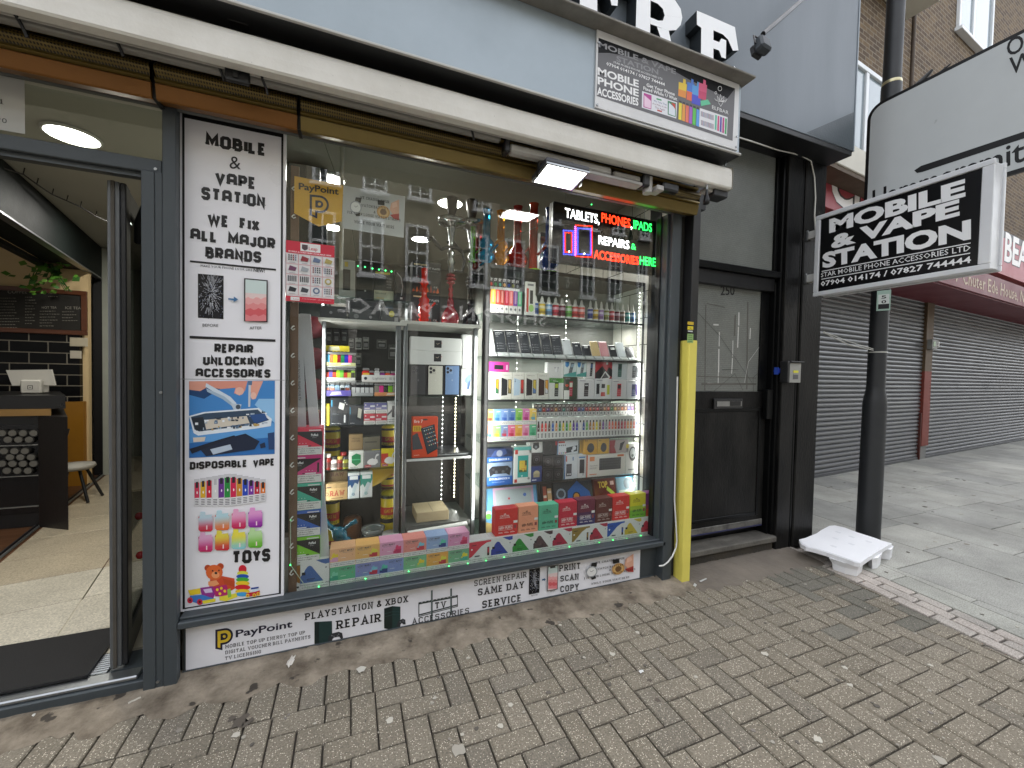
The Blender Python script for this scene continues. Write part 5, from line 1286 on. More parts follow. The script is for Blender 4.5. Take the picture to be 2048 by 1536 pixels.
def watches(ar,T):
    """Two wrist watches and a hand between the lines; T maps design coordinates."""
    ST,FA,GD,SK = flat('#9fa3a6',.3),flat('#e2e2df',.4),flat('#b98a4a',.3),flat('#d9a58c',.5)
    ar.poly([T(50,0),T(95,0),T(90,35),T(40,42)],BLACK); ar.poly([T(40,108),T(80,100),T(85,132),T(52,136)],BLACK)
    for r1,r2,m_ in ((47,46,ST),(38,37,FA)): ar.poly([T(50 + r1 * math.cos(a * .3927),72 + r2 * math.sin(a * .3927)) for a in range(16)],m_)
    ar.line([T(50,72),T(38,62)],2.5,BLACK); ar.line([T(50,72),T(66,60)],2.5,BLACK)
    ar.poly([T(330,10),T(392,-22),T(392,120),T(345,95),T(318,60)],SK); ar.poly([T(338,10),T(372,-5),T(380,30),T(340,45)],flat('#e6b9a2',.5)); ar.poly([T(320,95),T(392,78),T(392,128),T(350,120)],flat('#a8342e'))
    ar.poly([T(222,0),T(275,0),T(278,34),T(225,34)],BLACK)
    for r1,r2,m_ in ((52,46,GD),(42,36,flat('#cda66a',.35)),(26,22,flat('#6a4a2a',.35))): ar.poly([T(268 + r1 * math.cos(a * .3927),82 + r2 * math.sin(a * .3927)) for a in range(16)],m_)
Tq = lambda x,y: (1432 + x,192 + y - x * .16)
watches(ar,Tq)
for t,a,b in (("WE CHANGE YOUR",(1515,190),(1750,152)),("WATCH BATTERY",(1528,240),(1742,205)),("&",(1625,248),(1640,246)),("FIX YOUR LOOSE WATCH STRAPS",(1420,318),(1838,240)),("WHILE YOUR WAIT HERE",(1476,362),(1790,305))): ar.text(t,a,b,16,DK,'slab')
mb.build("sheet",lo_)
# ------------------------------------------------------------------ goods in the window: helpers
class Face:                                      # unit square on the printed front of a box
    def __init__(s,ar,x,z,w,h): s.ar,s.x,s.z,s.w,s.h = ar,x,z,w,h
    def p(s,u,v): return (s.x + u * s.w,s.z + v * s.h)
    def rect(s,u0,v0,u1,v1,c,**k): s.ar.rect(*s.p(u0,v0),*s.p(u1,v1),flat(c,**k) if isinstance(c,str) else c)
    def poly(s,P,c): s.ar.poly([s.p(*q) for q in P],flat(c) if isinstance(c,str) else c)
    def disc(s,u,v,r,c,ry=None,n=12): s.ar.disc(*s.p(u,v),r * s.w,(ry * s.h if ry else r * s.w),flat(c) if isinstance(c,str) else c,n)
    def text(s,t,u0,u1,v,h,c,style='sans',off=0.0): s.ar.text(t,s.p(u0,v),s.p(u1,v),h * s.h,flat(c) if isinstance(c,str) else c,style,off)
    def line(s,P,w,c): s.ar.line([s.p(*q) for q in P],w * s.w,flat(c))
def bx(name,label,cat,group,reg,xl,xr,yb,yt,y,depth,col,design=None,c=.002,top=None,mat=None,z0=None,z1=None):
    a = at(*reg(xl,yb),y=y); b = at(*reg(xl,yt),y=y); e = at(*reg(xr,yb),y=y)
    z0 = a.z if z0 is None else z0; z1 = b.z if z1 is None else z1
    cz = math.sin((a.x + z0) * 57) * .0008
    mb = MB(); m_ = mat or flat(col,.45)
    mb.box((a.x + .0006,y,z0),(e.x - .0006,y + depth,z1),m_,c)
    if design: design(Face(Art(mb,front(y),lay=.0007,uv=True),a.x,z0,e.x - a.x,z1 - z0))
    return tag(mb.build(name),label,cat,group)
def warn(f,v0=0.0,v1=.24,lines=("This product contains nicotine","which is a highly","addictive substance.")):
    f.rect(0.01,v0 + .01,.99,v1,'#d9d9d6'); n = len(lines); hh = (v1 - v0) / (n + .8)
    for i,t in enumerate(lines): w = .42 * len(t) / 30; f.text(t,.5 - w,.5 + w,v1 - hh * (i + 1.05),hh * .62,'#1a1a1c',off=.01)
W2 = ("This product contains nicotine which","is a highly addictive substance.")

# lamps in the ceilings (all lit in the photograph)
def downlight(px_,py_,z,label,e,r=.10,col='#fffdf2'):
    p = at(px_,py_,z=z); t = thing("ceiling_light",label,"ceiling light",(p.x,p.y,z),"round ceiling lights")
    mb = MB(); mb.lathe([(r + .015,0),(r + .012,-.012),(r,-.014),(r,0)],p,flat('#cfcfca'),24); mb.build("trim",t)
    mb = MB(); mb.lathe([(r - .001,-.010),(0,-.012)],p,glow(col,8),24,False); mb.build("diffuser",t)
    l = bpy.data.lights.new("lamp",'AREA'); l.shape = 'DISK'; l.size = r * 1.8; l.energy = e; l.color = (1,.97,.9)
    o = bpy.data.objects.new("lamp",l); COL.objects.link(o); o.location = (p.x,p.y,z - .03); return p
ZC = 2.99
downlight(900,405,ZC,"round lit ceiling light behind the top of the tall hookah",2.6,.105)
downlight(842,477,ZC,"round lit ceiling light left of the tall hookah, further inside",2.6)
downlight(662,357,ZC,"round lit ceiling light above the yellow pennant",2.6)
downlight(664,453,ZC,"round lit ceiling light below the tip of the yellow pennant",2.6)
downlight(145,270,ZC,"large round ceiling light shining through the glass above the door",9,.13)
downlight(275,445,ZC,"small ceiling light seen between the open glass door and its post",4)
downlight(1150,700,2.99,"round ceiling light deep inside the shop",9) if False else None

# ------------------------------------------------------------------ cabinets
YC = 2.75
FRM = worn('#7f8284','#666a6c',.3,metal=.7,scale=6,bump=.02)
GSH = pane('#dfe9e6',1.5)
def cabinet(name,label,x0,x1,ztop,shelves,posts,back,board=None,inner=None):
    t = thing(name,label,"display cabinet",((x0 + x1) / 2,YC + .2,.296))
    for (xa_,xb2,mt) in posts:
        mb = MB(); mb.box((xa_,YC - .012,.297),(xb2,YC + .022,ztop),mt,.003); mb.build("post",t)
    mb = MB(); mb.box((x0,3.17,.297),(x1,3.19,ztop),back); mb.build("back_panel",t)
    for z,mt in shelves:
        mb = MB(); mb.box((x0 + .001,YC,z - .010),(x1 - .001,3.169,z - .001),mt); mb.build("shelf",t)
    if board:
        mb = MB(); mb.box((x0 - .02,YC - .03,ztop + .0005),(x1 + .02,3.2,ztop + .022),worn('#c9c8c2','#a9a8a2',.5,scale=6),.003); mb.build("top_board",t)
    return t
def zat(reg,X,Y,y=YC): return at(*reg(X,Y),y=y).z
def xat(reg,X,Y,y=YC): return at(*reg(X,Y),y=y).x
BKD = worn('#2a2b28','#1c1d19',.5,scale=3)
LX0,LX1 = xat(RH,425,800),xat(RH,1250,800)
ZS_L = [zat(RH,455,782),zat(RH,455,1088),zat(RH,700,1532),zat(RI,425,497),.31]
cabL = cabinet("glass_cabinet","left glass display cabinet full of lighters and smoking papers",LX0,LX1,zat(RH,455,15),[(z,GSH) for z in ZS_L],((LX0,LX0 + .022,FRM),(LX1 - .045,LX1 - .012,FRM)),BKD,True)
MX0,MX1 = LX1 + .005,xat(RH,2010,800)
ZS_M = [zat(RH,1330,775),zat(RH,1350,1422),.31]
cabM = cabinet("glass_cabinet","middle glass display cabinet with boxed watches, phones and an orange tablet box",MX0,MX1,zat(RH,1335,45),[(ZS_M[0],GSH),(ZS_M[1],worn('#3a3b3b','#2b2c2c',.3)),(ZS_M[2],BKD)],((MX0,MX0 + .025,FRM),(MX1 - .025,MX1,FRM)),BKD,True)
RX0,RX1 = xat(RJ,70,800),xat(RJ,1745,800)
ZTOPR = zat(RG,135,1035)
ZS_R = [zat(RG,135,1402),zat(RJ,130,368),zat(RJ,130,818),zat(RJ,125,1252),zat(RK,240,328),.31]
LITB = worn('#6f6f6a','#55554f',.35,scale=3)
cabR = cabinet("glass_cabinet","right glass display cabinet stacked with phones, vapes and gadgets",RX0,RX1,ZTOPR,[(z,GSH) for z in ZS_R],((RX0,RX0 + .045,BLACK),(RX1 - .04,RX1,BLACK)),LITB)
mb = MB(); mb.box((RX0,YC,ZTOPR - .03),(RX1,3.17,ZTOPR - .0005),BLACK,.003); mb.build("top_rail",cabR)
for z in ZS_R[:5]:
    mb = MB(); mb.box((RX0 + .046,YC - .004,z - .014),(RX1 - .041,YC + .001,z + .001),worn('#2a2a2a','#5a5a5a',.3,metal=.4)); mb.build("shelf_edge",cabR)
# LED strips of the cabinets, with added fill lights for the goods
def led_strip(parent,x,y,z0,z1,n,col='#ffffff',s=12):
    mb = MB(); mb.box((x - .003,y,z0),(x + .003,y + .003,z1),flat('#8f8f8a'))
    for k in range(n):
        z = z0 + (z1 - z0) * (k + .5) / n; mb.box((x - .0035,y - .002,z - .0035),(x + .0035,y - .0002,z + .0035),glow(col,s))
    return mb.build("led_strip",parent)
led_strip(cabM,xat(RH,1865,1100),2.95,ZS_M[2] + .25,ZS_M[0] - .02,30,'#fff4c8',4)
led_strip(cabM,MX1 - .15,3.16,ZS_M[2] + .1,ZS_M[0] - .02,26,'#ffffff',2.5)
for fx_,dz in ((.30,0),(.62,0),(.975,0)):
    x = RX0 + (RX1 - RX0) * fx_
    led_strip(cabR,x if fx_ < .9 else RX1 - .05,3.16 if fx_ < .9 else 2.80,.36,ZTOPR - .06,60 if fx_ > .9 else 40,'#fbfff4',3.5)
def strip_and_fill_light(x,y,z,sx,sy,rot,e):
    l = bpy.data.lights.new("led_and_fill_light",'AREA'); l.shape = 'RECTANGLE'; l.size = sx; l.size_y = sy; l.energy = e; l.color = (1,.99,.95)
    o = bpy.data.objects.new("led_and_fill_light",l); COL.objects.link(o); o.location = (x,y,z); o.rotation_euler = rot
strip_and_fill_light(RX1 - .055,2.76,1.25,.02,1.6,(math.radians(90),0,math.radians(62)),1.2)
strip_and_fill_light(RX0 + .055,3.12,1.25,.02,1.6,(math.radians(90),0,math.radians(-90)),1.8)
for z in (ZS_R[0],ZS_R[1]): strip_and_fill_light((RX0 + RX1) / 2,2.95,z - .02,1.2,.05,(0,0,0),1.4)
strip_and_fill_light(MX1 - .08,2.95,1.0,.02,1.2,(math.radians(90),0,math.radians(90)),.7)
strip_and_fill_light((LX0 + LX1) / 2,2.9,ZS_L[0] + .62,.6,.05,(0,0,0),3)

strip_and_fill_light(RX0 + .03,2.70,1.25,.02,1.6,(math.radians(90),0,math.radians(-62)),1.2)  # this and the next two: added fill lights before the goods, no lamps there
strip_and_fill_light(LX0 + .0,2.68,1.1,.02,1.3,(math.radians(90),0,math.radians(-55)),.8)
strip_and_fill_light(MX1 - .0,2.70,1.1,.02,1.3,(math.radians(90),0,math.radians(60)),.6)
# ------------------------------------------------------------------ front row on the sill
YS = 2.435
ZB = .2965
PEG = worn('#6e5440','#53402f',.7,scale=6,bump=.1)
pg = thing("peg_strip","brown upright peg strip with white hooks at the left edge of the window","peg strip",(-.31,2.43,.3))
xg0,xg1 = at(578,900,y=2.43).x,at(600,900,y=2.43).x - .012
mb = MB(); mb.box((xg0,2.43,ZB),(xg1,2.44,2.56),PEG,.002); mb.build("strip",pg)
for k in range(15):
    z = .42 + k * .145; mb = MB(); x = (xg0 + xg1) / 2
    mb.tube([(x,2.43,z),(x - .004,2.422,z - .002),(x - .012,2.418,z - .014),(x - .004,2.416,z - .022),(x + .006,2.417,z - .014)],.0035,flat('#d0cdc6'),6); mb.build("hook",pg)

def puffed(colr,flip):
    def d(f):
        a = (lambda u: 1 - u) if flip else (lambda u: u)
        f.rect(0,.0,1,1,colr); f.rect(0,.30,1,.88,'#1b1b1f')
        f.poly([(a(0),.88),(a(0),.30),(a(1),.30)] if not flip else [(1,.88),(1,.30),(0,.30)],colr)
        f.rect(.05 if flip else .55,.90,.45 if flip else .95,.94,'#d8d8da')
        x0 = .13 if not flip else .62
        f.text("Puffed",x0 if flip is False and 0 else (.62 if not flip else .15),.85 if not flip else .38,.70,.085,'#eeeeee',off=.02); f.text("SMART",.66 if not flip else .19,.80 if not flip else .33,.63,.03,'#bbbbbb')
        xx = .10 if not flip else .84; f.rect(xx,.36,xx + .07,.72,'#141418')
        f.rect(.16 if not flip else .44,.315,.52 if not flip else .80,.36,'#dedede'); f.rect(.54 if not flip else .34,.32,.63 if not flip else .43,.355,'#2a2a2e')
        for k in range(3): f.disc((.25 if not flip else .48) + k * .1,.44,.012,'#efefef')
        warn(f,0,.30)
    return d
zP = [at(583,q,y=2.44).z for q in (912,968,1023,1076,1132)]; zt_ = at(583,857,y=2.44).z
zP2 = [zt_] + zP[:-1]
for i,(c,nm,fl_) in enumerate((('#d8354f','coral red',0),('#c92f7a','magenta pink',1),('#3fae94','mint green',0),('#2f5fb5','royal blue',0),('#7cc230','lime green',0))):
    bx("vape_carton",f"black and {nm} vape carton in the tall pile beside the white poster","vape carton","diagonal black vape cartons piled by the poster",RP,583.5 - i * .7,644 - i * .8,1000,900,2.44,.15,c,puffed(c,fl_),z0=zP[i] + .001,z1=zP2[i] - .001)
def arch(c,c2='#d8d8d6',lab=True):
    def d(f):
        f.rect(0,.0,1,1,c2)
        P = [(0,.24),(0,.48)] + [(.08 + .48 * t,.50 + .33 * math.sin(math.pi * min(1,t * 1.05)) ** .8 if 0 < t < 1 else .5) for t in (.05,.2,.35,.5,.65,.8)] + [(.66,.42),(.78,.26),(.80,.24)]
        f.poly(P,c); f.poly([(.52,1),(1,1),(1,.84),(.86,.82),(.72,.88)],c)
        f.rect(.05,.52,.17,.62,'#17171b'); f.rect(.09,.30,.15,.52,c); f.disc(.88,.70,.03,'#77777a'); f.rect(.22,.35,.5,.37,'#2a2a2e'); f.rect(.22,.31,.45,.325,'#2a2a2e')
        warn(f,0,.24,W2)
    return d
def wave(c):
    def d(f):
        f.rect(0,0,1,1,'#d8d8d6'); f.poly([(0,.95),(0,.26),(.12,.30),(.35,.52),(.55,.72),(.8,.86),(1,.88),(1,.96)],c)
        f.rect(.82,.27,.92,.66,'#3a1b20'); f.rect(.84,.40,.90,.62,c); f.rect(.25,.27,.48,.33,'#55555a'); f.disc(.12,.62,.04,'#e8e8e8'); f.rect(.10,.78,.32,.81,'#3a2a2e')
        warn(f,0,.24,W2)
    return d
E1x = at(577,1180,y=2.44)
zE1 = zP[4] - .002
bx("vape_carton","white vape carton with brown wave, at the bottom left corner of the window","vape carton","wavy white vape cartons along the sill",RP,577.5,600,1182,1133,2.44,.12,'#d2d2d0',lambda f: (f.rect(0,0,1,1,'#d2d2d0'),f.poly([(0,1),(0,.62),(.3,.58),(.7,.35),(1,.28),(1,1)],'#94662c'),f.rect(.15,.1,.9,.18,'#2a2a2c')),z0=ZB,z1=zE1)
bx("vape_carton","white vape carton with slate blue arch, under the pile of black cartons","vape carton","wavy white vape cartons along the sill",RP,600.5,658.5,1178,1124,2.438,.12,'#d2d2d0',arch('#46659f'),z0=ZB,z1=at(600,1124,y=2.438).z)
# pastel cartons in two layers
zm,zt2 = at(*RI(478,1132),y=YS).z,at(*RI(478,958),y=YS).z
xe = [478,722,957,1183,1403,1610,1814]
def pastel(c,dev,dl,side):
    def d(f):
        f.rect(0,.0,1,1,c); f.text("LOST MARY",.10 if side else .38,.64 if side else .95,.80,.11,'#55555a',off=.02); f.rect(.14 if side else .5,.74,.5 if side else .9,.755,'#77777b')
        x = .66 if side else .08
        f.rect(x,.52,x + .24,.70,dev); f.rect(x,.30,x + .24,.53,dl); f.rect(x + .03,.70,x + .12,.77,dev); f.rect(x - .09,.32,x + .01,.46,dl); f.rect(x - .05,.45,x + .01,.55,dev)
        f.rect(.3 if side else .42,.46,.5 if side else .62,.475,'#efefef'); f.disc(.12 if side else .88,.60,.018,'#b0393f')
        warn(f,0,.27,W2)
    return d
lowc = (('#5fae84','#7cc4a4','#3f9a7c','sage green'),('#8289bd','#7ab8cf','#b8334a','lavender blue'),('#7f8fc4','#4fb3a0','#26356e','periwinkle blue'),('#7bb087','#dfc93a','#8fc07a','leaf green'),('#e0a552','#d8cf4a','#b8333f','apricot orange'),('#78ad88','#dcd03a','#4fa592','jade green'))
topc = (('#e3b084','#e0c63a','#d8a0c0','pale peach'),('#e2b06a','#d8cf4a','#b8333f','sand yellow'),('#d89ab8','#d43a6a','#b02a55','candy pink'),('#d98a80','#7fc0d6','#c03a4a','salmon pink'),('#8fa6cc','#5fc0a4','#27397a','sky blue'),('#d692b6','#d44a70','#b62f58','rose pink'))
for i in range(6):
    c,a,b,n = lowc[i]; s_ = i != 0 and i != 2
    bx("vape_carton",f"{n} pastel vape carton in the lower layer on the sill","vape carton","pastel vape cartons in two layers on the sill",RI,xe[i],xe[i + 1],1250,1100,YS,.11,c,pastel(c,a,b,s_),z0=ZB,z1=zm - .0008)
    c,a,b,n = topc[i]
    bx("vape_carton",f"{n} pastel vape carton in the upper layer on the sill","vape carton","pastel vape cartons in two layers on the sill",RI,xe[i],xe[i + 1],1050,950,YS,.11,c,pastel(c,a,b,i != 0),z0=zm,z1=zt2)
xk = [80,275,465,650,820,992,1150,1305,1458,1605,1738]
zk = at(*RK(275,790),y=YS).z
for i,(c,n,w_) in enumerate((('#c9384a','bright red',1),('#2f3f9a','navy blue',0),('#2a8a36','grass green',0),('#4a3338','dark plum',0),('#a8203f','crimson',0),('#8f7433','olive gold',1),('#a51f3a','ruby red',0),('#2453a8','cobalt blue',1),('#c9b23a','mustard yellow',0),('#c4384a','rose red',0))):
    bx("vape_carton",f"white vape carton with {n} {'wave' if w_ else 'arch'} in the low row on the sill","vape carton","wavy white vape cartons along the sill",RK,xk[i],xk[i + 1],950,800,YS,.10,'#d4d4d2',(wave if w_ else arch)(c),z0=ZB,z1=zk)
xq = [312,516,696,876,1040,1200,1352,1506,1650,1790]
zq = at(*RK(312,535),y=2.452).z
def crystal(c,ink,c2=None):
    def d(f):
        if c2: f.rect(0,0,1,.5,c2); f.rect(0,.33,1,.5,mixhex(c,c2))
        f.text("CRYSTAL",.2,.62,.70,.07,ink,off=.01); f.rect(.18,.66,.64,.672,ink); f.poly([(.36,.79),(.38,.84),(.41,.80),(.44,.84),(.46,.79)],ink)
        f.rect(.80,.44,.98,.53,'#e2e2e0'); f.text("600+ PUFFS",.18,.72,.245,.10,ink,off=.02)
        if ink != '#1d1d1f': f.line([(.15,.21),(.75,.21),(.75,.37),(.15,.37),(.15,.21)],.012,ink)
        f.rect(.82,.24,.93,.36,'#8a3b3f')
        for k in range(3): f.rect(.14 + k * .26,.10,.34 + k * .26,.115,ink); f.rect(.14 + k * .26,.13,.30 + k * .26,.14,ink)
    return d
def mixhex(a,b,t=.5):
    A,B = a.lstrip('#'),b.lstrip('#'); return '#' + ''.join('%02x' % int(int(A[i:i + 2],16) * (1 - t) + int(B[i:i + 2],16) * t) for i in (0,2,4))
for i,(c,ink,c2,n) in enumerate((('#cf2f2c','#ecdcd8',None,'scarlet'),('#e79a78','#1d1d1f',None,'peach'),('#58b08f','#1d1d1f',None,'mint'),('#c01f3c','#ecdcd8',None,'cherry red'),('#6b1f3a','#e6dcd8','#2c2560','purple'),('#5b2420','#c9b8b0',None,'chocolate brown'),('#d02a28','#f0e0dc',None,'tomato red'),('#d8cf1f','#1d1d1f','#6fae2a','yellow and green'),('#8a3f86','#ecdce0','#d85a3a','violet and orange'))):
    o = bx("vape_carton",f"{n} upright vape carton standing on the white cartons","vape carton","bright upright vape cartons on the white row",RK,xq[i] + 2,xq[i + 1] - 2,700,530,2.452,.075,c,crystal(c,ink,c2),z0=zk + .001,z1=zq + .004 * math.sin(i * 2.1))
    mb = None

# ------------------------------------------------------------------ right cabinet
def xr_(X,yy=YC,reg=RJ,Y=800): return at(*reg(X,Y),y=yy).x
YF = YC + .012
# slim vape packs
def ordn(i): return ["first","second","third","fourth","fifth","sixth","seventh","eighth","ninth","tenth","eleventh","twelfth","thirteenth","fourteenth"][i]
def row_labels(names,fmt):
    """label of each: own colour and its neighbours' colours; counted from the nearer end where that repeats"""
    out = []
    for i,n in enumerate(names):
        L,Rr = (names[i - 1] if i else None),(names[i + 1] if i < len(names) - 1 else None)
        out.append(fmt(n,f"between {L} and {Rr}" if L and Rr else f"at the {'left' if not L else 'right'} end"))
    dup = {l for l in out if out.count(l) > 1}
    for i,l in enumerate(out):
        if l in dup: out[i] = fmt(names[i],f"{ordn(i)} from the left" if i < 14 else f"{ordn(len(out) - 1 - i)} from the right")
    return out
low = "maroon red coral brown blue tan green yellow emerald lime purple indigo white navy leaf bronze amber lemon mocha violet grey pink salmon orange ruby crimson rose apricot ginger brick cobalt".split()
hexs = dict(maroon='#4a1a1e',red='#c8342c',coral='#d8483c',brown='#6a3f30',blue='#2458a8',tan='#c98f5a',green='#1f7a34',yellow='#cdb22c',emerald='#1f8a3c',lime='#b5c23c',purple='#5a2a8a',indigo='#2f2f9a',white='#d8d8d8',navy='#20408f',leaf='#5aa03c',bronze='#9a6a2c',amber='#c98a2a',lemon='#d8c82c',mocha='#8a6030',violet='#7a4a9a',grey='#8a8a8e',pink='#e06a6a',salmon='#e0705a',orange='#d8602c',ruby='#a81f34',crimson='#b8203c',rose='#d84a5a',apricot='#e08a3c',ginger='#c9702c',brick='#a83a2c',cobalt='#2440a8',peach='#e09a7a',wine='#701c2c',plum='#5a2440',sky='#4a8ac0',gold='#c9a43c',olive='#7a7a30',teal='#2c8a80')
labs = row_labels(low,lambda n,w: f"slim {n} vape pack in the lower row, {w}")
zlo0,zlo1 = ZS_R[3] + .001,zat(RJ,645,1005)
xs_,xe_ = xr_(645),xr_(1690)
zlo0b = zat(RJ,645,1225); zlo0 = max(zlo0,zlo0b - .02)
n = len(low)
def slim(c,kind):
    def d(f):
        f.rect(0,0,1,1,'#cfcfcb' if kind else mixhex(c,'#401a20',.55))
        if kind:
            f.rect(.18,.36,.82,.62,c); f.poly([(.18,.62),(.30,.74),(.70,.74),(.82,.62)],c); f.rect(.30,.74,.70,.84,'#18181b'); f.disc(.5,.5,.1,'#e9e9e9',.03,8)
        else:
            f.rect(.05,.70,.95,1,'#2b1216'); f.text("SY",.15,.85,.76,.16,'#e4e0e0',off=.03); f.disc(.5,.52,.28,c,.12,10); f.disc(.42,.55,.10,'#d8c0b8',.04,8)
        f.rect(.06,.02,.94,.33,'#dcdcda'); f.rect(.25,.06,.75,.29,'#9a9a98')
        for k in range(3): f.rect(.3,.09 + k * .065,.7,.12 + k * .065,'#55555a')
    return d
def packs(names,labs_,x0,x1,z0,z1,y,kind,group):
    w = (x1 - x0) / len(names)
    for i,nm in enumerate(names):
        mb = MB(); xa_ = x0 + i * w; mb.box((xa_ + .001,y,z0),(xa_ + w - .001,y + .03,z1 + .004 * math.sin(i * 2.3)),flat('#c9c9c5'),.0015)
        slim(hexs[nm],kind)(Face(Art(mb,front(y),lay=.0006,uv=True),xa_ + .001,z0,w - .002,z1 - z0))
        tag(mb.build("vape_pack"),labs_[i],"vape pack",group)
packs(low,labs,xs_,xe_,zlo0,zlo1,YF,1,"slim vape packs in the lower row")
up = "navy sky red purple wine amber plum teal grey maroon ruby indigo blue crimson orange brick rose brown tan salmon green gold mocha ginger bronze cobalt violet".split()
labs = row_labels(up,lambda n_,w: f"dark red vape pack with {n_} badge in the upper row, {w}")
zup0,zup1 = zlo1 + .006,zat(RJ,650,868)
mb = MB(); mb.box((xs_,YF + .05,zlo0),(xe_,YF + .12,zup0 - .0005),flat('#c2c2bd')); tag(mb.build("pack_riser"),"pale step that lifts the upper row of slim vape packs","display step")
packs(up,labs,xs_,xe_,zup0,zup1,YF + .06,0,"slim vape packs in the upper row")
# small pastel packs, two rows of seven
pc1 = "amber blue periwinkle slate green magenta yellow".split(); pc2 = "coral lime steel pink gold rose jade".split()
ph = dict(amber='#e0b060',blue='#7aa6c9',periwinkle='#7f9ccc',slate='#5f82b8',green='#8cbc5c',magenta='#d070a8',yellow='#e6c25a',coral='#d89a80',lime='#8ab878',steel='#7f93b8',pink='#d8708f',gold='#dca64c',rose='#dc94b0',jade='#5fb086')
pd_ = dict(amber='#c0392f',blue='#2f6a9a',periwinkle='#3a5fae',slate='#2a4a9a',green='#4f9a3a',magenta='#a0246a',yellow='#5f9ab0',coral='#4fa0b0',lime='#c9c93a',steel='#b83a4a',pink='#b0203f',gold='#c98a2a',rose='#c04a78',jade='#2f8a5f')
def cloudpack(c,d_):
    def d(f):
        f.rect(0,0,1,1,c); f.rect(.35,.42,.80,.68,mixhex(c,d_,.4)); f.rect(.35,.30,.80,.48,d_); f.rect(.45,.68,.62,.76,mixhex(c,d_,.3)); f.rect(.15,.34,.36,.5,mixhex(c,d_,.7)); f.rect(.4,.84,.9,.88,'#e9e9e9')
        warn(f,0,.27,W2)
    return d
za0,za1,za2 = ZS_R[3] + .001,zat(RJ,125,1085),zat(RJ,125,920)
for r_i,(nm_l,z0,z1,word) in enumerate(((pc2,za0,za1 - .001,"lower"),(pc1,za1,za2,"upper"))):
    w = (xs_ - .004 - xr_(122)) / 7
    for i,nm in enumerate(nm_l):
        mb = MB(); x = xr_(122) + i * w; mb.box((x + .0008,YF,z0),(x + w - .0008,YF + .05,z1),flat(ph[nm]),.0015)
        cloudpack(ph[nm],pd_[nm])(Face(Art(mb,front(YF),lay=.0006,uv=True),x,z0,w,z1 - z0))
        tag(mb.build("vape_pack"),f"small square {nm} vape pack in the {word} row left of the slim packs","vape pack","small square vape packs on the shelf")
# top shelf: eight packs over eight, blister card, bottles
tp_c = "blue red green teal amber navy olive grey".split(); tl_c = "red yellow coral brick crimson pink violet jade".split()
xt0,xt1 = xr_(135,reg=RG),xr_(405,reg=RG); zt0 = ZS_R[0] + .001; zt1 = zat(RG,135,1222); zt3 = zat(RG,135,1120)
w = (xt1 - xt0) / 8
for i in range(8):
    mb = MB(); x = xt0 + i * w; mb.box((x + .001,YF,zt0),(x + w - .001,YF + .03,zt1 - .001),flat('#c9c4c0'),.0015); f = Face(Art(mb,front(YF),lay=.0006,uv=True),x + .001,zt0,w - .002,zt1 - zt0)
    f.rect(0,.36,1,1,hexs.get(tl_c[i],'#5fb086')); f.rect(.3,.45,.75,.95,mixhex(hexs.get(tl_c[i],'#5fb086'),'#e8d0d0',.5)); f.rect(.1,.04,.9,.33,'#d8d8d6'); f.disc(.5,.2,.25,'#77777a',.06)
    tag(mb.build("vape_pack"),f"tall {tl_c[i]} vape pack at the front of the top shelf","vape pack","tall vape packs on the top shelf")
    mb = MB(); mb.box((x + .001,YF + .05,zt0),(x + w - .001,YF + .08,zt3),flat('#c9c4c0'),.0015); f = Face(Art(mb,front(YF + .05),lay=.0006,uv=True),x + .001,zt1,w - .002,zt3 - zt1)
    f.rect(0,.3,1,1,'#2a2428'); f.disc(.5,.5,.32,hexs.get(tp_c[i],'#2c8a80'),.14); f.text("SY",.15,.85,.75,.2,'#e0dede',off=.03); f.rect(0,0,1,.3,'#d8d8d6')
    tag(mb.build("vape_pack"),f"dark vape pack with {tp_c[i]} badge, back row of the top shelf","vape pack","tall vape packs on the top shelf")
bx("blister_card","white blister card with a small red tool and bulb on the top shelf","blister card",None,RG,412,488,1412,1170,YF,.02,'#cfcfca',lambda f: (f.rect(.12,.1,.32,.8,'#b0463a'),f.rect(.45,.35,.75,.75,'#2b2b2e'),f.disc(.6,.22,.25,'#9ac070',.11),f.rect(.2,.88,.8,.94,'#77777a')),z0=zt0)
bott = (("blueberry",'#3a5a9a','blue'),("lemon",'#d8b83a','yellow'),("gum",'#6a94b8','pale blue'),("strawberry",'#b83040','red'),("cola",'#6a2436','dark red'),("apple",'#6aa84a','green'),("melon",'#d04a44','coral'),("peach",'#d8685a','orange red'))
def bottle(x,y,z,r,h,lab_h,hx,name,label,group):
    mb = MB(); body = flat(hx,.35); wh = flat('#d6d6d2',.4)
    mb.lathe([(r * .95,0),(r,.004),(r,lab_h * .18)],(x,y,z),wh,14); mb.lathe([(r * 1.01,lab_h * .18),(r * 1.01,lab_h * .95)],(x,y,z),body,14)
    mb.lathe([(r,lab_h * .95),(r,lab_h),(r * .82,lab_h + h * .05),(r * .5,lab_h + h * .09),(r * .46,h * .86),(r * .2,h),(0,h)],(x,y,z),wh,14)
    mb.lathe([(r * 1.03,lab_h * .60),(r * 1.03,lab_h * .80)],(x,y,z),flat(mixhex(hx,'#e8e8f0',.65),.35),14); mb.lathe([(r * 1.03,lab_h * .25),(r * 1.03,lab_h * .45)],(x,y,z),flat(mixhex(hx,'#2a2020',.35),.35),14)
    return tag(mb.build(name),label,"bottle",group)
xb0,xb1 = xr_(495,reg=RG),xr_(900,reg=RG); w = (xb1 - xb0) / 8; hb = zat(RG,500,1268) - zt0
for i,(_,hx,cn) in enumerate(bott): bottle(xb0 + (i + .5) * w,YF + .04,zt0,w * .46,hb,hb * .66,hx,"liquid_bottle",f"larger vape liquid bottle with {cn} label on the top shelf","larger vape liquid bottles")
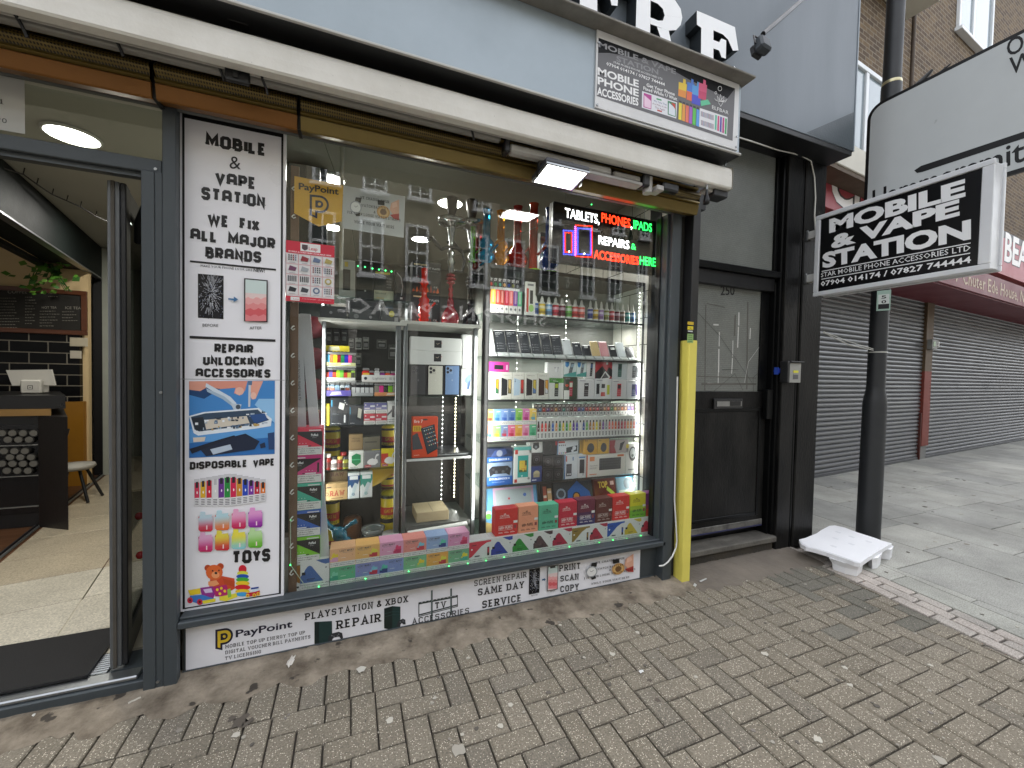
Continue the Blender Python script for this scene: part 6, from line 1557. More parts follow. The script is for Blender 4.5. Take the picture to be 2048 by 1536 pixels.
sm = ("indigo","gold","lilac","olive","scarlet","wine","brown","teal","blue"); smh = ('#3a3f8a','#c9a43a','#a07ab0','#8a8a4a','#b8303a','#6a1c30','#6a4a34','#2f8a86','#35609a')
xb0,xb1 = xr_(922,reg=RG),xr_(1285,reg=RG); w = (xb1 - xb0) / 9; hb = zat(RG,925,1308) - zt0
for i in range(9): bottle(xb0 + (i + .5) * w,YF + .04,zt0,w * .40,hb,hb * .6,smh[i],"liquid_bottle",f"small white capped vape liquid bottle with {sm[i]} label","small vape liquid bottles")
# dummy phones leaning on stands
zd = ZS_R[1] + .001
def lean_phone(x0,x1,ybt,ytp,hx,label,face=None,dark=True,yy=YF + .02):
    a,b = xr_(x0),xr_(x1); h = zat(RJ,x0,ytp) - zat(RJ,x0,ybt); T = Matrix.Translation((a,yy,zd + .03)) @ Matrix.Rotation(math.radians(-20),4,'X') @ Matrix.Rotation(math.radians(-3),4,'Y')
    w_ = (b - a) * .96
    t = thing("display_phone",label,"phone",(a + w_ / 2,yy,zd),"display phones leaning on stands")
    mb = MB(T); mb.box((0,0,0),(w_,.009,h),flat(hx,.25,spec=.6),.004); 
    if face: face(Face(Art(mb,front(0),lay=.0008,uv=True),0,0,w_,h))
    mb.build("body",t)
    mb = MB(); P_ = [(yy - .035,zd),(yy + .10,zd),(yy + .07,zd + .10),(yy + .055,zd + .10),(yy + .02,zd + .028),(yy - .01,zd + .03),(yy - .035,zd + .012)]
    extrude_x(mb,P_ + [P_[0]],a + .004,a + w_ - .004,flat('#b9bcbc',.3)); mb.build("stand",t)
def galaxy(f):
    f.rect(.05,.03,.95,.97,'#202226',rough=.2); f.text("SAMSUNG",.15,.8,.86,.035,'#d0d0d2',off=.02); f.text("Galaxy",.15,.55,.80,.035,'#d0d0d2'); f.rect(.15,.72,.4,.735,'#9a9a9c')
    for k in range(3): f.disc(.2,.40 - k * .12,.045,'#8a8a8c'); f.rect(.32,.39 - k * .12,.75,.40 - k * .12,'#8a8a8c'); f.rect(.32,.42 - k * .12,.6,.425 - k * .12,'#8a8a8c')
ph_ = [(128,222,70,'#cfd2d4',"white dummy phone at the left end of the phone shelf",None),(225,345,85,'#17181b',"black dummy phone, leftmost of the dark ones on the phone shelf",galaxy),(345,472,78,'#17181b',"black dummy phone, next to the leftmost dark one on the phone shelf",galaxy),(475,590,85,'#17181b',"black dummy phone under the left half of the mirrored street lettering",galaxy),(592,705,88,'#17181b',"black dummy phone in the middle of the dark row",galaxy),(708,812,100,'#17181b',"black dummy phone, second from the right of the tall dark ones",galaxy),(815,925,115,'#17181b',"black dummy phone, rightmost of the tall dark ones",galaxy),(928,1020,155,'#d0d3d6',"white dummy phone right of the dark row",lambda f: f.disc(.25,.9,.1,'#2a2a2e',.04)),
       (1030,1120,190,'#22242a',"dark short phone beside the white dummy phone",lambda f: f.rect(.3,.7,.6,.78,'#d8d8d8')),(1125,1215,215,'#1c1e24',"dark phone with a white price tag on its screen",lambda f: f.rect(.25,.72,.7,.92,'#d8d8d8')),(1218,1305,165,'#d6bc8c',"gold phone on the phone shelf",None),(1310,1398,168,'#d89aa0',"rose pink phone on the phone shelf",None),(1405,1480,205,'#202228',"dark phone with white tag between pink and silver phones",lambda f: f.rect(.2,.6,.8,.8,'#d0d0d0')),(1484,1570,168,'#c3c8cc',"silver phone right of the dark tagged phone",None),(1575,1655,215,'#26282c',"dark phone at the right end of the phone shelf",None)]
for x0,x1,ytp,hx,lb,fc in ph_: lean_phone(x0,x1,335,ytp,hx,lb,fc)
# boxed phones, two layers
def galbox(c1_,c2_,c3_):
    def d(f):
        f.text("Galaxy A",.18,.78,.88,.028,'#3a3a3e'); f.poly([(.12,.14),(.12,.80),(.60,.72),(.60,.16)],c1_); f.disc(.22,.72,.035,'#111114',.018); f.disc(.22,.66,.035,'#111114',.018)
        f.rect(.66,.22,.92,.74,'#1a1a1e'); f.poly([(.69,.24),(.69,.72),(.89,.72),(.89,.24)],c2_); f.poly([(.69,.24),(.69,.45),(.89,.36),(.89,.24)],c3_); f.text("SAMSUNG",.35,.68,.05,.018,'#55555a')
    return d
zb1 = ZS_R[2] + .001; zm1 = zat(RJ,128,530)
gb = [(127,250,'#d6d6d2',('#cfcfca','#cf9a2a','#2f6a4a'),"white phone box with pale phone and orange screen"),(252,378,'#d2d0c8',('#24262a','#c9b070','#8a7a4a'),"white phone box with black phone and beige screen"),(380,506,'#d4d2ca',('#a8bccf','#c0392f','#8a1f2a'),"white phone box with ice blue phone and red screen"),(508,632,'#d2d0c8',('#2a2426','#c9b04a','#5a7ab0'),"white phone box with dark phone and yellow screen"),(634,755,'#d2d0c8',('#3a2420','#d89a3a','#c9c9d0'),"white phone box with brown phone and amber screen")]
for x0,x1,c,cc,lb in gb: bx("phone_box",lb + " in the lower row","phone box","boxed phones in the cabinet",RJ,x0,x1,818,530,YF,.05,c,galbox(*cc),z0=zb1,z1=zm1)
def feat(bodyc,scr,extra=None,bg=None,tilt=.0,band=None):
    def d(f):
        if bg: f.rect(0,0,1,1,bg)
        if band: f.rect(0,.78,1,1,band)
        f.poly([(.36,.14),(.62,.14),(.64 + tilt,.80),(.38 + tilt,.80)],bodyc); f.poly([(.40 + tilt * .7,.54),(.60 + tilt * .7,.54),(.61 + tilt,.74),(.41 + tilt,.74)],scr)
        for r in range(3):
            for k in range(3): f.rect(.40 + k * .075,.20 + r * .10,.45 + k * .075,.26 + r * .10,mixhex(bodyc,'#cfcfcf',.45))
        f.rect(.1,.90,.45,.93,'#8a8a8e')
        if extra: extra(f)
    return d
low2 = [(758,905,595,'#d0d0cc',feat('#2a2c2e','#a8b83a',lambda f: f.text("One",.25,.6,.84,.05,'#e0e8e0'),band='#4a8a3a'),"green topped white box with a black keypad phone"),(908,1045,582,'#3a4436',feat('#a8283a','#c9d0c0',lambda f: (f.rect(0,0,.4,.4,'#d8d8d4'),f.disc(.22,.62,.12,'#c8503a',.06)),tilt=.02),"dark green box with a red keypad phone"),(1052,1220,605,'#d4d2d4',feat('#3a3236','#241f24',lambda f: f.rect(.42,.66,.6,.72,'#c9c9cc')),"white box with a plum slide phone"),(1222,1395,600,'#d2d2d4',feat('#d0d0d0','#1f2024',lambda f: (f.rect(.10,.25,.28,.75,'#26262a'),f.rect(.72,.22,.88,.70,'#bcc23a'),f.poly([(.36,.14),(.62,.14),(.60,.34),(.38,.34)],'#b8403c'))),"white box with four keypad phones, one lime"),(1397,1548,612,'#d4d2d4',feat('#c83f48','#3a2a30'),"white box with a bright red flip phone"),(1550,1690,618,'#d2d2d6',feat('#3f4a78','#2a3050',lambda f: f.poly([(.66,.2),(.84,.2),(.74,.8),(.60,.78)],'#5a4a8a')),"white box with a navy flip phone")]
zl2 = None
for x0,x1,yt,c,d,lb in low2: bx("phone_box",lb + ", lower row","phone box","boxed phones in the cabinet",RJ,x0,x1,806,yt,YF,.05,c,d,z0=zb1,z1=zat(RJ,x0,yt))
up2 = [(738,905,592,432,'#d4d4d2',lambda f: (f.rect(.50,.40,.56,.66,'#e8e8ea'),f.disc(.47,.66,.05,'#aaaaae'),f.disc(.66,.66,.05,'#aaaaae'),f.rect(.62,.38,.66,.66,'#bcbcc0')),"white earphone box with two ear buds printed, upper row"),(908,1035,578,400,'#cdd8d8',feat('#5a5f64','#8aa0b0',lambda f: (f.poly([(.1,.85),(.4,.85),(.4,.62),(.25,.52),(.1,.62)],'#2a7ab8'),f.poly([(0,0),(1,0),(1,.3),(0,.12)],'#4f9a94')),tilt=.2),"teal edged keypad phone box at the left of its pair"),(1038,1140,580,405,'#cdd8d8',feat('#5a5f64','#8aa0b0',lambda f: (f.poly([(.1,.85),(.4,.85),(.4,.62),(.25,.52),(.1,.62)],'#2a7ab8'),f.poly([(0,0),(1,0),(1,.3),(0,.12)],'#4f9a94')),tilt=.15),"teal edged keypad phone box at the right of its pair"),(1142,1230,592,395,'#d4d2d2',feat('#23252a','#3a5a8a',tilt=.08),"narrow white box with two dark slim phones"),(1232,1402,592,412,'#a83038',lambda f: (f.poly([(0,.3),(.4,.7),(.7,.35),(.3,.0),(0,.0)],'#1d1d20'),f.poly([(.6,.3),(.8,.65),(1,.5),(1,.1)],'#26262a'),f.poly([(.3,0),(.58,.42),(.9,.1),(.8,0)],'#d6d6d6'),f.poly([(.36,0),(.58,.34),(.8,.06)],'#33343a'),f.disc(.68,.84,.06,'#c9c9c9')),"red box with three tilted rugged phones"),(1405,1555,600,405,'#ccd2d6',feat('#2a5a52','#20302e'),"pale blue box with a dark green phone"),(1557,1695,605,430,'#d4d4d6',feat('#3a3c40','#70787c',lambda f: f.poly([(.66,.15),(.84,.15),(.78,.78),(.62,.75)],'#55585c')),"white box with two black flip phones")]
for i,(x0,x1,yb,yt,c,d,lb) in enumerate(up2): bx("phone_box",lb,"phone box","boxed phones in the cabinet",RJ,x0,x1,yb,yt,YF + .001,.048,c,d,z0=zat(RJ,x0,[594,581,581,604,601,611,617][i]) + .001)
bx("gadget_box","magenta box with a black pill shaped speaker, on the white phone boxes","gadget box",None,RJ,128,350,522,425,YF + .002,.06,'#c0388a',lambda f: (f.rect(.3,.25,.72,.68,'#1d1a20'),f.rect(.85,.2,.93,.7,'#e0b0d0')),z0=zm1 + .001)
# gadgets on the shelf below
ze = ZS_R[4] + .001; zq_ = lambda X,Y: zat(RK,X,Y)
def bk(lb,cat,xl,xr,yb,yt,c,d=None,name="gadget_box",z0=None,dy=0,dep=.06): return bx(name,lb,cat,"boxed gadgets on the lower shelf",RK,xl,xr,yb,yt,YF + dy,dep,c,d,z0=z0)
def pad(f,base=.2): f.poly([(.12,base),(.06,base + .3),(.2,base + .44),(.8,base + .44),(.94,base + .3),(.88,base),(.74,base + .1),(.26,base + .1)],'#1d1f24'); f.disc(.36,base + .18,.06,'#4a4d52'); f.disc(.62,base + .18,.06,'#4a4d52'); f.disc(.24,base + .3,.05,'#3a3d42'); f.disc(.77,base + .3,.05,'#3a3d42')
zds = zq_(240,118)
bk("blue game controller box with a grey joypad and white lettering","gadget box",238,465,325,118,'#7f93ae',lambda f: (f.rect(0,0,1,.38,'#1d56a0'),f.text("DOUBLESHOCK 4",.1,.88,.24,.085,'#e6eaf0',off=.02),f.text("Wireless Controller",.2,.7,.12,.04,'#c9d4e4'),pad(f,.40)),z0=ze)
bk("dark blue game controller box lying above the grey joypad box","gadget box",238,468,118,-10,'#232c48',lambda f: (f.rect(0,0,1,.36,'#1d56a0'),f.text("DOUBLESHOCK 4",.1,.86,.10,.14,'#e6eaf0',off=.02),f.poly([(.15,.40),(.3,.85),(.7,.95),(.78,.6),(.6,.4)],'#3a4a78'),f.disc(.48,.62,.12,'#8a90a0')),z0=zds + .002)
bk("white and teal handheld game console box","gadget box",475,632,305,-25,'#cfd3d0',lambda f: (f.rect(.0,.9,1,1,'#4aa8a0'),f.rect(.06,.80,.22,.92,'#c23a34'),f.rect(.22,.16,.82,.76,'#2c9a94'),f.rect(.30,.30,.74,.62,'#4a5a30'),*[f.rect(.30 + .44 * rnd.random(),.30 + .28 * rnd.random(),.34 + .40 * rnd.random(),.34 + .28 * rnd.random(),rnd.choice(['#b86a3a','#c9b040','#a03a30','#5a8a3a'])) for _ in range(14)],f.poly([(.4,.2),(.5,.17),(.5,.23)],'#bfe0dc'),f.rect(.05,.03,.2,.12,'#b83a34'),f.disc(.85,.12,.07,'#8a8a8c')),z0=ze)
BS = '#17181b'
def spk(f): f.line([(.06,.06),(.94,.06),(.94,.94),(.06,.94),(.06,.06)],.03,'#4a4b50'); f.disc(.5,.5,.33,'#3f4044'); f.disc(.5,.5,.26,'#16161a'); f.disc(.5,.5,.14,'#6a6b70'); f.disc(.5,.5,.08,'#222226')
def watch_lab(lb): return lb
zA,zB2 = zq_(632,150),zq_(632,32)
bk("blue box with a beige round lantern, under a black watch box","gadget box",630,728,300,150,'#2c3d74',lambda f: (f.disc(.5,.52,.3,'#b8b090',.22),f.rect(.22,.3,.78,.55,'#a8a080'),*[f.rect(.26 + k * .12,.3,.30 + k * .12,.54,'#8a8468') for k in range(5)],f.rect(.1,.1,.5,.16,'#c9d0e0')),z0=ze)
bk("black watch box above the blue lantern box","watch box",632,728,150,32,BS,spk,"watch_box",z0=zA + .001)
bk("white helmet shaped speaker box above the black watch box","gadget box",615,735,30,-75,'#c9cac8',lambda f: (f.disc(.5,.45,.38,'#d8d8d6',.42),f.poly([(.3,.9),(.25,.45),(.5,.25),(.75,.45),(.7,.9)],'#23252a'),f.disc(.5,.5,.1,'#8a8d92')),z0=zB2 + .001)
zC1,zC2 = zq_(735,170),zq_(735,50)
bk("black watch box at the left of the lowest pair","watch box",735,828,275,172,BS,spk,"watch_box",z0=ze)
bk("black watch box at the right of the lowest pair","watch box",830,918,270,168,BS,spk,"watch_box",z0=ze)
bk("black watch box at the left of the middle pair","watch box",735,828,172,52,BS,spk,"watch_box",z0=zC1 + .001)
bk("black watch box at the right of the middle pair","watch box",830,918,168,52,BS,spk,"watch_box",z0=zq_(830,168) + .001)
bk("tall black earphone box with a red corner above the watch boxes","gadget box",738,865,50,-72,'#1b1b1e',lambda f: (f.rect(.85,.7,1,1,'#b0323a'),f.line([(.4,.7),(.5,.8),(.6,.6),(.5,.4),(.42,.3)],.02,'#4a4a4e')),z0=zC2 + .001)
zD = zq_(925,45)
bk("white and blue box with a grey power bank","gadget box",925,1045,262,45,'#cdd4da',lambda f: (f.rect(0,0,.08,1,'#2a6aa0'),f.rect(.15,.12,.55,.55,'#4a4d55'),f.rect(.15,.55,.55,.62,'#2b2d33'),f.disc(.28,.2,.06,'#cfd2d6'),f.disc(.44,.2,.06,'#cfd2d6'),f.rect(.12,.72,.2,.95,'#c04a3a'),f.rect(.6,.75,.68,.9,'#4a6a9a')),z0=ze)
bk("white box with a black portable speaker beside the power bank box","gadget box",1047,1118,258,40,'#d0d2d4',lambda f: (f.rect(.2,.2,.8,.78,'#1d1e22'),f.rect(.1,.84,.9,.9,'#4a7ab0'),f.rect(.62,.10,.7,.2,'#1d1e22')),z0=ze)
bk("white and blue box with a phone camera gadget, lying on the power bank box","gadget box",865,1052,42,-82,'#ccd2d8',lambda f: (f.rect(0,0,.04,1,'#2a6aa0'),f.rect(.05,.82,.35,.95,'#b8453c'),f.poly([(.42,.1),(.42,.48),(.95,.62),(.95,.2)],'#2a3138'),f.disc(.8,.42,.09,'#c9cfd6'),f.disc(.72,.24,.06,'#c9cfd6'),*[f.disc(.12 + .09 * k,.12,.03,('#c04a6a','#4a7ab0','#5a9a5a')[k % 3]) for k in range(4)],*[f.disc(.1 + .09 * k,.66,.03,'#77777c') for k in range(4)]),z0=zD + .001)
zE = zq_(1122,48)
bk("white and orange keyboard box with black keyboard","gadget box",1122,1468,248,48,'#d8d6d0',lambda f: (f.rect(0,0,.03,1,'#c95a34'),f.rect(.08,.72,.2,.92,'#dc8a54'),f.rect(.32,.28,.88,.82,'#232427'),*[f.rect(.335 + k * .053,.32 + r * .12,.375 + k * .053,.40 + r * .12,'#3a3b40') for k in range(10) for r in range(4)],f.text("WIRED KEYBOARD",.08,.28,.48,.05,'#4a4a4e'),*[f.rect(.08,.36 + k * .03,.26,.37 + k * .03,'#77777a') for k in range(3)],f.rect(.08,.1,.26,.14,'#c9764a'),f.rect(.78,.86,.95,.95,'#cf7038')),z0=ze)
def mouse(f): f.disc(.52,.42,.26,'#2b2d33',.30,16); f.rect(.48,.5,.56,.7,'#15161a'); f.line([(.3,.45),(.25,.3)],.03,'#15161a'); f.text("E5",.1,.3,.84,.08,'#4a3a10',off=.02)
bk("yellow computer mouse box, left of two on the keyboard box","gadget box",1098,1220,46,-98,'#cf9c2c',mouse,z0=zE + .001)
bk("yellow computer mouse box, right of two on the keyboard box","gadget box",1224,1326,42,-100,'#d3a63a',mouse,z0=zE + .001)
bk("white box with red flash and a small black headset, beside the mouse boxes","gadget box",1330,1500,30,-85,'#b3a8a6',lambda f: (f.poly([(0,0),(0,1),(.3,1),(.25,.5),(.35,0)],'#9a2a34'),f.poly([(.5,.2),(.55,.75),(.8,.9),(.7,.6),(.62,.2)],'#23252a')),z0=zE + .001)
bk("white box with a black oval webcam at the right end of the lower shelf","gadget box",1472,1592,208,-55,'#d4d4d0',lambda f: (f.disc(.5,.66,.28,'#2a2d32',.24,16),f.disc(.5,.68,.2,'#a8aeb0',.17,16),f.disc(.5,.60,.09,'#3a4a48'),f.rect(.2,.12,.6,.16,'#8a8a8c'),f.disc(.8,.1,.06,'#d8a83a'),f.rect(.0,.86,.2,.98,'#d8c03a')),z0=ze)
# toys leaning at the bottom
zt_b = .312
def toy(lb,xl,xr,yb,yt,c,d,tilt=-14,name="toy_pack"):
    a = at(*RK(xl,yb),y=YF - .02); b = at(*RK(xr,yb),y=YF - .02); t = at(*RK(xl,yt),y=YF + .03); h = t.z - zt_b
    mb = MB(Matrix.Translation((a.x,YF - .02,zt_b)) @ Matrix.Rotation(math.radians(tilt),4,'X')); w_ = b.x - a.x
    mb.box((0,0,0),(w_,.03,h * 1.04),flat(c,.15,coat=.4),.006); d(Face(Art(mb,front(0),lay=.0008,uv=True),0,0,w_,h * 1.04)); return tag(mb.build(name),lb,"toy","toys at the bottom of the right cabinet")
toy("pale blue drawing board toy in clear wrap with a pink frame",236,715,740,330,'#6aa6cf',lambda f: (f.rect(.16,.2,.92,.92,'#c9a8c4'),f.rect(.20,.24,.88,.88,'#a9b4b8'),f.disc(.06,.45,.05,'#e0e0e0'),f.disc(.06,.40,.05,'#6ab04a'),f.disc(.6,.45,.06,'#c9b04a'),f.disc(.45,.7,.02,'#c94a5a'),f.disc(.75,.75,.03,'#4a6ab0'),f.rect(.40,.3,.48,.38,'#2a4a9a'),f.poly([(0,0),(.14,0),(.14,.25),(0,.3)],'#b8a468')))
toy("dark toy pack with red and brown lettering in the lower cabinet",735,860,690,300,'#2b2826',lambda f: (f.rect(.25,.1,.5,.9,'#a8503a'),f.rect(.55,.1,.85,.85,'#c9a070'),*[f.rect(.27 + .3 * (k % 2),.12 + k * .09,.48 + .35 * (k % 2),.17 + k * .09,'#e0d0c0') for k in range(8)],f.poly([(0,0),(.2,0),(.2,.5)],'#4a7a3a')))
toy("blue toy watch mask set in clear plastic",862,1215,650,285,'#3a4048',lambda f: (f.poly([(.3,.2),(.35,.75),(.6,.95),(.9,.7),(.98,.4),(.8,.15)],'#1f62b0'),f.disc(.56,.62,.10,'#1b1b1e'),f.disc(.56,.62,.07,'#c98a2a'),f.disc(.18,.7,.12,'#8a9aa8'),f.disc(.18,.7,.08,'#3a4048'),f.disc(.22,.3,.12,'#7a8a98'),f.disc(.22,.3,.08,'#3a4048'),f.rect(.4,.08,.85,.16,'#17181b')))
toy("brown spinning top toy pack with yellow lettering",1225,1425,610,235,'#6a2f22',lambda f: (f.text("TOP",.2,.62,.72,.12,'#e0c03a',off=.05),f.disc(.3,.45,.13,'#a8c03a',.09),f.disc(.3,.36,.13,'#8aa82a',.09),f.poly([(.45,.4),(.7,.62),(.85,.5),(.62,.3)],'#2a2a2e'),f.poly([(.55,.66),(.9,.5),(.92,.58),(.6,.74)],'#b8d03a'),f.rect(.2,.05,.85,.22,'#c23a2a'),f.rect(.74,.76,.9,.84,'#d8b0a8')))
toy("toy money pack in clear plastic with grey banknotes",1428,1590,600,215,'#7f9aa6',lambda f: (f.rect(.1,.2,.85,.35,'#a8b4a0'),f.rect(.12,.38,.8,.5,'#8a9a88'),f.rect(.1,.53,.7,.62,'#b0baa8'),f.disc(.5,.3,.14,'#6a7268',.06),f.disc(.62,.75,.22,'#4a5a62',.12),f.rect(.0,.88,1,1,'#3a8ab0')))
# ------------------------------------------------------------------ left cabinet
def lx(X,Y=800): return xat(RH,X,Y)
def lb_(lb,cat,xl,xr,yb,yt,c,d=None,name="packet",group=None,reg=RH,z0=None,dy=0,dep=.05,mat=None): return bx(name,lb,cat,group,reg,xl,xr,yb,yt,YF + dy,dep,c,d,z0=z0,mat=mat)
def lighter(x,y,z,w,h,hx,label,group,mx2=None):
    mb = MB(); mb.box((x - w / 2,y,z),(x + w / 2,y + w * .7,z + h * .74),flat(hx,.25),w * .2); mb.box((x - w * .42,y + w * .05,z + h * .745),(x + w * .42,y + w * .6,z + h * .93),flat('#a9abad',.3,metal=.8),w * .1); mb.box((x - w * .3,y + w * .1,z + h * .93),(x + w * .1,y + w * .5,z + h),flat('#2a2a2c',.5))
    if mx2: mb.box((x - w * .4,y - .001,z + h * .1),(x + w * .4,y - .0002,z + h * .55),flat(mx2,.4))
    return tag(mb.build("lighter"),label,"lighter",group)
def tray(name,label,xl,xr,yb,yt,c,design=None,z0=None,dep=.09):
    return bx(name,label,"display tray",None,RH,xl,xr,yb,yt,YF - .004,dep,c,design,z0=z0)
zs0 = ZS_L[0] + .001
t1 = zat(RH,458,722); 
tray("lighter_tray","purple tray holding picture lighters on the upper shelf",452,728,775,722,'#5a50a0',lambda f: (f.poly([(.2,.15),(.65,.25),(.6,.85),(.3,.8)],'#b0a8c8'),),z0=zs0)
for i,(c,p_) in enumerate((('#a9c0cc','#b0705a'),('#9ab4c8','#c08a78'),('#8aa8bc','#7f98b0'),('#b8c0c4','#2a2424'),('#a4b8c8','#8a4a3a'))): lighter(lx(482 + i * 52),YF + .01,zs0 + .006,.030,zat(RH,460,630) - zs0 - .006,c,f"picture lighter, {ordn(i)} from the left in the purple tray","picture lighters in the purple tray",p_)
tray("lighter_tray","silver tray holding black lighters on the upper shelf",738,955,772,745,'#9a9c9e',z0=zs0)
for i in range(5): lighter(lx(752 + i * 46),YF + .01,zs0 + .006,.028,zat(RH,740,628) - zs0 - .006,'#1b1d22',f"black and white lighter, {ordn(i)} from the left in the silver tray","black lighters in the silver tray",'#c0c2c4')
tray("lighter_tray","orange tray holding bright and grey lighters on the upper shelf",968,1206,772,742,'#d08a5a',lambda f: f.poly([(.5,.2),(.95,.3),(.9,.9),(.55,.8)],'#d8c8b8'),z0=zs0)
for i,(c,n) in enumerate((('#8a847c','stone grey'),('#d02f86','hot pink'),('#2f2e2c','charcoal'),('#7fc22a','acid green'),('#9a958c','pale grey'))): lighter(lx(992 + i * 47),YF + .01,zs0 + .006,.032,zat(RH,990,640) - zs0 - .006,c,f"{n} lighter in the orange tray","lighters in the orange tray")
zt1_ = zat(RH,458,618); zt1t = zat(RH,458,590)
tray("lighter_tray","white tray of patterned lighters standing above the purple tray",458,772,618,588,'#c9cbc6',lambda f: f.poly([(.05,.2),(.4,.3),(.35,1),(.1,.9)],'#d8d8d4'),z0=zt1_)
for i,(c,p_,n) in enumerate((('#2a1f1a','#c8402a','black and red'),('#3a2a5a','#5a50a0','violet'),('#2a1a18','#c04a30','black and orange'),('#8ab02a','#a8c83a','lime'),('#55a03a','#7ac04a','green'),('#2a1c18','#b83a2a','black and crimson'),('#2f2c14','#b8b83a','black and yellow'),('#8ab83a','#2a2a1a','yellow green'))): lighter(lx(478 + i * 38),YF + .012,zt1_ + .008,.026,zat(RH,478,478) - zt1_ - .008,c,f"{n} patterned lighter in the white tray","patterned lighters in the white tray",p_)
tray("lighter_tray","white tray with blue badge holding red club lighters",838,1203,632,562,'#d4d4d2',lambda f: (f.disc(.1,.5,.045,'#23283a'),f.text("Lighters",.3,.68,.35,.35,'#77777a'),f.rect(.76,.3,.84,.7,'#b0b0ae'),f.rect(.87,.3,.95,.7,'#b0b0ae')),z0=zat(RH,838,632))
z_ = zat(RH,838,632) + .01
for i,(c,p_,n) in enumerate((('#b8252a','#d8b030','red and gold'),('#8a1f24','#3a1a1a','dark red'),('#c9c9c9','#d8d8d8','white shirt'),('#7a2a7a','#a0308a','purple'),('#c84a2a','#d8603a','flame red'),('#a82a6a','#c03a7a','pink'))): lighter(lx(880 + i * 56),YF + .012,z_,.034 if i else .05,(zat(RH,880,500) - z_) * (1.15 if i in (0,2) else .9),c,f"{n} lighter in the white tray with blue badge","club lighters in the white tray",p_)
zt2_ = zat(RH,458,465)
tray("lighter_tray","yellow green tray on top holding plain coloured lighters",458,775,465,432,'#c3c68a',lambda f: (f.rect(.1,.2,.4,1.0,'#8a8a4a'),f.rect(.12,.3,.38,.9,'#d0cf8a'),f.poly([(.5,.2),(.85,.4),(.8,1),(.55,.9)],'#d8d8d8')),z0=zt2_)
for i,(c,n) in enumerate((('#4f9fc4','sky blue'),('#d07a4a','orange'),('#e0d02a','yellow'),('#8a1f2a','wine red'),('#1f7a4a','bottle green'),('#2a2fb0','royal blue'),('#e03a8a','pink'),('#45423e','dark grey'))): lighter(lx(486 + i * 38),YF + .012,zt2_ + .008,.030,zat(RH,486,315) - zt2_ - .008,c,f"{n} plain lighter in the top tray","plain lighters in the top tray")
lb_("yellow cardboard header behind the plain lighters","header card",466,712,312,258,'#d8c62a',lambda f: (f.poly([(.1,.1),(.6,.2),(.55,.9),(.15,.8)],'#c9c6a8'),),"header_card",dy=.05,dep=.004,z0=zt2_ + .09)
mb = MB(); mb.box((lx(458),YF + .002,zt1_ - .012),(lx(775),YF + .10,zt1_ - .0005),flat('#9a9c9a')); mb.box((lx(838),YF + .002,zt1_ - .012),(lx(1206),YF + .10,zt1_ - .0007),flat('#9a9c9a')); mb.box((lx(775),YF + .095,zt1_ - .012),(lx(838),YF + .1,zt1_ - .0006),flat('#9a9c9a'))
for X in (458,838,1190): mb.box((lx(X),YF + .101,zs0),(lx(X) + .012,YF + .113,zt1_ - .0005),flat('#8a8c8a'))
mb.box((lx(458),YF + .002,zt2_ - .010),(lx(775),YF + .1,zt2_ - .0005),flat('#9a9c9a')); mb.box((lx(460),YF + .101,zs0),(lx(472),YF + .113,zt2_),flat('#8a8c8a')); tag(mb.build("tiered_rack"),"grey tiered rack carrying the upper lighter trays","rack")
zs1 = ZS_L[1] + .001
lb_("upright yellow spray tin left of the dark scale boxes","tin",452,506,1082,860,'#d8c220',lambda f: (f.rect(.3,.1,.6,.8,'#a89418'),),"gas_tin",z0=zs1)
SCB = lambda f: (f.poly([(.45,.62),(.72,.55),(.8,.78),(.52,.84)],'#c9c9c6'),f.disc(.82,.82,.03,'#e0e0e0'),f.disc(.9,.76,.03,'#e0e0e0'),f.disc(.78,.9,.03,'#e0e0e0'),f.text("100g x 0.01g",.08,.6,.06,.03,'#c9ccd0'),f.rect(.08,.68,.12,.92,'#3a9ac0'),f.rect(.76,.10,.84,.38,'#d0d2d4'),f.text("Omega",.12,.5,.4,.04,'#6a7278'))
lb_("large dark scale box with a silver scale printed on it","scale box",510,700,1080,797,'#23272c',SCB,"scale_box",z0=zs1)
lb_("smaller dark scale box with a slim silver scale printed on it","scale box",702,852,1076,872,'#2a3036',lambda f: (f.poly([(.5,.3),(.8,.2),(.92,.8),(.6,.92)],'#16181a'),f.poly([(.6,.4),(.82,.32),(.9,.78),(.66,.86)],'#b8b8ac'),f.rect(.08,.55,.12,.9,'#3a9ac0'),f.text("200g",.1,.4,.08,.04,'#c9ccd0')),"scale_box",z0=zs1)
lb_("grey blister behind the smaller scale box","packet",700,826,1076,786,'#7f857f',None,"blister_pack",z0=zs1,dy=.06,dep=.02)
zpp = [zs1,zat(RH,858,962),zat(RH,858,850)]
for r_i in (0,1):
    for k,(xa_,xb2) in enumerate(((858,974),(977,1094))):
        c = ('#b83a48','#6a6a9a')[r_i]
        bx("tobacco_packet",f"{'red' if r_i == 0 else 'slate blue'} topped tobacco packet, {('left', 'right')[k]} of its {('lower', 'upper')[r_i]} pair","tobacco packet","stacked tobacco packets",RH,xa_,xb2,1076,900,YF,.05,'#cfcfcd',lambda f,c=c: (f.rect(0,.36,1,1,c),f.rect(.55,.62,.95,.76,'#d8d8d8'),f.rect(.05,.42,.5,.54,'#d0c8cc'),f.disc(.15,.8,.06,'#e0d8d8'),f.rect(.04,.05,.96,.3,'#e0e0dc'),f.rect(.12,.1,.88,.25,'#6a6a6a'),f.rect(.15,.14,.85,.21,'#d0d0cc')),z0=zpp[r_i] + .0005,z1=zpp[r_i + 1])
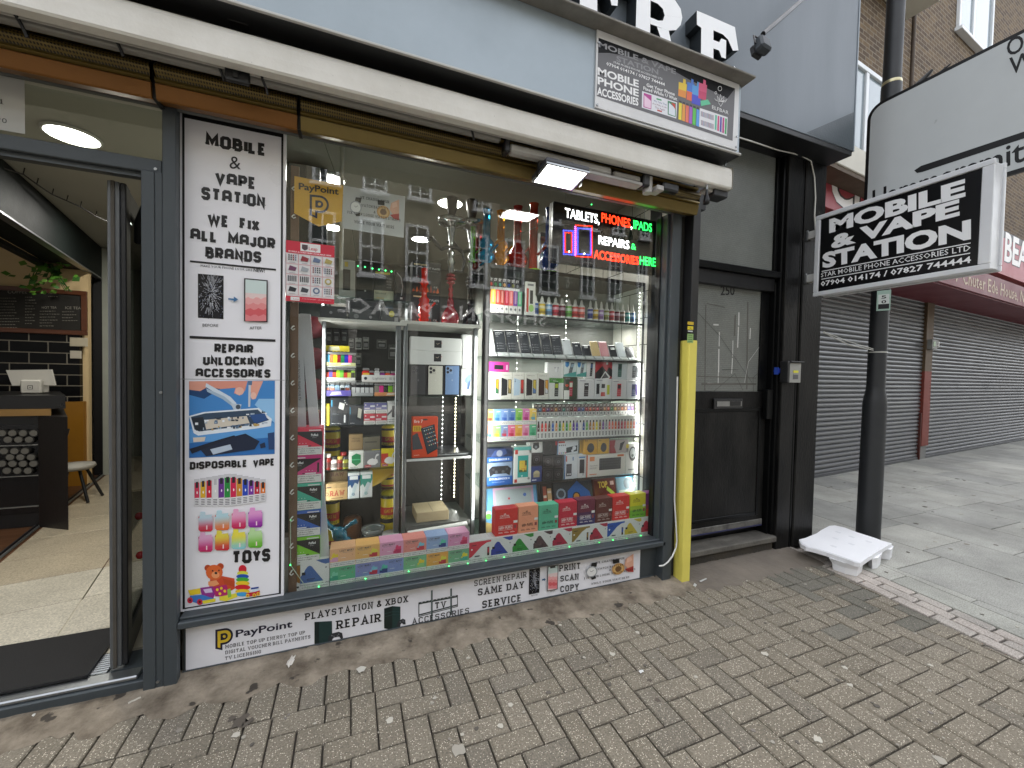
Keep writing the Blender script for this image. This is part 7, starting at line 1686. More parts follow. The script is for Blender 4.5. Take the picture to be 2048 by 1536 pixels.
lb_("white vape pen box with a grey diagonal band","vape box",1097,1210,1066,832,'#d2d2d0',lambda f: (f.poly([(0,.35),(0,.45),(1,.95),(1,.82)],'#55555a'),f.rect(.42,.3,.66,.8,'#4a4a4e'),f.text("ELFBAR",.2,.8,.90,.04,'#77777a'),warn(f,.02,.28,W2)),"vape_box",z0=zs1)
# printed yellow cylinders of the tall lighter display
def tall_can(x,label,z0,z1):
    t = thing("fuel_can",label,"fuel can",(x,YC + .26,z0),"tall yellow and red gas cans"); r = .052
    mb = MB(); h = z1 - z0
    mb.lathe([(r * .96,0),(r,.006),(r,h * .93),(r * .7,h * .985),(r * .35,h)],(x,YC + .26,z0),flat('#d4b81f',.3),20); mb.build("body",t)
    mb = MB()
    for a,b,c in ((.02,.10,'#a8322a'),(.33,.42,'#1d1c20'),(.50,.66,'#b8322a'),(.84,.9,'#1d1c20')): mb.lathe([(r + .0008,h * a),(r + .0008,h * b)],(x,YC + .26,z0),flat(c,.35),20)
    ar = Art(mb,front(YC + .26 - r - .0015),uv=True); ar.text("CLIPPER",(x - .042,z0 + h * .44),(x + .042,z0 + h * .44),.022,flat('#1d1c20')); ar.text("GAS 50",(x - .03,z0 + h * .56),(x + .03,z0 + h * .56),.022,flat('#d8c020'))
    mb.build("label_band",t)
xc1,xc2 = xat(RI,476,700),xat(RI,1072,600)
for x,w_ in ((xc1,"left"),(xc2,"right")):
    zs_ = [.311,ZS_L[3] + .001,ZS_L[2] + .001]; tops = [ZS_L[3] - .03,ZS_L[2] - .03,ZS_L[1] - .03]
    for k,(a,b) in enumerate(zip(zs_,tops)): tall_can(x,f"tall yellow and red gas can on the {w_} side of the {('bottom', 'smoking paper', 'swan packet')[k]} shelf",a,b)
zs2 = ZS_L[2] + .001
for i,(X,c,cap,n) in enumerate(((485,'#7a1f1c','#c9c2b8','red'),(553,'#c9c5c0','#1b1a1c','white and black'),(615,'#7a2a1e','#b8a04a','brown and gold'),(648,'#3a3a1e','#a02a2a','dark, red capped'),(668,'#8a8a2a','#2a2a2a','yellow green'))):
    x = xat(RH,X,1500); h = zat(RH,X,1385 if i in (0,3) else 1410) - zs2; mb = MB()
    mb.lathe([(.024,0),(.026,.006),(.026,h * .62),(.018,h * .76),(.017,h * .78)],(x,YF + .03 + (.06 if i == 3 else 0),zs2),flat(c,.2),14); mb.lathe([(.019,h * .785),(.019,h),(0,h)],(x,YF + .03 + (.06 if i == 3 else 0),zs2),flat(cap,.4),14); mb.lathe([(.0265,h * .15),(.0265,h * .5)],(x,YF + .03 + (.06 if i == 3 else 0),zs2),flat(mixhex(c,'#1a1010',.5),.4),14)
    tag(mb.build("aroma_bottle"),f"small {n} aroma bottle on the shelf beside the gas can","bottle","small aroma bottles")
lb_("brown kraft paper box at the back of the swan packet shelf","box",702,846,1500,1172,'#8a7350',lambda f: (f.text("MEDIUM",.25,.75,.84,.05,'#3a3020'),f.text("FOUR PAPER",.2,.8,.76,.05,'#3a3020'),f.rect(.1,.45,.9,.5,'#5a4a30')),"paper_box",dy=.07,z0=zs2)
lb_("grey brown paper box behind the grey swan packet","box",850,1022,1500,1200,'#6f6a5c',lambda f: (f.rect(.1,.8,.8,.84,'#4a463c'),f.rect(0,.36,.5,.5,'#c9c9c4'),f.rect(.5,.36,1,.55,'#d0c020')),"paper_box",dy=.07,z0=zs2)
lb_("white and green filter packet beside the grey swan packet","filter packet",702,856,1530,1352,'#d0d2cc',lambda f: (f.poly([(.2,.75),(.2,.35),(.5,.15),(.8,.35),(.8,.8),(.5,.9)],'#1f7a4a'),f.rect(.2,.5,.8,.56,'#58b080'),f.text("Swan Filters",.1,.6,.05,.07,'#3a3a3a')),"filter_packet",z0=zs2)
SWAN = [(.18,.30),(.34,.18),(.66,.16),(.84,.30),(.80,.48),(.70,.56),(.76,.70),(.84,.72),(.90,.80),(.82,.86),(.72,.80),(.66,.66),(.64,.52),(.50,.58),(.34,.54),(.22,.44)]
lb_("grey filter packet with a white swan","filter packet",860,1030,1520,1352,'#77787a',lambda f: (f.poly(SWAN,'#d8d8d8'),f.rect(.04,.03,.42,.18,'#a8323a'),f.text("Swan",.08,.38,.06,.08,'#e8e0e0')),"filter_packet",z0=zs2)
lb_("yellow filter packet with a white swan","filter packet",1036,1202,1508,1330,'#d6c21c',lambda f: (f.rect(0,.2,.42,.78,'#b83a2a'),f.poly(SWAN,'#dcdcd8'),f.rect(.04,.03,.42,.18,'#a8323a'),f.text("Swan",.08,.38,.06,.08,'#e8e0e0')),"filter_packet",z0=zs2)
zs3 = ZS_L[3] + .001
def li(lb,cat,xl,xr,yb,yt,c,d=None,name="packet",**k): return lb_(lb,cat,xl,xr,yb,yt,c,d,name,reg=RI,**k)
li("brown kraft rolling paper box with red lettering in front","paper box",424,648,493,330,'#a58a5e',lambda f: (f.rect(0,.72,1,1,'#8f764e'),f.rect(.495,.72,.505,1,'#5a4a30'),f.text("RAW",.22,.88,.26,.30,'#8a2a22','slabb'),f.disc(.11,.38,.08,'#3a2a20'),f.disc(.11,.38,.06,'#a58a5e'),f.rect(.1,.75,.3,.82,'#3a2a20'),f.rect(.3,.1,.8,.13,'#5a3a28')),"paper_box",z0=zs3)
li("dark kraft rolling paper box set back behind the front one","paper box",430,645,493,208,'#6a5638',lambda f: f.text("RAW",.25,.85,.80,.14,'#4a2018','slabb'),"paper_box",z0=zs3,dy=.08)
RZ = lambda c: (lambda f: (f.poly([(0,.45),(.2,.55),(.35,.40),(.6,.62),(.8,.50),(1,.72),(1,1),(0,1)],c),f.rect(.15,.74,.85,.88,'#d8dcdc'),f.poly([(.2,.04),(.5,.1),(.85,.55),(.6,.62)],'#b8c8cc'),f.text("RIZLA",.36,.62,.12,.1,c,off=.02),f.rect(0,.9,1,1,'#d0d4d4')))
li("white and dark blue rolling paper packet standing on the paper shelf","paper packet",650,762,468,225,'#cfd3d4',RZ('#1f4a78'),"paper_packet",z0=zs3)
li("white and green rolling paper packet standing on the paper shelf","paper packet",770,886,452,215,'#cfd3d2',RZ('#3a8a7a'),"paper_packet",z0=zs3)
# yellow leaf shaped tray propped up on the shelf
p0,p1 = xat(RI,748,470),xat(RI,1125,400)
mb = MB(); N_ = 14; vs,fs = [],[]
for i in range(N_ + 1):
    t = i / N_; x = p0 + (p1 - p0) * t; w_ = .02 + .13 * math.sin(math.pi * min(1,.1 + t * .75)); 
    for k in range(7): u = k / 6 - .5; vs.append((x,YF + .02 + .05 * t + .10 * (u + .5) * .3,zs3 + .012 + .10 * t * t + (u + .5) * w_ * .9 + .03 * (2 * u) ** 2))
for i in range(N_):
    for k in range(6): a = i * 7 + k; fs.append((a,a + 1,a + 8,a + 7))
mb.add(vs,fs,worn('#d8ae1c','#c09a18',.3,scale=9,bump=.2,bscale=25),True)
mb.add([(x,y + .006,z - .002) for x,y,z in vs],[f[::-1] for f in fs],flat('#b8921a',.3),True); tag(mb.build("rolling_tray"),"yellow leaf shaped rolling tray propped beside the paper packets","rolling tray")
mb = MB(); a_,b_ = xat(RI,430,650),xat(RI,735,860); za_,zb3 = zat(RI,430,650) ,zat(RI,735,862)
TB2 = tinted('#1a7f9c',.05,.55)
A_,B_ = Vector((a_,YF - .09,za_)),Vector((b_,YF - .16,zb3 + .01)); D_ = (B_ - A_); L_ = D_.length
mb.lathe([(.026,0),(.024,.012),(.016,.03),(.016,L_ * .28),(.022,L_ * .30),(.040,L_ * .40),(.044,L_ * .48),(.036,L_ * .56),(.020,L_ * .64),(.024,L_ * .72),(.020,L_ * .76),(.026,L_ * .94),(.030,L_)],A_,TB2,16,True,D_)
M_ = A_ + D_ * .45; mb.tube([M_,M_ + Vector((.06,-.01,.05)),M_ + Vector((.10,-.01,.07))],[.012,.012,.018],TB2,8); tag(mb.build("water_pipe"),"blue glass water pipe lying aslant over the pastel cartons","water pipe")
def tin(X,Y,r,h,c,c2,lb,z=.311,cap=None,dy=.06):
    x = xat(RI,X,Y); mb = MB(); mb.lathe([(r * .97,0),(r,.003),(r,h * .62)],(x,YF + dy,z),flat(c,.3),18); mb.lathe([(r * 1.03,h * .62),(r * 1.03,h),(0,h)],(x,YF + dy,z),flat(c2,.3,metal=.3),18); return tag(mb.build("grinder_tin"),lb,"grinder","round grinders at the bottom of the left cabinet")
tin(790,790,.045,.085,'#5a7a94','#7a6040',"brown and blue round grinder behind the pastel cartons",dy=.02); tin(1065,740,.052,.12,'#8fb83a','#a8a8a4',"green round grinder near the right gas can",dy=.0); tin(985,800,.035,.05,'#8a3a8a','#9a4a9a',"purple round grinder between the ashtrays and the green grinder",dy=.0); tin(890,800,.03,.055,'#6a7a3a','#8a8a6a',"olive round grinder in front of the glass ashtray",dy=.0)
x = xat(RI,700,640); mb = MB(); mb.lathe([(.06,0),(.062,.01),(.062,.13),(.055,.15),(.03,.16)],(x,3.05,.311),flat('#5a3a24',.3),18); tag(mb.build("jar"),"brown jar at the back behind the blue glass pipe","jar")
AG = tinted('#c9d0cc',.03,.8)
for X,Y,z,lb in ((905,690,.40,"upper clear glass ashtray, stacked"),(910,760,.33,"lower clear glass ashtray, under the upper one")):
    x = xat(RI,X,Y); mb = MB(); mb.lathe([(.0,.0),(.05,.0),(.068,.02),(.078,.055),(.066,.055),(.052,.025),(0,.018)],(x,YF + .12,z - .02),AG,20); tag(mb.build("glass_ashtray"),lb,"ashtray","clear glass ashtrays")

for (xl,xr,yb,yt,c,lb) in ((472,530,240,95,'#3a3c40',"dark pen packet hanging first at the back of the left cabinet"),(545,610,240,90,'#2f3136',"dark pen packet hanging second at the back of the left cabinet"),(625,690,240,95,'#35373c',"dark pen packet hanging third at the back of the left cabinet"),(702,756,285,188,'#8a8c88',"pale grey packet hanging above the club lighters, left"),(768,836,300,180,'#9a9c98',"pale grey packet with dark print hanging above the club lighters, middle"),(846,912,298,172,'#7f817d',"grey packet hanging above the club lighters, right"),(990,1092,290,198,'#5a5c58',"wide grey packet hanging at the upper right of the left cabinet"),(772,832,480,335,'#6a6c66',"grey packet hanging between the lighter racks"),(1110,1195,400,250,'#4a4c48',"dark grey packet hanging beside the cabinet post")):
    bx("hanging_packet",lb,"packet","packets hanging at the back of the left cabinet",RH,xl,xr,yb,yt,3.10,.012,c,lambda f: (f.rect(.1,.12,.9,.62,'#2a2b2d'),f.rect(.2,.2,.8,.5,'#77797a'),f.rect(.15,.72,.85,.78,'#b0b2ae'),f.rect(.42,.88,.58,.94,'#1a1a1c')))
for (X,Y,r,h,c,c2,lb) in ((640,760,.034,.07,'#7a4a2a','#a8843a',"copper round grinder left of the brown and blue one"),(720,800,.03,.06,'#3a6a4a','#8a8c88',"dark green round grinder beneath the blue water pipe"),(840,800,.028,.05,'#a83a2a','#8a8c88',"red round grinder next to the olive grinder")): tin(X,Y,r,h,c,c2,lb,dy=.03)
# ------------------------------------------------------------------ middle cabinet
zm0 = ZS_M[0] + .001
WD = '#d3d4d2'
def mx(lb,cat,xl,xr,yb,yt,c,d,name,z0=None,**k): return lb_(lb,cat,xl,xr,yb,yt,c,d,name,z0=z0,**k)
zphone_t = zat(RH,1330,455)
def iph(c,c2):
    def d(f):
        f.rect(.06,.03,.90,.97,c); f.poly([(.10,.97),(.06,.94),(.06,.97)],'#1d1d1f'); f.rect(.10,.70,.50,.93,c2)
        for u,v in ((.2,.88),(.2,.76),(.38,.82)): f.disc(u,v,.085,'#131316'); f.disc(u,v,.04,'#3a3a48')
        f.disc(.48,.50,.05,mixhex(c,'#e8e8ea',.25),.035)
    return d
for xl,xr,c,c2,n in ((1330,1502,'#3a3a3d','#434347','graphite'),(1506,1678,'#cfcdc2','#c2c0b4','cream'),(1681,1846,'#6f8bb4','#7f98bd','sky blue')): mx(f"black phone box showing a {n} phone back","phone box",xl,xr,770,458,'#17171a',iph(c,c2),"phone_box",zm0,group="black phone boxes in the middle cabinet")
mx("white phone box with a blue feather picture","phone box",1849,1990,772,497,WD,lambda f: (f.line([(.1,.06),(.9,.06),(.9,.95),(.1,.95),(.1,.06)],.012,'#a9aaac'),f.poly([(.3,.62),(.55,.78),(.75,.80),(.70,.60),(.55,.40),(.6,.24),(.45,.22),(.42,.45),(.3,.5)],'#7f9ab8'),f.poly([(.45,.22),(.62,.24),(.72,.62),(.55,.5)],'#3a5a86'),f.rect(.42,.93,.58,.94,'#8a8a8c')),"phone_box",zm0)
zw1,zw2 = zat(RH,1330,447),zat(RH,1330,305)
WT = lambda f: (f.rect(.45,.24,.59,.80,'#221c1e'),f.rect(.465,.30,.575,.74,'#15181c'),f.line([(.49,.56),(.515,.50),(.55,.60)],.006,'#c8b8a8'),f.disc(.595,.6,.008,'#a8323a'))
mx("white watch box, lower of two lying across the phone boxes","watch box",1328,1862,445,307,WD,WT,"watch_box",zphone_t + .002); mx("white watch box, upper of two lying across the phone boxes","watch box",1333,1866,303,166,WD,WT,"watch_box",zw2)
EB = lambda f: (f.rect(.42,.35,.47,.62,'#b9babc'),f.rect(.58,.35,.63,.62,'#b9babc'),f.disc(.40,.64,.06,'#bfc0c2'),f.disc(.66,.64,.06,'#bfc0c2'))
zear = zat(RH,1849,495)
mx("white ear bud box, lower of two at the right of the watch boxes","earphone box",1865,2004,490,322,WD,EB,"earphone_box",zear + .001); mx("white ear bud box, upper of two at the right of the watch boxes","earphone box",1868,2006,318,146,WD,EB,"earphone_box",zat(RH,1865,320))
zl_ = ZS_M[1] + .001
TABL = lambda f: (f.text("fire 7",.06,.4,.86,.075,'#f0e0d8',off=.01),f.disc(.5,.935,.1,'#3a2a28',.02),f.rect(.02,.65,.35,.79,'#d8a818'),*[f.rect(.08 + k * .06,.67,.11 + k * .06,.77,'#8a6a14') for k in range(4)],f.poly([(.02,.2),(.0,.55),(.2,.62),(.42,.22)],'#3a3d42'),f.poly([(.32,.72),(.86,.82),(1.0,.20),(.60,.07)],'#17181b'),f.poly([(.36,.70),(.83,.785),(.95,.22),(.62,.11)],'#23303c'),*[f.disc(.47 + .08 * c + .05 * r,.66 - .09 * r + .015 * c,.024,('#c9cfd4','#8ab0c0','#d8a86a','#a8c0a0','#d07a6a')[(r * 3 + c) % 5]) for r in range(5) for c in range(5)],f.line([(.42,.72),(.80,.775)],.012,'#b8c8d0'),f.text("amazon",.08,.28,.06,.03,'#f0d8c8'))
mx("orange tablet box with a tilted black tablet printed on it","tablet box",1350,1612,1420,996,'#d0451c',TABL,"tablet_box",zl_)
x0,x1 = xat(RH,1615,1400),xat(RH,1968,1390)
lpn = thing("laptop","flat black closed laptop lying on the middle cabinet shelf","laptop",((x0 + x1) / 2,YC + .15,zl_))
mb = MB(); mb.box((x0,YC + .03,zl_),(x1,YC + .32,zl_ + .012),flat('#8f9294',.3,metal=.6),.003); mb.build("base",lpn); mb = MB(); mb.box((x0,YC + .03,zl_ + .0125),(x1,YC + .32,zl_ + .019),worn('#1d1e20','#2a2b2d',.3),.003); mb.build("lid",lpn)
mb = MB(); mb.box((MX0 + .03,YC - .002,zl_ - .018),(MX1 - .03,YC - .0005,zl_ - .002),flat('#c9cbca',.4)); mb.build("shelf_edge",cabM)
cb0 = xat(RI,1318,720),xat(RI,1632,690); zc_b = zat(RI,1318,722)
mb = MB(); KR = worn('#b5a482','#a39270',.8,scale=5,bump=.05)
mb.box((cb0[0],YC + .04,zc_b),(cb0[1],YC + .26,zat(RI,1318,625)),KR,.003); mb.box(((cb0[0] + cb0[1]) / 2 - .002,YC + .0405,zat(RI,1318,625) + .0002),((cb0[0] + cb0[1]) / 2 + .002,YC + .2595,zat(RI,1318,625) + .0006),flat('#7a6a50')); tag(mb.build("cardboard_box"),"plain brown cardboard box low in the middle cabinet","cardboard box")
mb = MB(); mb.box((MX0 + .03,YC - .004,zc_b - .03),(MX1 - .03,3.165,zc_b - .001),worn('#5a5b58','#3f403d',.5)); mb.build("bottom_shelf",cabM)
mb = MB(); zz = zat(RI,1262,770); mb.cyl((MX0 + .04,YC - .03,zz - .01),(MX1 - .06,YC - .03,zz + .01),.018,flat('#d8d8d2',.4),12); tag(mb.build("tube_lamp"),"unlit white tube across the foot of the middle cabinet","tube")

# ------------------------------------------------------------------ things standing on the cabinets
ZT = zat(RH,455,15) + .023
def hookah(px_,py_base,py_top,y,label,smk,vase,small=False,reg=RF):
    p = at(*reg(px_,py_base),y=y); h = at(*reg(px_,py_top),y=y).z - ZT
    t = thing("hookah",label,"hookah",(p.x,y,ZT)); o = Vector((p.x,y,ZT)); s = h
    mb = MB(); mb.lathe([(0,0),(.062 * s,0),(.070 * s,.012 * s),(.072 * s,.06 * s),(.066 * s,.10 * s),(.048 * s,.13 * s),(.030 * s,.155 * s),(.026 * s,.20 * s),(.030 * s,.205 * s)],o,vase,20); mb.build("vase",t)
    mb = MB(); mb.lathe([(.024 * s,.206 * s),(.020 * s,.22 * s),(.012 * s,.23 * s),(.020 * s,.25 * s),(.012 * s,.27 * s),(.020 * s,.29 * s),(.012 * s,.31 * s),(.016 * s,.33 * s)],o,smk,16)
    for a,r in ((.345,.034),(.372,.040),(.40,.034)): mb.lathe([(.015 * s,(a - .014) * s),(r * s,(a - .006) * s),(r * s,(a + .006) * s),(.015 * s,(a + .014) * s)],o,smk,18)
    CH = flat('#a5a8a8',.15,metal=.95)
    mb.lathe([(.016 * s,.42 * s),(.028 * s,.44 * s),(.020 * s,.47 * s),(.034 * s,.50 * s),(.016 * s,.54 * s),(.030 * s,.57 * s),(.014 * s,.60 * s),(.016 * s,.66 * s),(.026 * s,.72 * s),(.034 * s,.765 * s)],o,CH,18); mb.build("stem",t)
    mb = MB(); mb.lathe([(.03 * s,.765 * s),(.075 * s,.785 * s),(.105 * s,.80 * s),(.118 * s,.825 * s),(.112 * s,.826 * s),(.09 * s,.808 * s),(.02 * s,.79 * s)],o,CH,24); mb.build("ash_plate",t)
    mb = MB(); mb.lathe([(.016 * s,.79 * s),(.022 * s,.83 * s),(.030 * s,.87 * s),(.042 * s,.93 * s),(.044 * s,.99 * s),(.036 * s,1.0 * s),(0,.985 * s)],o,flat('#2c211d',.3),16); mb.build("bowl",t)
    mb = MB(); P_ = [o + Vector((.02 * s,-.02,.43 * s)),o + Vector((.08 * s,-.03,.43 * s)),o + Vector((.10 * s,-.03,.52 * s)),o + Vector((.07 * s,-.02,.60 * s)),o + Vector((-.02 * s,-.03,.61 * s)),o + Vector((-.08 * s,-.03,.585 * s)),o + Vector((-.12 * s,-.02,.62 * s)),o + Vector((-.15 * s,0,.67 * s)),o + Vector((-.18 * s,.02,.655 * s))]
    mb.tube(P_,[.012 * s] * 5 + [.016 * s] * 4,flat('#26282b',.5),8); mb.build("hose",t)
    return t
CL = flat('#8a1f28',.08,spec=.8,coat=.5)
hookah(1275,1478,540,2.85,"tall chrome hookah with dark red vase on the cabinet top",flat('#8f2430',.2),CL)
RG_ = None
# slim black hookah further right on a shorter vase
hookah(1425,1478,560,3.02,"slimmer black hookah with pale tassel behind the cabinet post",flat('#1d1d20',.3),flat('#15161a',.1,coat=.5),reg=RF)
def bong(X,yb,yt,y,hx,label,prof,z=None,reg=RG,foot_c=None,trans=.5):
    p = at(*reg(X,yb),y=y); z = p.z if z is None else z; h = at(*reg(X,yt),y=y).z - z; m_ = tinted(hx,.06,trans)
    mb = MB(); mb.lathe([(r * h,zz * h) for r,zz in prof],(p.x,y,z),m_,18)
    if foot_c: mb.lathe([(.14 * h,-.001),(.14 * h,.02 * h),(.0,.021 * h)],(p.x,y,z),flat(foot_c,.2),18)
    b0 = Vector((p.x + .06 * h,y - .02,z + .25 * h)); mb.tube([b0,b0 + Vector((.12 * h,-.02,.14 * h))],.02 * h,m_,8)
    return tag(mb.build("water_pipe"),label,"water pipe","coloured glass water pipes")
B1 = [(0,0),(.13,0),(.13,.03),(.07,.06),(.15,.14),(.16,.2),(.08,.28),(.13,.36),(.13,.42),(.07,.5),(.065,.9),(.085,1.0)]
B2 = [(0,0),(.12,0),(.12,.02),(.10,.06),(.16,.12),(.17,.2),(.12,.3),(.065,.4),(.06,.95),(.075,1.0)]
B3 = [(0,0),(.12,0),(.12,.02),(.07,.05),(.062,.95),(.075,1.0)]
zr_ = ZTOPR + .001
bong(122,1020,632,2.86,'#1f86b0',"blue glass water pipe on top of the right cabinet",B1,zr_); bong(228,1025,645,2.86,'#d88a14',"amber glass water pipe with round bulges",B1,zr_); bong(352,1040,610,2.9,'#b8281c',"water pipe with yellow neck and red bulb base",B2,zr_)
bong(470,1055,590,2.84,'#c83214',"straight orange red water pipe on green foot",B3,zr_,foot_c='#8fc22a'); bong(66,1000,735,2.95,'#8a1618',"dark red water pipe at the left end of the cabinet top",B3,zr_); bong(20,1030,765,2.9,'#5fae1f',"bright green water pipe left of the blue one",B3,None); bong(592,1068,625,2.84,'#2a4a9a',"deep blue water pipe on green foot beside the tall display box",B1,zr_,foot_c='#7fc22a')
x0,x1 = xat(RG,524,1000,2.9),xat(RG,572,1000,2.9); mb = MB(); mb.box((x0,2.9,zr_),(x1,2.96,zat(RG,530,800,2.9)),flat('#1d1f22',.3),.002); f = Face(Art(mb,front(2.9),uv=True),x0,zr_,x1 - x0,zat(RG,530,800,2.9) - zr_)
for k,c in enumerate(('#2a3a9a','#2a8ab0','#3aa04a','#d0c02a','#d8702a','#c02a2a')): f.rect(.1,.3 + k * .1,.9,.4 + k * .1,c)
tag(mb.build("display_box"),"narrow black box with a rainbow band between the water pipes","box")
# red skull pipe, boxes, headsets at the left top
bong(1078,1478,1075,2.78,'#e02a14',"glowing red ribbed water pipe on the cabinet top, left of the hookah",[(0,0),(.09,0),(.07,.05),(.10,.09),(.07,.12),(.11,.17),(.08,.2),(.115,.25),(.08,.29),(.11,.34),(.08,.38),(.10,.44),(.045,.5),(.05,.7),(.085,.74),(.05,.78),(.055,1.0)],ZT,RF,trans=.3)
def tb(lb,cat,xl,xr,yb,yt,c,d=None,name="box",y=2.88,dep=.12,z0=None): return bx(name,lb,cat,None,RF,xl,xr,yb,yt,y,dep,c,d,z0=ZT if z0 is None else z0)
HP = lambda f: (f.text("HOT PLATE",.45,.95,.78,.06,'#c9c9c9',off=.02),f.text("fast heating",.5,.9,.70,.03,'#8a8a8a'),*[f.poly([(.02 + k * .12,0),(.10 + k * .12,.04),(.05 + k * .12,.12 + .07 * (k % 3)),(.0 + k * .12,.05)],('#a8401c','#c85a1c','#8a2a18')[k % 3]) for k in range(8)],f.text("CE",.75,.88,.18,.05,'#c9c9c9'),f.rect(.05,.88,.5,.92,'#c9b890'))
zhp = zat(RF,985,1250,2.9)
tb("black hot plate box with printed flames, lower of two","hot plate box",985,1200,1462,1255,'#141416',HP,"appliance_box",2.9); tb("black hot plate box with printed flames, upper of two","hot plate box",990,1205,1250,1015,'#151517',HP,"appliance_box",2.9,z0=zhp + .002)
zg1 = zat(RF,510,1305,2.88)
tb("low grey headset box at the left of the cabinet top","headset box",300,500,1440,1350,'#3a3c3e',lambda f: f.disc(.4,.5,.06,'#8a8a8c'),"headset_box",2.8); tb("grey black headset box with a printed headset","headset box",510,750,1440,1305,'#46484a',lambda f: (f.rect(.05,.6,.95,.95,'#26282a'),f.disc(.25,.25,.08,'#7a7c7e'),f.disc(.7,.25,.05,'#a8a8aa')),"headset_box",2.86); tb("grey box with a yellow sticker on the cabinet top","headset box",758,900,1450,1370,'#4a4c4c',lambda f: (f.disc(.55,.62,.15,'#a8a03a',.22),f.rect(.7,.1,.9,.4,'#9a9a9a')),"headset_box",2.8)
mb = MB(); xa_,xb2 = xat(RF,300,1340,2.86),xat(RF,980,1310,2.86); zsh = zat(RF,510,1302,2.86)
mb.box((xa_,2.84,zsh),(xb2,3.1,zsh + .012),GSH); mb.box((xa_,3.02,ZT),(xa_ + .015,3.06,zsh),FRM); mb.box((xb2 - .015,3.02,ZT),(xb2,3.06,zsh),FRM); tag(mb.build("glass_riser"),"clear glass riser shelf carrying boxes above the cabinet","shelf")
z5 = zsh + .0125
tb("white blister pack with a black phone case","case packet",440,562,1255,1005,'#a9aba6',lambda f: (f.rect(.25,.2,.7,.75,'#1b1d20'),f.rect(.35,.3,.6,.65,'#33363a'),f.rect(.35,.82,.55,.95,'#c9b03a')),"blister_pack",2.9,.02,z5); tb("black rounded speaker box beside the white blister pack","speaker box",570,705,1285,1090,'#121315',lambda f: (f.disc(.5,.3,.05,'#cfcfcf'),f.line([(.1,.1),(.1,.9),(.9,.9),(.9,.1)],.02,'#3a3a3e')),"speaker_box",2.9,z0=z5)
tb("black remote control pack with a cream label","remote pack",705,852,1295,1090,'#1f2022',lambda f: (f.rect(.0,0,1,.34,'#a8a894'),f.text("Universal",.05,.6,.22,.06,'#2a2a2a'),f.rect(.55,.38,.95,.9,'#101114'),*[f.disc(.66 + .09 * c,.46 + .1 * r,.025,'#77777c') for r in range(4) for c in range(3)],f.rect(.05,.9,.8,.98,'#a8a03a'),*[f.disc(.15 + k * .08,.08,.025,'#c09a2a') for k in range(5)]),"remote_pack",2.9,.04,z5); tb("black gamepad box with silver arc","box",855,945,1300,1092,'#131417',lambda f: (f.line([(.2,.95),(.55,.8),(.7,.5),(.6,.2)],.08,'#9a9ca0'),f.rect(.5,.08,.7,.14,'#c9c9c9')),"gamepad_box",2.88,z0=z5)
# tall mounts of a television bracket leaning in the corner
for (X0,Y0,X1,Y1,lb) in ((178,0,220,1090,"white television bracket bar with black lettering, leaning left"),(262,0,362,1090,"white television bracket bar leaning right behind the first")):
    a,b = at(*RH(X1,Y1 + 110),y=2.52),at(*RH(X0,Y0 - 60),y=2.56); a.z = max(a.z,ZB + .45)
    d_ = (b - a).normalized(); e_ = Vector((1,0,0)); n_ = d_.cross(e_).normalized(); w_ = .025
    mb = MB(); vs = [p + e_ * sx * w_ + n_ * sy * .012 for p in (a - d_ * (a.z - ZB - .02) / d_.z,b) for sx,sy in ((-1,-1),(1,-1),(1,1),(-1,1))]
    mb.add(vs,[(0,1,5,4),(1,2,6,5),(2,3,7,6),(3,0,4,7),(4,5,6,7),(3,2,1,0)],worn('#c6c6ca','#adadb2',.4))
    if X0 < 200:
        pl_ = Pl(a - n_ * .0 + Vector((0,-.0135,0)),d_ * -1,e_); ar = Art(mb,Pl(a + Vector((0,-.013,0)),(-d_.x,0,-d_.z),(1,0,0)),uv=True,lay=.0015); L_ = (b - a).length
        ar.text("FIXED MOUNT FRAME FOR TV",(-L_ * .62,-.006),(-L_ * .30,-.006),.013,INK)
    tag(mb.build("bracket_bar"),lb,"bracket bar","television bracket bars")
# red caps hanging at the back left
for k in range(5):
    p = at(628,655 + k * 62,y=3.3); mb = MB(); mb.lathe([(0,.05),(.05,.045),(.08,.02),(.085,0),(.0,0)],p,worn('#6a1a22','#1d2030',.7,scale=12),14,True,(0,-1,.2)); tag(mb.build("cap"),f"dark red round cap hanging at the back, {ordn(k)} from the top","cap","dark caps hanging at the back")

mb = MB(); p = at(683,420,y=2.7); mb.cyl((p.x,2.7,at(683,540,y=2.7).z),(p.x,2.7,2.99),.012,flat('#b5b5ae',.4),10); tag(mb.build("hanging_rail"),"thin pale upright rail hanging from the shop ceiling","rail")
mb = MB(); a,b = at(592,600,y=3.35),at(655,285,y=3.35); mb.box((a.x - .3,3.35,ZB),(b.x,3.42,2.98),worn('#12241c','#0d1a15',.4)); tag(mb.build("dark_cupboard"),"dark green cupboard side at the upper left behind the window","cupboard"); mb = MB(); a,b = at(612,375,y=3.2),at(640,335,y=3.2); mb.box((a.x,3.2,a.z - .02),(b.x,3.34,b.z),flat('#8d8f8c',.5),.004); tag(mb.build("alarm_box"),"small pale alarm box on the dark green cupboard","alarm box")
mb = MB(); a = at(835,700,y=5.6)
for k in range(5):
    z = .5 + k * .42; mb.box((-.6,5.6,z),(2.1,5.95,z + .03),flat('#6d6d68',.5))
tag(mb.build("wall_shelf"),"grey wall shelving at the back of the shop","shelving")
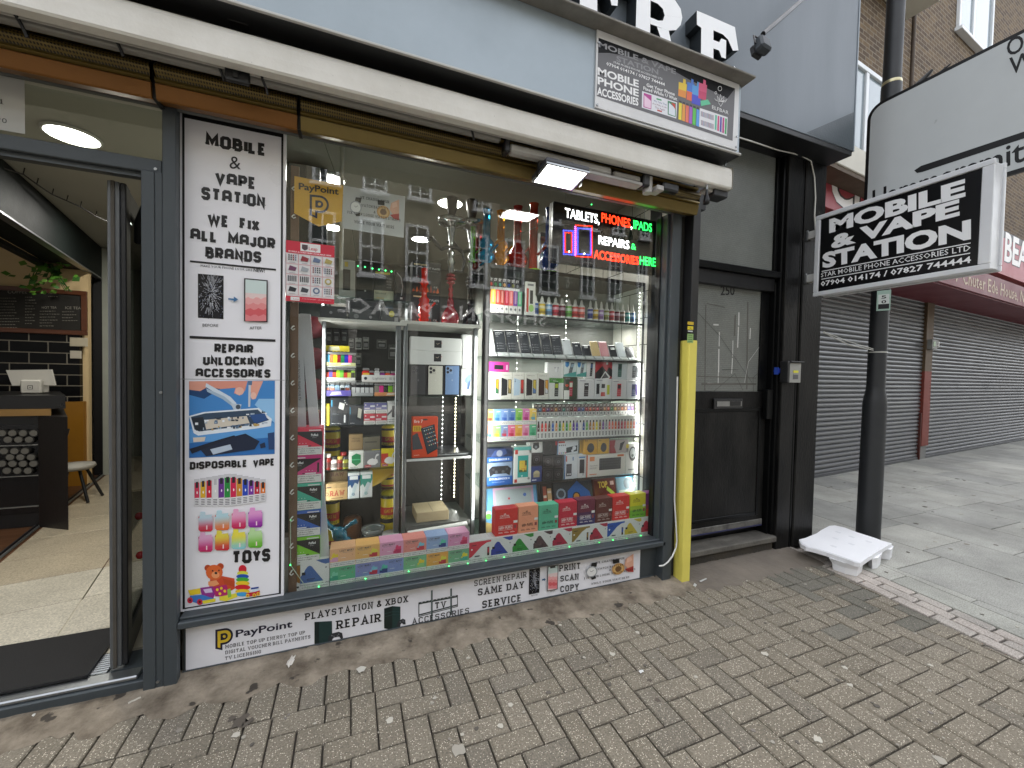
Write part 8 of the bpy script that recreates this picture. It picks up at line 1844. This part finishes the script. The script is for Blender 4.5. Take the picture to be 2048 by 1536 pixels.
for k in range(5):
    x = -.55
    while x < 2.0:
        w_ = rnd.uniform(.08,.2); h_ = rnd.uniform(.15,.3); c = rnd.choice(['#3a3c3e','#5a5a58','#77756e','#4a3a34','#2f3a4a','#8a8880'])
        if rnd.random() < .75 and not (0.9 < x):
            mb = MB(); mb.box((x,5.62,.53 + k * .42),(x + w_ - .01,5.8,.53 + k * .42 + h_),flat(c,.5)); tag(mb.build("stock_box"),f"dim stock box on the {('lowest', 'second', 'middle', 'fourth', 'top')[k]} back shelf of the shop","box",f"stock boxes on the {('lowest', 'second', 'middle', 'fourth', 'top')[k]} back shelf")
        x += w_ + rnd.uniform(0,.05)

# ------------------------------------------------------------------ notices on the glass
YN = 2.4035
def notice(name,label,reg,tl,br,fn,col,y=YN,cat="poster"):
    p = front(y); (a,d_),(c,b) = p.uv(*reg(*tl)),p.uv(*reg(*br)); mb = MB(); mb.box((a,y + .0002,b),(c,y + .0012,d_),flat(col,.5)); fn(mb,Face(Art(mb,p,lay=.0008,uv=True),a,b,c - a,d_ - b)); return tag(mb.build(name),label,cat)
def leap(mb,f):
    f.rect(0,.80,1,1,'#c0283c'); f.rect(0,0,1,.09,'#c0283c'); f.rect(.29,.85,.70,.985,'#dcdcda'); f.poly([(.32,.96),(.44,.96),(.44,.89),(.38,.86),(.32,.89)],'#4a3a3e'); f.text("Leap",.46,.64,.88,.055,'#b8283c',off=.01); f.text("MOBILE ACCESSORIES AVAILABLE HERE",.05,.93,.815,.022,'#efdfe2',off=.02)
    rr = random.Random(3); CC = ['#23252a','#3a3d44','#8a2a34','#5f6f8a','#a89a5a','#2a4a7a','#6a3a5a','#9aa0a4']
    for r in range(4):
        for c in range(4):
            u,v = .01 + c * .247,.11 + r * .172; f.line([(u,v),(u + .24,v),(u + .24,v + .165),(u,v + .165),(u,v)],.004,'#c0485a')
            k = rr.randrange(4); cx_,cy_ = u + .12,v + .095
            if k == 0: [f.rect(u + .03 + q * .038,v + .05,u + .05 + q * .038,v + .145,CC[(r + c) % 2]) for q in range(5)]
            elif k == 1: f.poly([(u + .04,v + .06),(u + .18,v + .05),(u + .21,v + .11),(u + .07,v + .14)],CC[(r * 3 + c) % 8])
            elif k == 2: f.disc(cx_,cy_,.075,CC[(c + 1) % 8]); f.disc(cx_,cy_,.04,'#c9c9c9')
            else: [f.rect(u + .04 + (q % 4) * .045,v + .05 + (q // 4) * .035,u + .065 + (q % 4) * .045,v + .075 + (q // 4) * .035,CC[(q + c) % 4]) for q in range(12)]
            f.rect(u + .06,v + .015,u + .18,v + .022,'#8a8a8c')
    f.rect(.10,.015,.28,.075,'#dcdcda'); f.text("Leap",.16,.27,.03,.025,'#b8283c'); f.text("accessories and repairs",.34,.62,.05,.014,'#e8d8dc'); f.text("ask inside for more",.66,.94,.05,.014,'#e8d8dc')
notice("accessory_poster","red and white accessory poster with a grid of small pictures",RF,(45,862),(405,1345),leap,'#d8d8d8',2.381)
def pennant():
    p = front(2.4125); y = 2.4125; mb = MB(); YM = worn('#e0ab22','#cf9a14',.35,scale=14,amount=.6,bump=.1,bscale=20)
    uv = [p.uv(*RF(*q)) for q in ((108,382),(475,452),(462,722),(300,768),(285,755),(106,660))]
    top_ = [(108,382),(475,452),(462,722),(290,760),(106,660)]; uv = [p.uv(*RF(*q)) for q in top_][::-1]
    mb.prism(uv,p,-.0015,-.0003,YM); ar = Art(mb,p,RF,.0004)
    ar.text("PayPoint",(140,480),(440,522),46,flat('#2a2118'),off=.03)
    ppoint(ar,222,520,138,.10,YM)
    tag(mb.build("pennant"),"yellow pointed pennant with a dark outlined letter on the inside of the glass","pennant")
# the pennant hangs just inside the pane
pennant()
def wnotice():
    p = front(2.4125); mb = MB(); q = [p.uv(*RF(*c)) for c in ((475,452),(938,535),(928,845),(470,772))]
    mb.prism(q[::-1],p,-.0015,-.0003,flat('#b9bab8',.5)); ar = Art(mb,p,RF,.0004)
    watches(ar,lambda x,y: (520 + x * .95,535 + y * 1.05 + x * .12))
    for t,a,b,h in (("WE CHANGE YOUR",(598,550),(820,588),20),("WATCH BATTERY",(608,610),(810,640),20),("&",(702,662),(716,664),18),("FIX YOUR LOOSE WATCH STRAPS",(505,662),(902,724),20),("WHILE YOUR WAIT HERE",(556,735),(855,778),22)): ar.text(t,a,b,h,DK,'slab')
    tag(mb.build("watch_notice"),"white watch repair notice on the inside of the glass beside the pennant","notice")
wnotice()
def tnote():
    p = front(2.3565); mb = MB(); a,b = p.uv(0,195),p.uv(50,268); mb.prism([(a[0] - .35,b[1]),(b[0],b[1]),(b[0],b[1] + .22),(a[0] - .35,b[1] + .22)],p,-.0004,.0004,flat('#b5b5b0',.5)); ar = Art(mb,p,RA,.001)
    ar.text("Market",(-60,595),(22,612),26,flat('#3a3a3a'),'slab'); ar.text("0207 77",(-60,705),(40,722),26,flat('#3a3a3a'),'slab'); tag(mb.build("paper_notice"),"white paper notice on the glass above the cafe door","notice")
tnote()

# ------------------------------------------------------------------ LED sign in the window
ls = thing("led_sign","black LED sign glowing with tablets, phones and repairs lettering","LED sign",(1.6,2.5,2.2))
YL = 2.50; pL = front(YL)
cA,cB = pL.uv(*RG(615,1030)),pL.uv(*RG(1400,700)); zL0 = pL.uv(*RG(660,1030))[1]; zL1 = pL.uv(*RG(640,570))[1]
mb = MB(); mb.box((cA[0],YL + .001,zL0),(cB[0],YL + .035,zL1),worn('#0d0e14','#0a0a0c',.3),.004); mb.box((cA[0],YL + .036,zL0 + .02),(cA[0] + .01,YL + .06,zL1),BLACK); mb.build("panel",ls)
mb = MB(); ar = Art(mb,pL,RG,.001)
GW,GR,GG,GB,GV = glow('#ffffff',1.6),glow('#ff2a10',1.8),glow('#22e050',1.4),glow('#3a40ff',2),glow('#d070ff',1.5)
for t,a,b,h,m_ in (("TABLETS,",(712,690),(968,740),68,GW),("PHONES",(985,725),(1200,770),66,GR),(",",(1204,772),(1214,774),60,GW),("IPADS",(1224,775),(1362,802),62,GG),("REPAIRS",(962,890),(1192,930),62,GW),("&",(1206,930),(1244,936),44,GG),("ACCESSORIES",(928,998),(1262,1048),62,GR),("HERE",(1272,1045),(1390,1060),62,GG)): ar.text(t,a,b,h,m_,off=.012)
def dots(x0,y0,x1,y1,m_,step=11,r=3.6):
    P = []
    n_ = max(1,int((x1 - x0) / step)); P += [(x0 + (x1 - x0) * k / n_,y0 + (x1 - x0) * k / n_ * .06) for k in range(n_ + 1)] + [(x0 + (x1 - x0) * k / n_,y1 + (x1 - x0) * k / n_ * .06) for k in range(n_ + 1)]
    n_ = int((y1 - y0) / step); P += [(x0,y0 + (y1 - y0) * k / n_) for k in range(1,n_)] + [(x1,y0 + (y1 - y0) * k / n_ + (x1 - x0) * .06) for k in range(1,n_)]
    for x,y in P: ar.disc(x,y,r,r,m_,6)
dots(700,790,772,968,GB); dots(712,806,760,952,GR,10); dots(790,752,912,985,GR); dots(803,775,900,968,GB,10); dots(782,765,788,975,GV,14)
for x,y in ((738,950),(852,966)): ar.disc(x,y,6,6,GW,8)
mb.build("lit_lettering",ls)
mb = MB(); mb.tube([(cA[0] + .1,YL + .02,zL1),(cA[0] + .1,YL + .02,2.98)],.002,ALU,5); mb.tube([(cB[0] - .1,YL + .02,zL1),(cB[0] - .1,YL + .02,2.98)],.002,ALU,5); mb.build("hanging_wire",ls)
# green fairy lights round the window
fg = thing("fairy_lights","string of tiny green fairy lights round the window edges","fairy lights",(1,2.42,.3))
GL = glow('#40ff70',1.6); WR = flat('#b9c8b4',.5)
pts = [at(1332,420,y=2.425)]
for py_ in range(450,1080,30): p = at(1336 - (py_ - 420) * .018,py_,y=2.425); p.y += .004 * math.sin(py_); pts.append(p)
zf = ZB + .012; x = pts[-1].x - .03
while x > -.25: pts.append(Vector((x,2.422 + .004 * math.sin(x * 40),zf + .008 * math.sin(x * 23)))); x -= .06
pts += [at(581,1175 - k * 45,y=2.424) for k in range(1,4)]
mb = MB(); mb.tube(pts,.0022,WR,5); mb.build("wire",fg)
nb = 0
for i in range(1,len(pts),2):
    mb = MB(); mb.lathe([(0,-.004),(.003,-.002),(.003,.002),(0,.004)],pts[i] + Vector((0,-.005,.002)),GL,8); mb.build("bulb",fg); nb += 1
for px_,py_ in ((581,268),(648,283),(716,532),(730,534),(745,537),(758,539),(771,541),(783,543),(1183,409)):
    p = at(px_,py_,y=2.6); mb = MB(); mb.lathe([(0,-.005),(.004,-.002),(.004,.002),(0,.005)],p,GL,8); mb.build("bulb",fg)
mb = MB(); mb.tube([at(581,268,y=2.6),at(648,283,y=2.6),at(700,430,y=2.6),at(716,532,y=2.6),at(783,543,y=2.6),at(960,500,y=2.6),at(1183,409,y=2.6)],.0012,flat('#2a3a2a'),4); mb.build("wire",fg)
# ------------------------------------------------------------------ cafe seen through the open door
pw = front(YB - .012)
cbd = thing("chalkboard","wooden framed chalkboard menu on the cafe back wall","chalkboard",(-4,6.2,2.1))
cx1,cz0 = pw.uv(*RB(448,438)); _,cz1 = pw.uv(*RB(448,213)); cx0 = cx1 - 2.6
mb = MB(); WOOD = worn('#5a3018','#3f200f',.4,scale=4,stretch=(1,1,4))
for a,b,c,d in ((cx0,cz0,cx1,cz0 + .05),(cx0,cz1 - .05,cx1,cz1),(cx0,cz0 + .05,cx0 + .05,cz1 - .05),(cx1 - .05,cz0 + .05,cx1,cz1 - .05)): mb.box((a,YB - .03,b),(c,YB - .001,d),WOOD,.004)
mb.build("frame",cbd)
mb = MB(); mb.box((cx0 + .05,YB - .015,cz0 + .05),(cx1 - .05,YB - .002,cz1 - .05),worn('#1b1915','#26231d',.8,scale=3))
ar = Art(mb,front(YB - .0155),RB,.002); CH_ = flat('#77736a',.9); rr = random.Random(8)
ar.text("COFFEE",(40,222),(140,222),16,flat('#8f8a80')); ar.text("HOT TEA",(215,300),(290,300),11,flat('#8f8a80')); ar.text("ICE TEA",(335,302),(415,304),13,flat('#8f8a80'))
for cx_,wid,y0_,n in ((0,100,245,11),(130,50,240,10),(205,90,312,6),(320,85,315,4),(250,60,222,2)):
    for k in range(n):
        y = y0_ + k * 15; x = cx_
        while x < cx_ + wid * rr.uniform(.6,1): w_ = rr.uniform(4,14); ar.rect(x,y,x + w_,y + rr.uniform(2.5,4.5),CH_); x += w_ + 3
mb.build("board",cbd)
def wallbit(name,label,cat,reg,x0,y0,x1,y1,c,t=.02):
    a,b = pw.uv(*reg(x0,y1)),pw.uv(*reg(x1,y0)); mb = MB(); mb.box((a[0],YB - t,a[1]),(b[0],YB - .001,b[1]),flat(c,.5),.003); return tag(mb.build(name),label,cat)
wallbit("paper_note","small cream note on the tiled cafe wall","note",RB,355,450,448,492,'#b5ab94',.006); wallbit("wall_socket","white socket plate on the black tiled cafe wall","socket",RB,360,517,416,555,'#b8b0a0')
# hanging plant
hp = thing("trailing_plant","green trailing plant high on the cream cafe wall","plant",(-4,6.1,2.6))
c0 = at(*RB(250,90),y=6.05); mb = MB(); mb.lathe([(.05,0),(.09,.02),(.11,.16),(.0,.16)],c0 + Vector((0,.05,.02)),flat('#6a5a44',.8),14); mb.build("pot",hp)
mb = MB(); LF = [flat('#2f5a1c',.5),flat('#4a7a24',.5),flat('#557a24',.5)]; rr = random.Random(4)
for k in range(110):
    o = c0 + Vector((rr.gauss(0,.11),rr.uniform(-.16,.02),rr.gauss(-.02,.13))); d = Vector((rr.uniform(-1,1),rr.uniform(-1,-.1),rr.uniform(-1,.2))).normalized(); s_ = rr.uniform(.045,.085); e = d.cross(Vector((rr.uniform(-.3,.3),-1,rr.uniform(0,.6)))).normalized() * s_ * .42
    mb.face([o,o + d * s_ * .45 + e,o + d * s_,o + d * s_ * .45 - e],LF[k % 3])
for k in range(7): mb.tube([c0 + Vector((0,0,.1)),c0 + Vector((rr.gauss(0,.1),-.05,0)),c0 + Vector((rr.gauss(0,.2),-.05,-.25))],.004,LF[0],4)
mb.build("foliage",hp)
# counter with glass fronted fridge
ct = thing("cafe_counter","black cafe counter with timber edge and a fridge of cans in front","counter",(-3,4.8,.08))
K0 = Vector((-2.235,4.594)); K1 = Vector((-2.549,4.82)); K0 = at(137,1060,z=.08); K1 = at(78,1054,z=.08)
yF = K1.y; xR,xM = at(137,900,y=yF + .35).x,at(78,900,y=yF).x
zt1_ = at(80,831,y=yF).z; zt2_ = at(100,818,y=yF).z; ztop = at(130,790,y=yF + .1).z
mb = MB(); CB = worn('#0b0b0c','#151516',.35,scale=4)
xR = at(137,960,y=yF + .25).x
slant = lambda x,y0: [(-5.6,y0),(x,y0),(x - .40,yF + .75),(-5.6,yF + .75)]
mb.prism(slant(xM,yF + .03),floorpl(.08),0,zt1_ - .081,CB); Kb = (K0.x - .52,K0.y + 1.0); Kc = (K1.x - .5,K1.y + .9)
mb.add([(*q,z) for z in (.08,zt1_) for q in ((K1.x + .001,K1.y),(K0.x,K0.y),Kb,Kc)],[(0,1,5,4),(1,2,6,5),(2,3,7,6),(3,0,4,7),(4,5,6,7)],worn('#1a1512','#0f0d0c',.4,scale=3)); mb.build("carcass",ct)
mb = MB(); mb.prism(slant(at(102,820,y=yF - .03).x,yF - .03),floorpl(zt1_ + .001),0,zt2_ - zt1_ - .001,worn('#8a6a3a','#6d5228',.4,scale=5,stretch=(.3,1,1))); mb.build("timber_edge",ct)
mb = MB(); mb.prism(slant(at(131,800,y=yF + .02).x,yF + .02),floorpl(zt2_ + .001),0,ztop - zt2_ - .001,worn('#101010','#18181a',.3)); mb.build("worktop",ct)
mb = MB(); zfl,zfh = at(40,1050,y=yF).z,at(40,850,y=yF).z; xf1 = at(75,950,y=yF).x
mb.box((-5.5,yF + .018,.2),(xf1,yF + .0295,zfh),flat('#050506',.2)); 
for k in range(3): z = at(40,890 + k * 62,y=yF).z; mb.box((-5.5,yF + .004,z - .008),(xf1,yF + .017,z),flat('#8a8a86',.3,metal=.6))
mb.build("fridge_front",ct)
ncan = 0
for r_i,(py_,dx) in enumerate(((866,0),(879,12),(902,4),(914,16),(927,0),(941,10))):
    for k in range(4):
        X = 6 + dx + k * 21
        if X > 72: continue
        p = at(X,py_,y=yF + .0); mb = MB(); mb.cyl((p.x,yF + .016,p.z),(p.x,yF - .01,p.z),.032,flat('#2f2e2c',.35,metal=.5),12); mb.cyl((p.x,yF - .0105,p.z),(p.x,yF - .014,p.z),.025,flat('#5d5b55',.35),12); tag(mb.build("drink_can"),f"lying drink can end in the {ordn(r_i)} row of the cafe fridge, {ordn(k)} from the left","drink can","drink cans in the cafe fridge")
pos = thing("card_till","white tilted till screen on a white stand on the cafe counter","till",(-2.8,yF + .3,ztop))
yT = yF + .25; a,b = at(*RB(100,735),y=yT),at(*RB(208,665),y=yT); mb = MB(); WT_ = worn('#b9b6ae','#a5a29a',.35)
zT0 = ztop + .002
mb.box((a.x,yT,zT0),(b.x,yT + .12,b.z),WT_,.012); mb.box((a.x + .03,yT - .002,zT0 + .03),(b.x - .03,yT - .0005,b.z - .03),WT_); mb.build("stand",pos)
mb = MB(); ar = Art(mb,front(yT - .0022),RB,.001); ar.line([(142,694),(166,694),(166,712),(142,712),(142,694)],3.5,INK); ar.rect(150,701,158,705,INK); mb.build("emblem",pos)
pyT = front(yT + .04); q = [pyT.uv(*RB(*p)) for p in ((30,615),(262,612),(282,692),(62,694))]; mb = MB(); mb.prism(q[::-1],pyT,-.02,0,WT_); mb.build("screen",pos)
st = thing("stool","dark stool with a pale round seat behind the cafe counter","stool",(-3,5.4,.08))
p = at(147,938,y=5.55); mb = MB(); mb.lathe([(0,0),(.15,0),(.17,.02),(.16,.05),(0,.06)],(p.x,5.55,p.z),flat('#9a968c',.6),18); mb.build("seat",st)
for dx,dy in ((-.14,-.1),(.14,-.1),(.14,.12),(-.14,.12)): mb = MB(); mb.tube([(p.x + dx * .5,5.55 + dy * .5,p.z),(p.x + dx * 1.2,5.55 + dy * 1.2,.085)],.014,DARK,6); mb.build("leg",st)
mb = MB(); mb.tube([(p.x - .1,5.62,p.z),(p.x - .14,5.7,p.z + .28),(p.x - .12,5.72,p.z + .4)],.014,DARK,6); mb.build("backrest",st)
# mat, paper, wire on the passage ceiling, baubles
mb = MB(); zf_ = .081
M = [at(174,1353,z=.085),at(222,1289,z=.085)]; d_ = (M[1] - M[0]).normalized()
A_ = Vector((M[0].x,M[0].y,0)); B2_ = at(0,1297,z=.085)
Lm = at(0,1295,z=.085); Bm = M[0] + d_ * .40; bd = (Lm - Bm).normalized(); Cm,Dm = Lm + bd * .8,M[0] + bd * 1.5
mat_pts = [(p.x,p.y) for p in (M[0],Bm,Cm,Dm)]
mb.prism(mat_pts,floorpl(.0822),0,.010,worn('#1b1a19','#2c2a28',.95,scale=30,bump=.8,bscale=180,stretch=(1,3,1)),BLACK); tag(mb.build("door_mat"),"black ribbed door mat inside the cafe threshold","mat")
mb = MB(); p = at(112,1028,z=.083); mb.face([p + Vector(q) for q in ((-.12,-.02,.002),(-.02,-.05,.008),(.10,.02,.003),(.0,.06,.01))],flat('#b5b2a6',.7)); tag(mb.build("paper_scrap"),"pale paper scrap on the floor by the cafe counter","paper")
mb = MB(); pts = [at(*RA(*q),z=2.93) for q in ((20,985),(135,1020),(215,1078),(305,1138),(390,1175),(470,1210),(560,1265),(640,1300))]
mb.tube(pts,.006,flat('#26241f',.7),5)
for p in pts[1:]: mb.tube([p,p + Vector((.01,0,.05))],.004,flat('#26241f',.7),4)
tag(mb.build("light_wire"),"thin dark light wire looped along the passage ceiling","wire")
for k,(px_,py_,c) in enumerate(((281,1110,'#b02a2a'),(279,1032,'#8a2a2a'))):
    p = at(px_,py_,y=2.62); mb = MB(); mb.lathe([(0,-.02),(.014,-.014),(.02,0),(.014,.014),(0,.02)],p,flat(c,.15),12); tag(mb.build("bauble"),("lower" if k == 0 else "upper") + " red bauble between the glass door and its post","bauble")

# ------------------------------------------------------------------ litter and gum on the pavement
gum = MB(); rr = random.Random(21)
def blob(x,y,z,r,m_,n=9,k=.25,h=.002):
    P = []; a0 = rr.uniform(0,6)
    for i in range(n): a = a0 + 2 * math.pi * i / n; q = r * (1 + rr.uniform(-k,k)); P.append((x + q * math.cos(a),y + q * math.sin(a)))
    gum.prism(P,floorpl(z),0,h,m_)
GM = [flat('#9a958a',.9),flat('#857f75',.9),flat('#aba69a',.9),flat('#5f5951',.9),flat('#57524b',.9),flat('#77716a',.9)]
for k in range(250):
    y = rr.uniform(-.2,2.15); x = rr.uniform(-1,3.4)
    if x > kerb_x(y) - .05: continue
    blob(x,y,.0012 + rr.uniform(0,.0006),rr.uniform(.003,.010) if rr.random() < .85 else rr.uniform(.008,.012),rr.choice(GM))
for k in range(120): x = rr.uniform(3.8,9); y = rr.uniform(-.5,3.8); blob(x,y,.0016,rr.uniform(.008,.022),rr.choice(GM[1:]))
for (px_,py_,r) in ((472,1470,.014),(780,1440,.016),(918,1500,.026),(1225,1308,.014),(1000,1452,.012),(1635,1478,.018),(1021,1410,.012),(1275,1265,.012),(1530,1308,.016),(1690,1335,.014),(1880,1520,.02),(1120,1250,.009),(1700,1370,.012),(1860,1330,.011)): p = at(px_,py_,z=.002); blob(p.x,p.y,.0014,r,flat('#b5b0a4',.9) if r < .02 else GM[0],12,.3)
for (px_,py_,r) in ((480,1440,.03),(495,1445,.02),(465,1436,.015),(1205,1190,.012),(1300,1360,.014),(1315,1400,.012)): p = at(px_,py_,z=.002); blob(p.x,p.y,.0012,r,flat('#554e46',.95),14,.5,.0004)
o = gum.build("trodden_dirt"); o["kind"] = "stuff"
def scrap(label,pts_,col,h=.02,name="paper_scrap",cat="scrap"):
    mb = MB(); P = [at(px_,py_,z=.012) for px_,py_ in pts_]; n = len(P); c = sum(P,Vector((0,0,0))) / n + Vector((0,0,h)); m_ = flat(col,.7)
    for i in range(n): a,b = P[i],P[(i + 1) % n]; md = (a + b) / 2 + Vector((0,0,h * rr.uniform(.2,.7))); mb.face([a,md,c],m_); mb.face([md,b,c],m_)
    return tag(mb.build(name),label,cat)
scrap("crumpled white tissue on the cement strip under the long poster",[(572,1330),(578,1318),(590,1310),(593,1316),(584,1330),(577,1336)],'#c9c4bc',.015)
scrap("jagged torn paper shred by the foot of the yellow guard",[(1386,1172),(1389,1166),(1394,1170),(1391,1174)],'#b9b9b6',.004)
scrap("thin torn paper shred a little right of the yellow guard",[(1398,1162),(1412,1156),(1414,1158),(1402,1164)],'#b9b9b6',.004)
scrap("small white chip of litter on the middle of the block paving",[(1277,1342),(1284,1339),(1288,1344),(1281,1347)],'#d0d0ce',.006)
scrap("splayed whitish splat on a paver near the long poster",[(712,1338),(722,1332),(733,1334),(728,1342),(718,1346)],'#b9b5ab',.003)
scrap("clump of dry leaf scraps at the foot of the grey corner post",[(1316,1158),(1320,1150),(1327,1152),(1330,1158),(1323,1162)],'#a58a4a',.015)
scrap("pale bent strip of litter on the threshold edge of the cement",[(255,1405),(272,1398),(281,1393),(282,1396),(270,1402),(257,1408)],'#b9b3a6',.004)
scrap("white flake of paper below the cafe threshold",[(60,1433),(68,1428),(75,1426),(72,1432),(64,1436)],'#c9c9c4',.008)
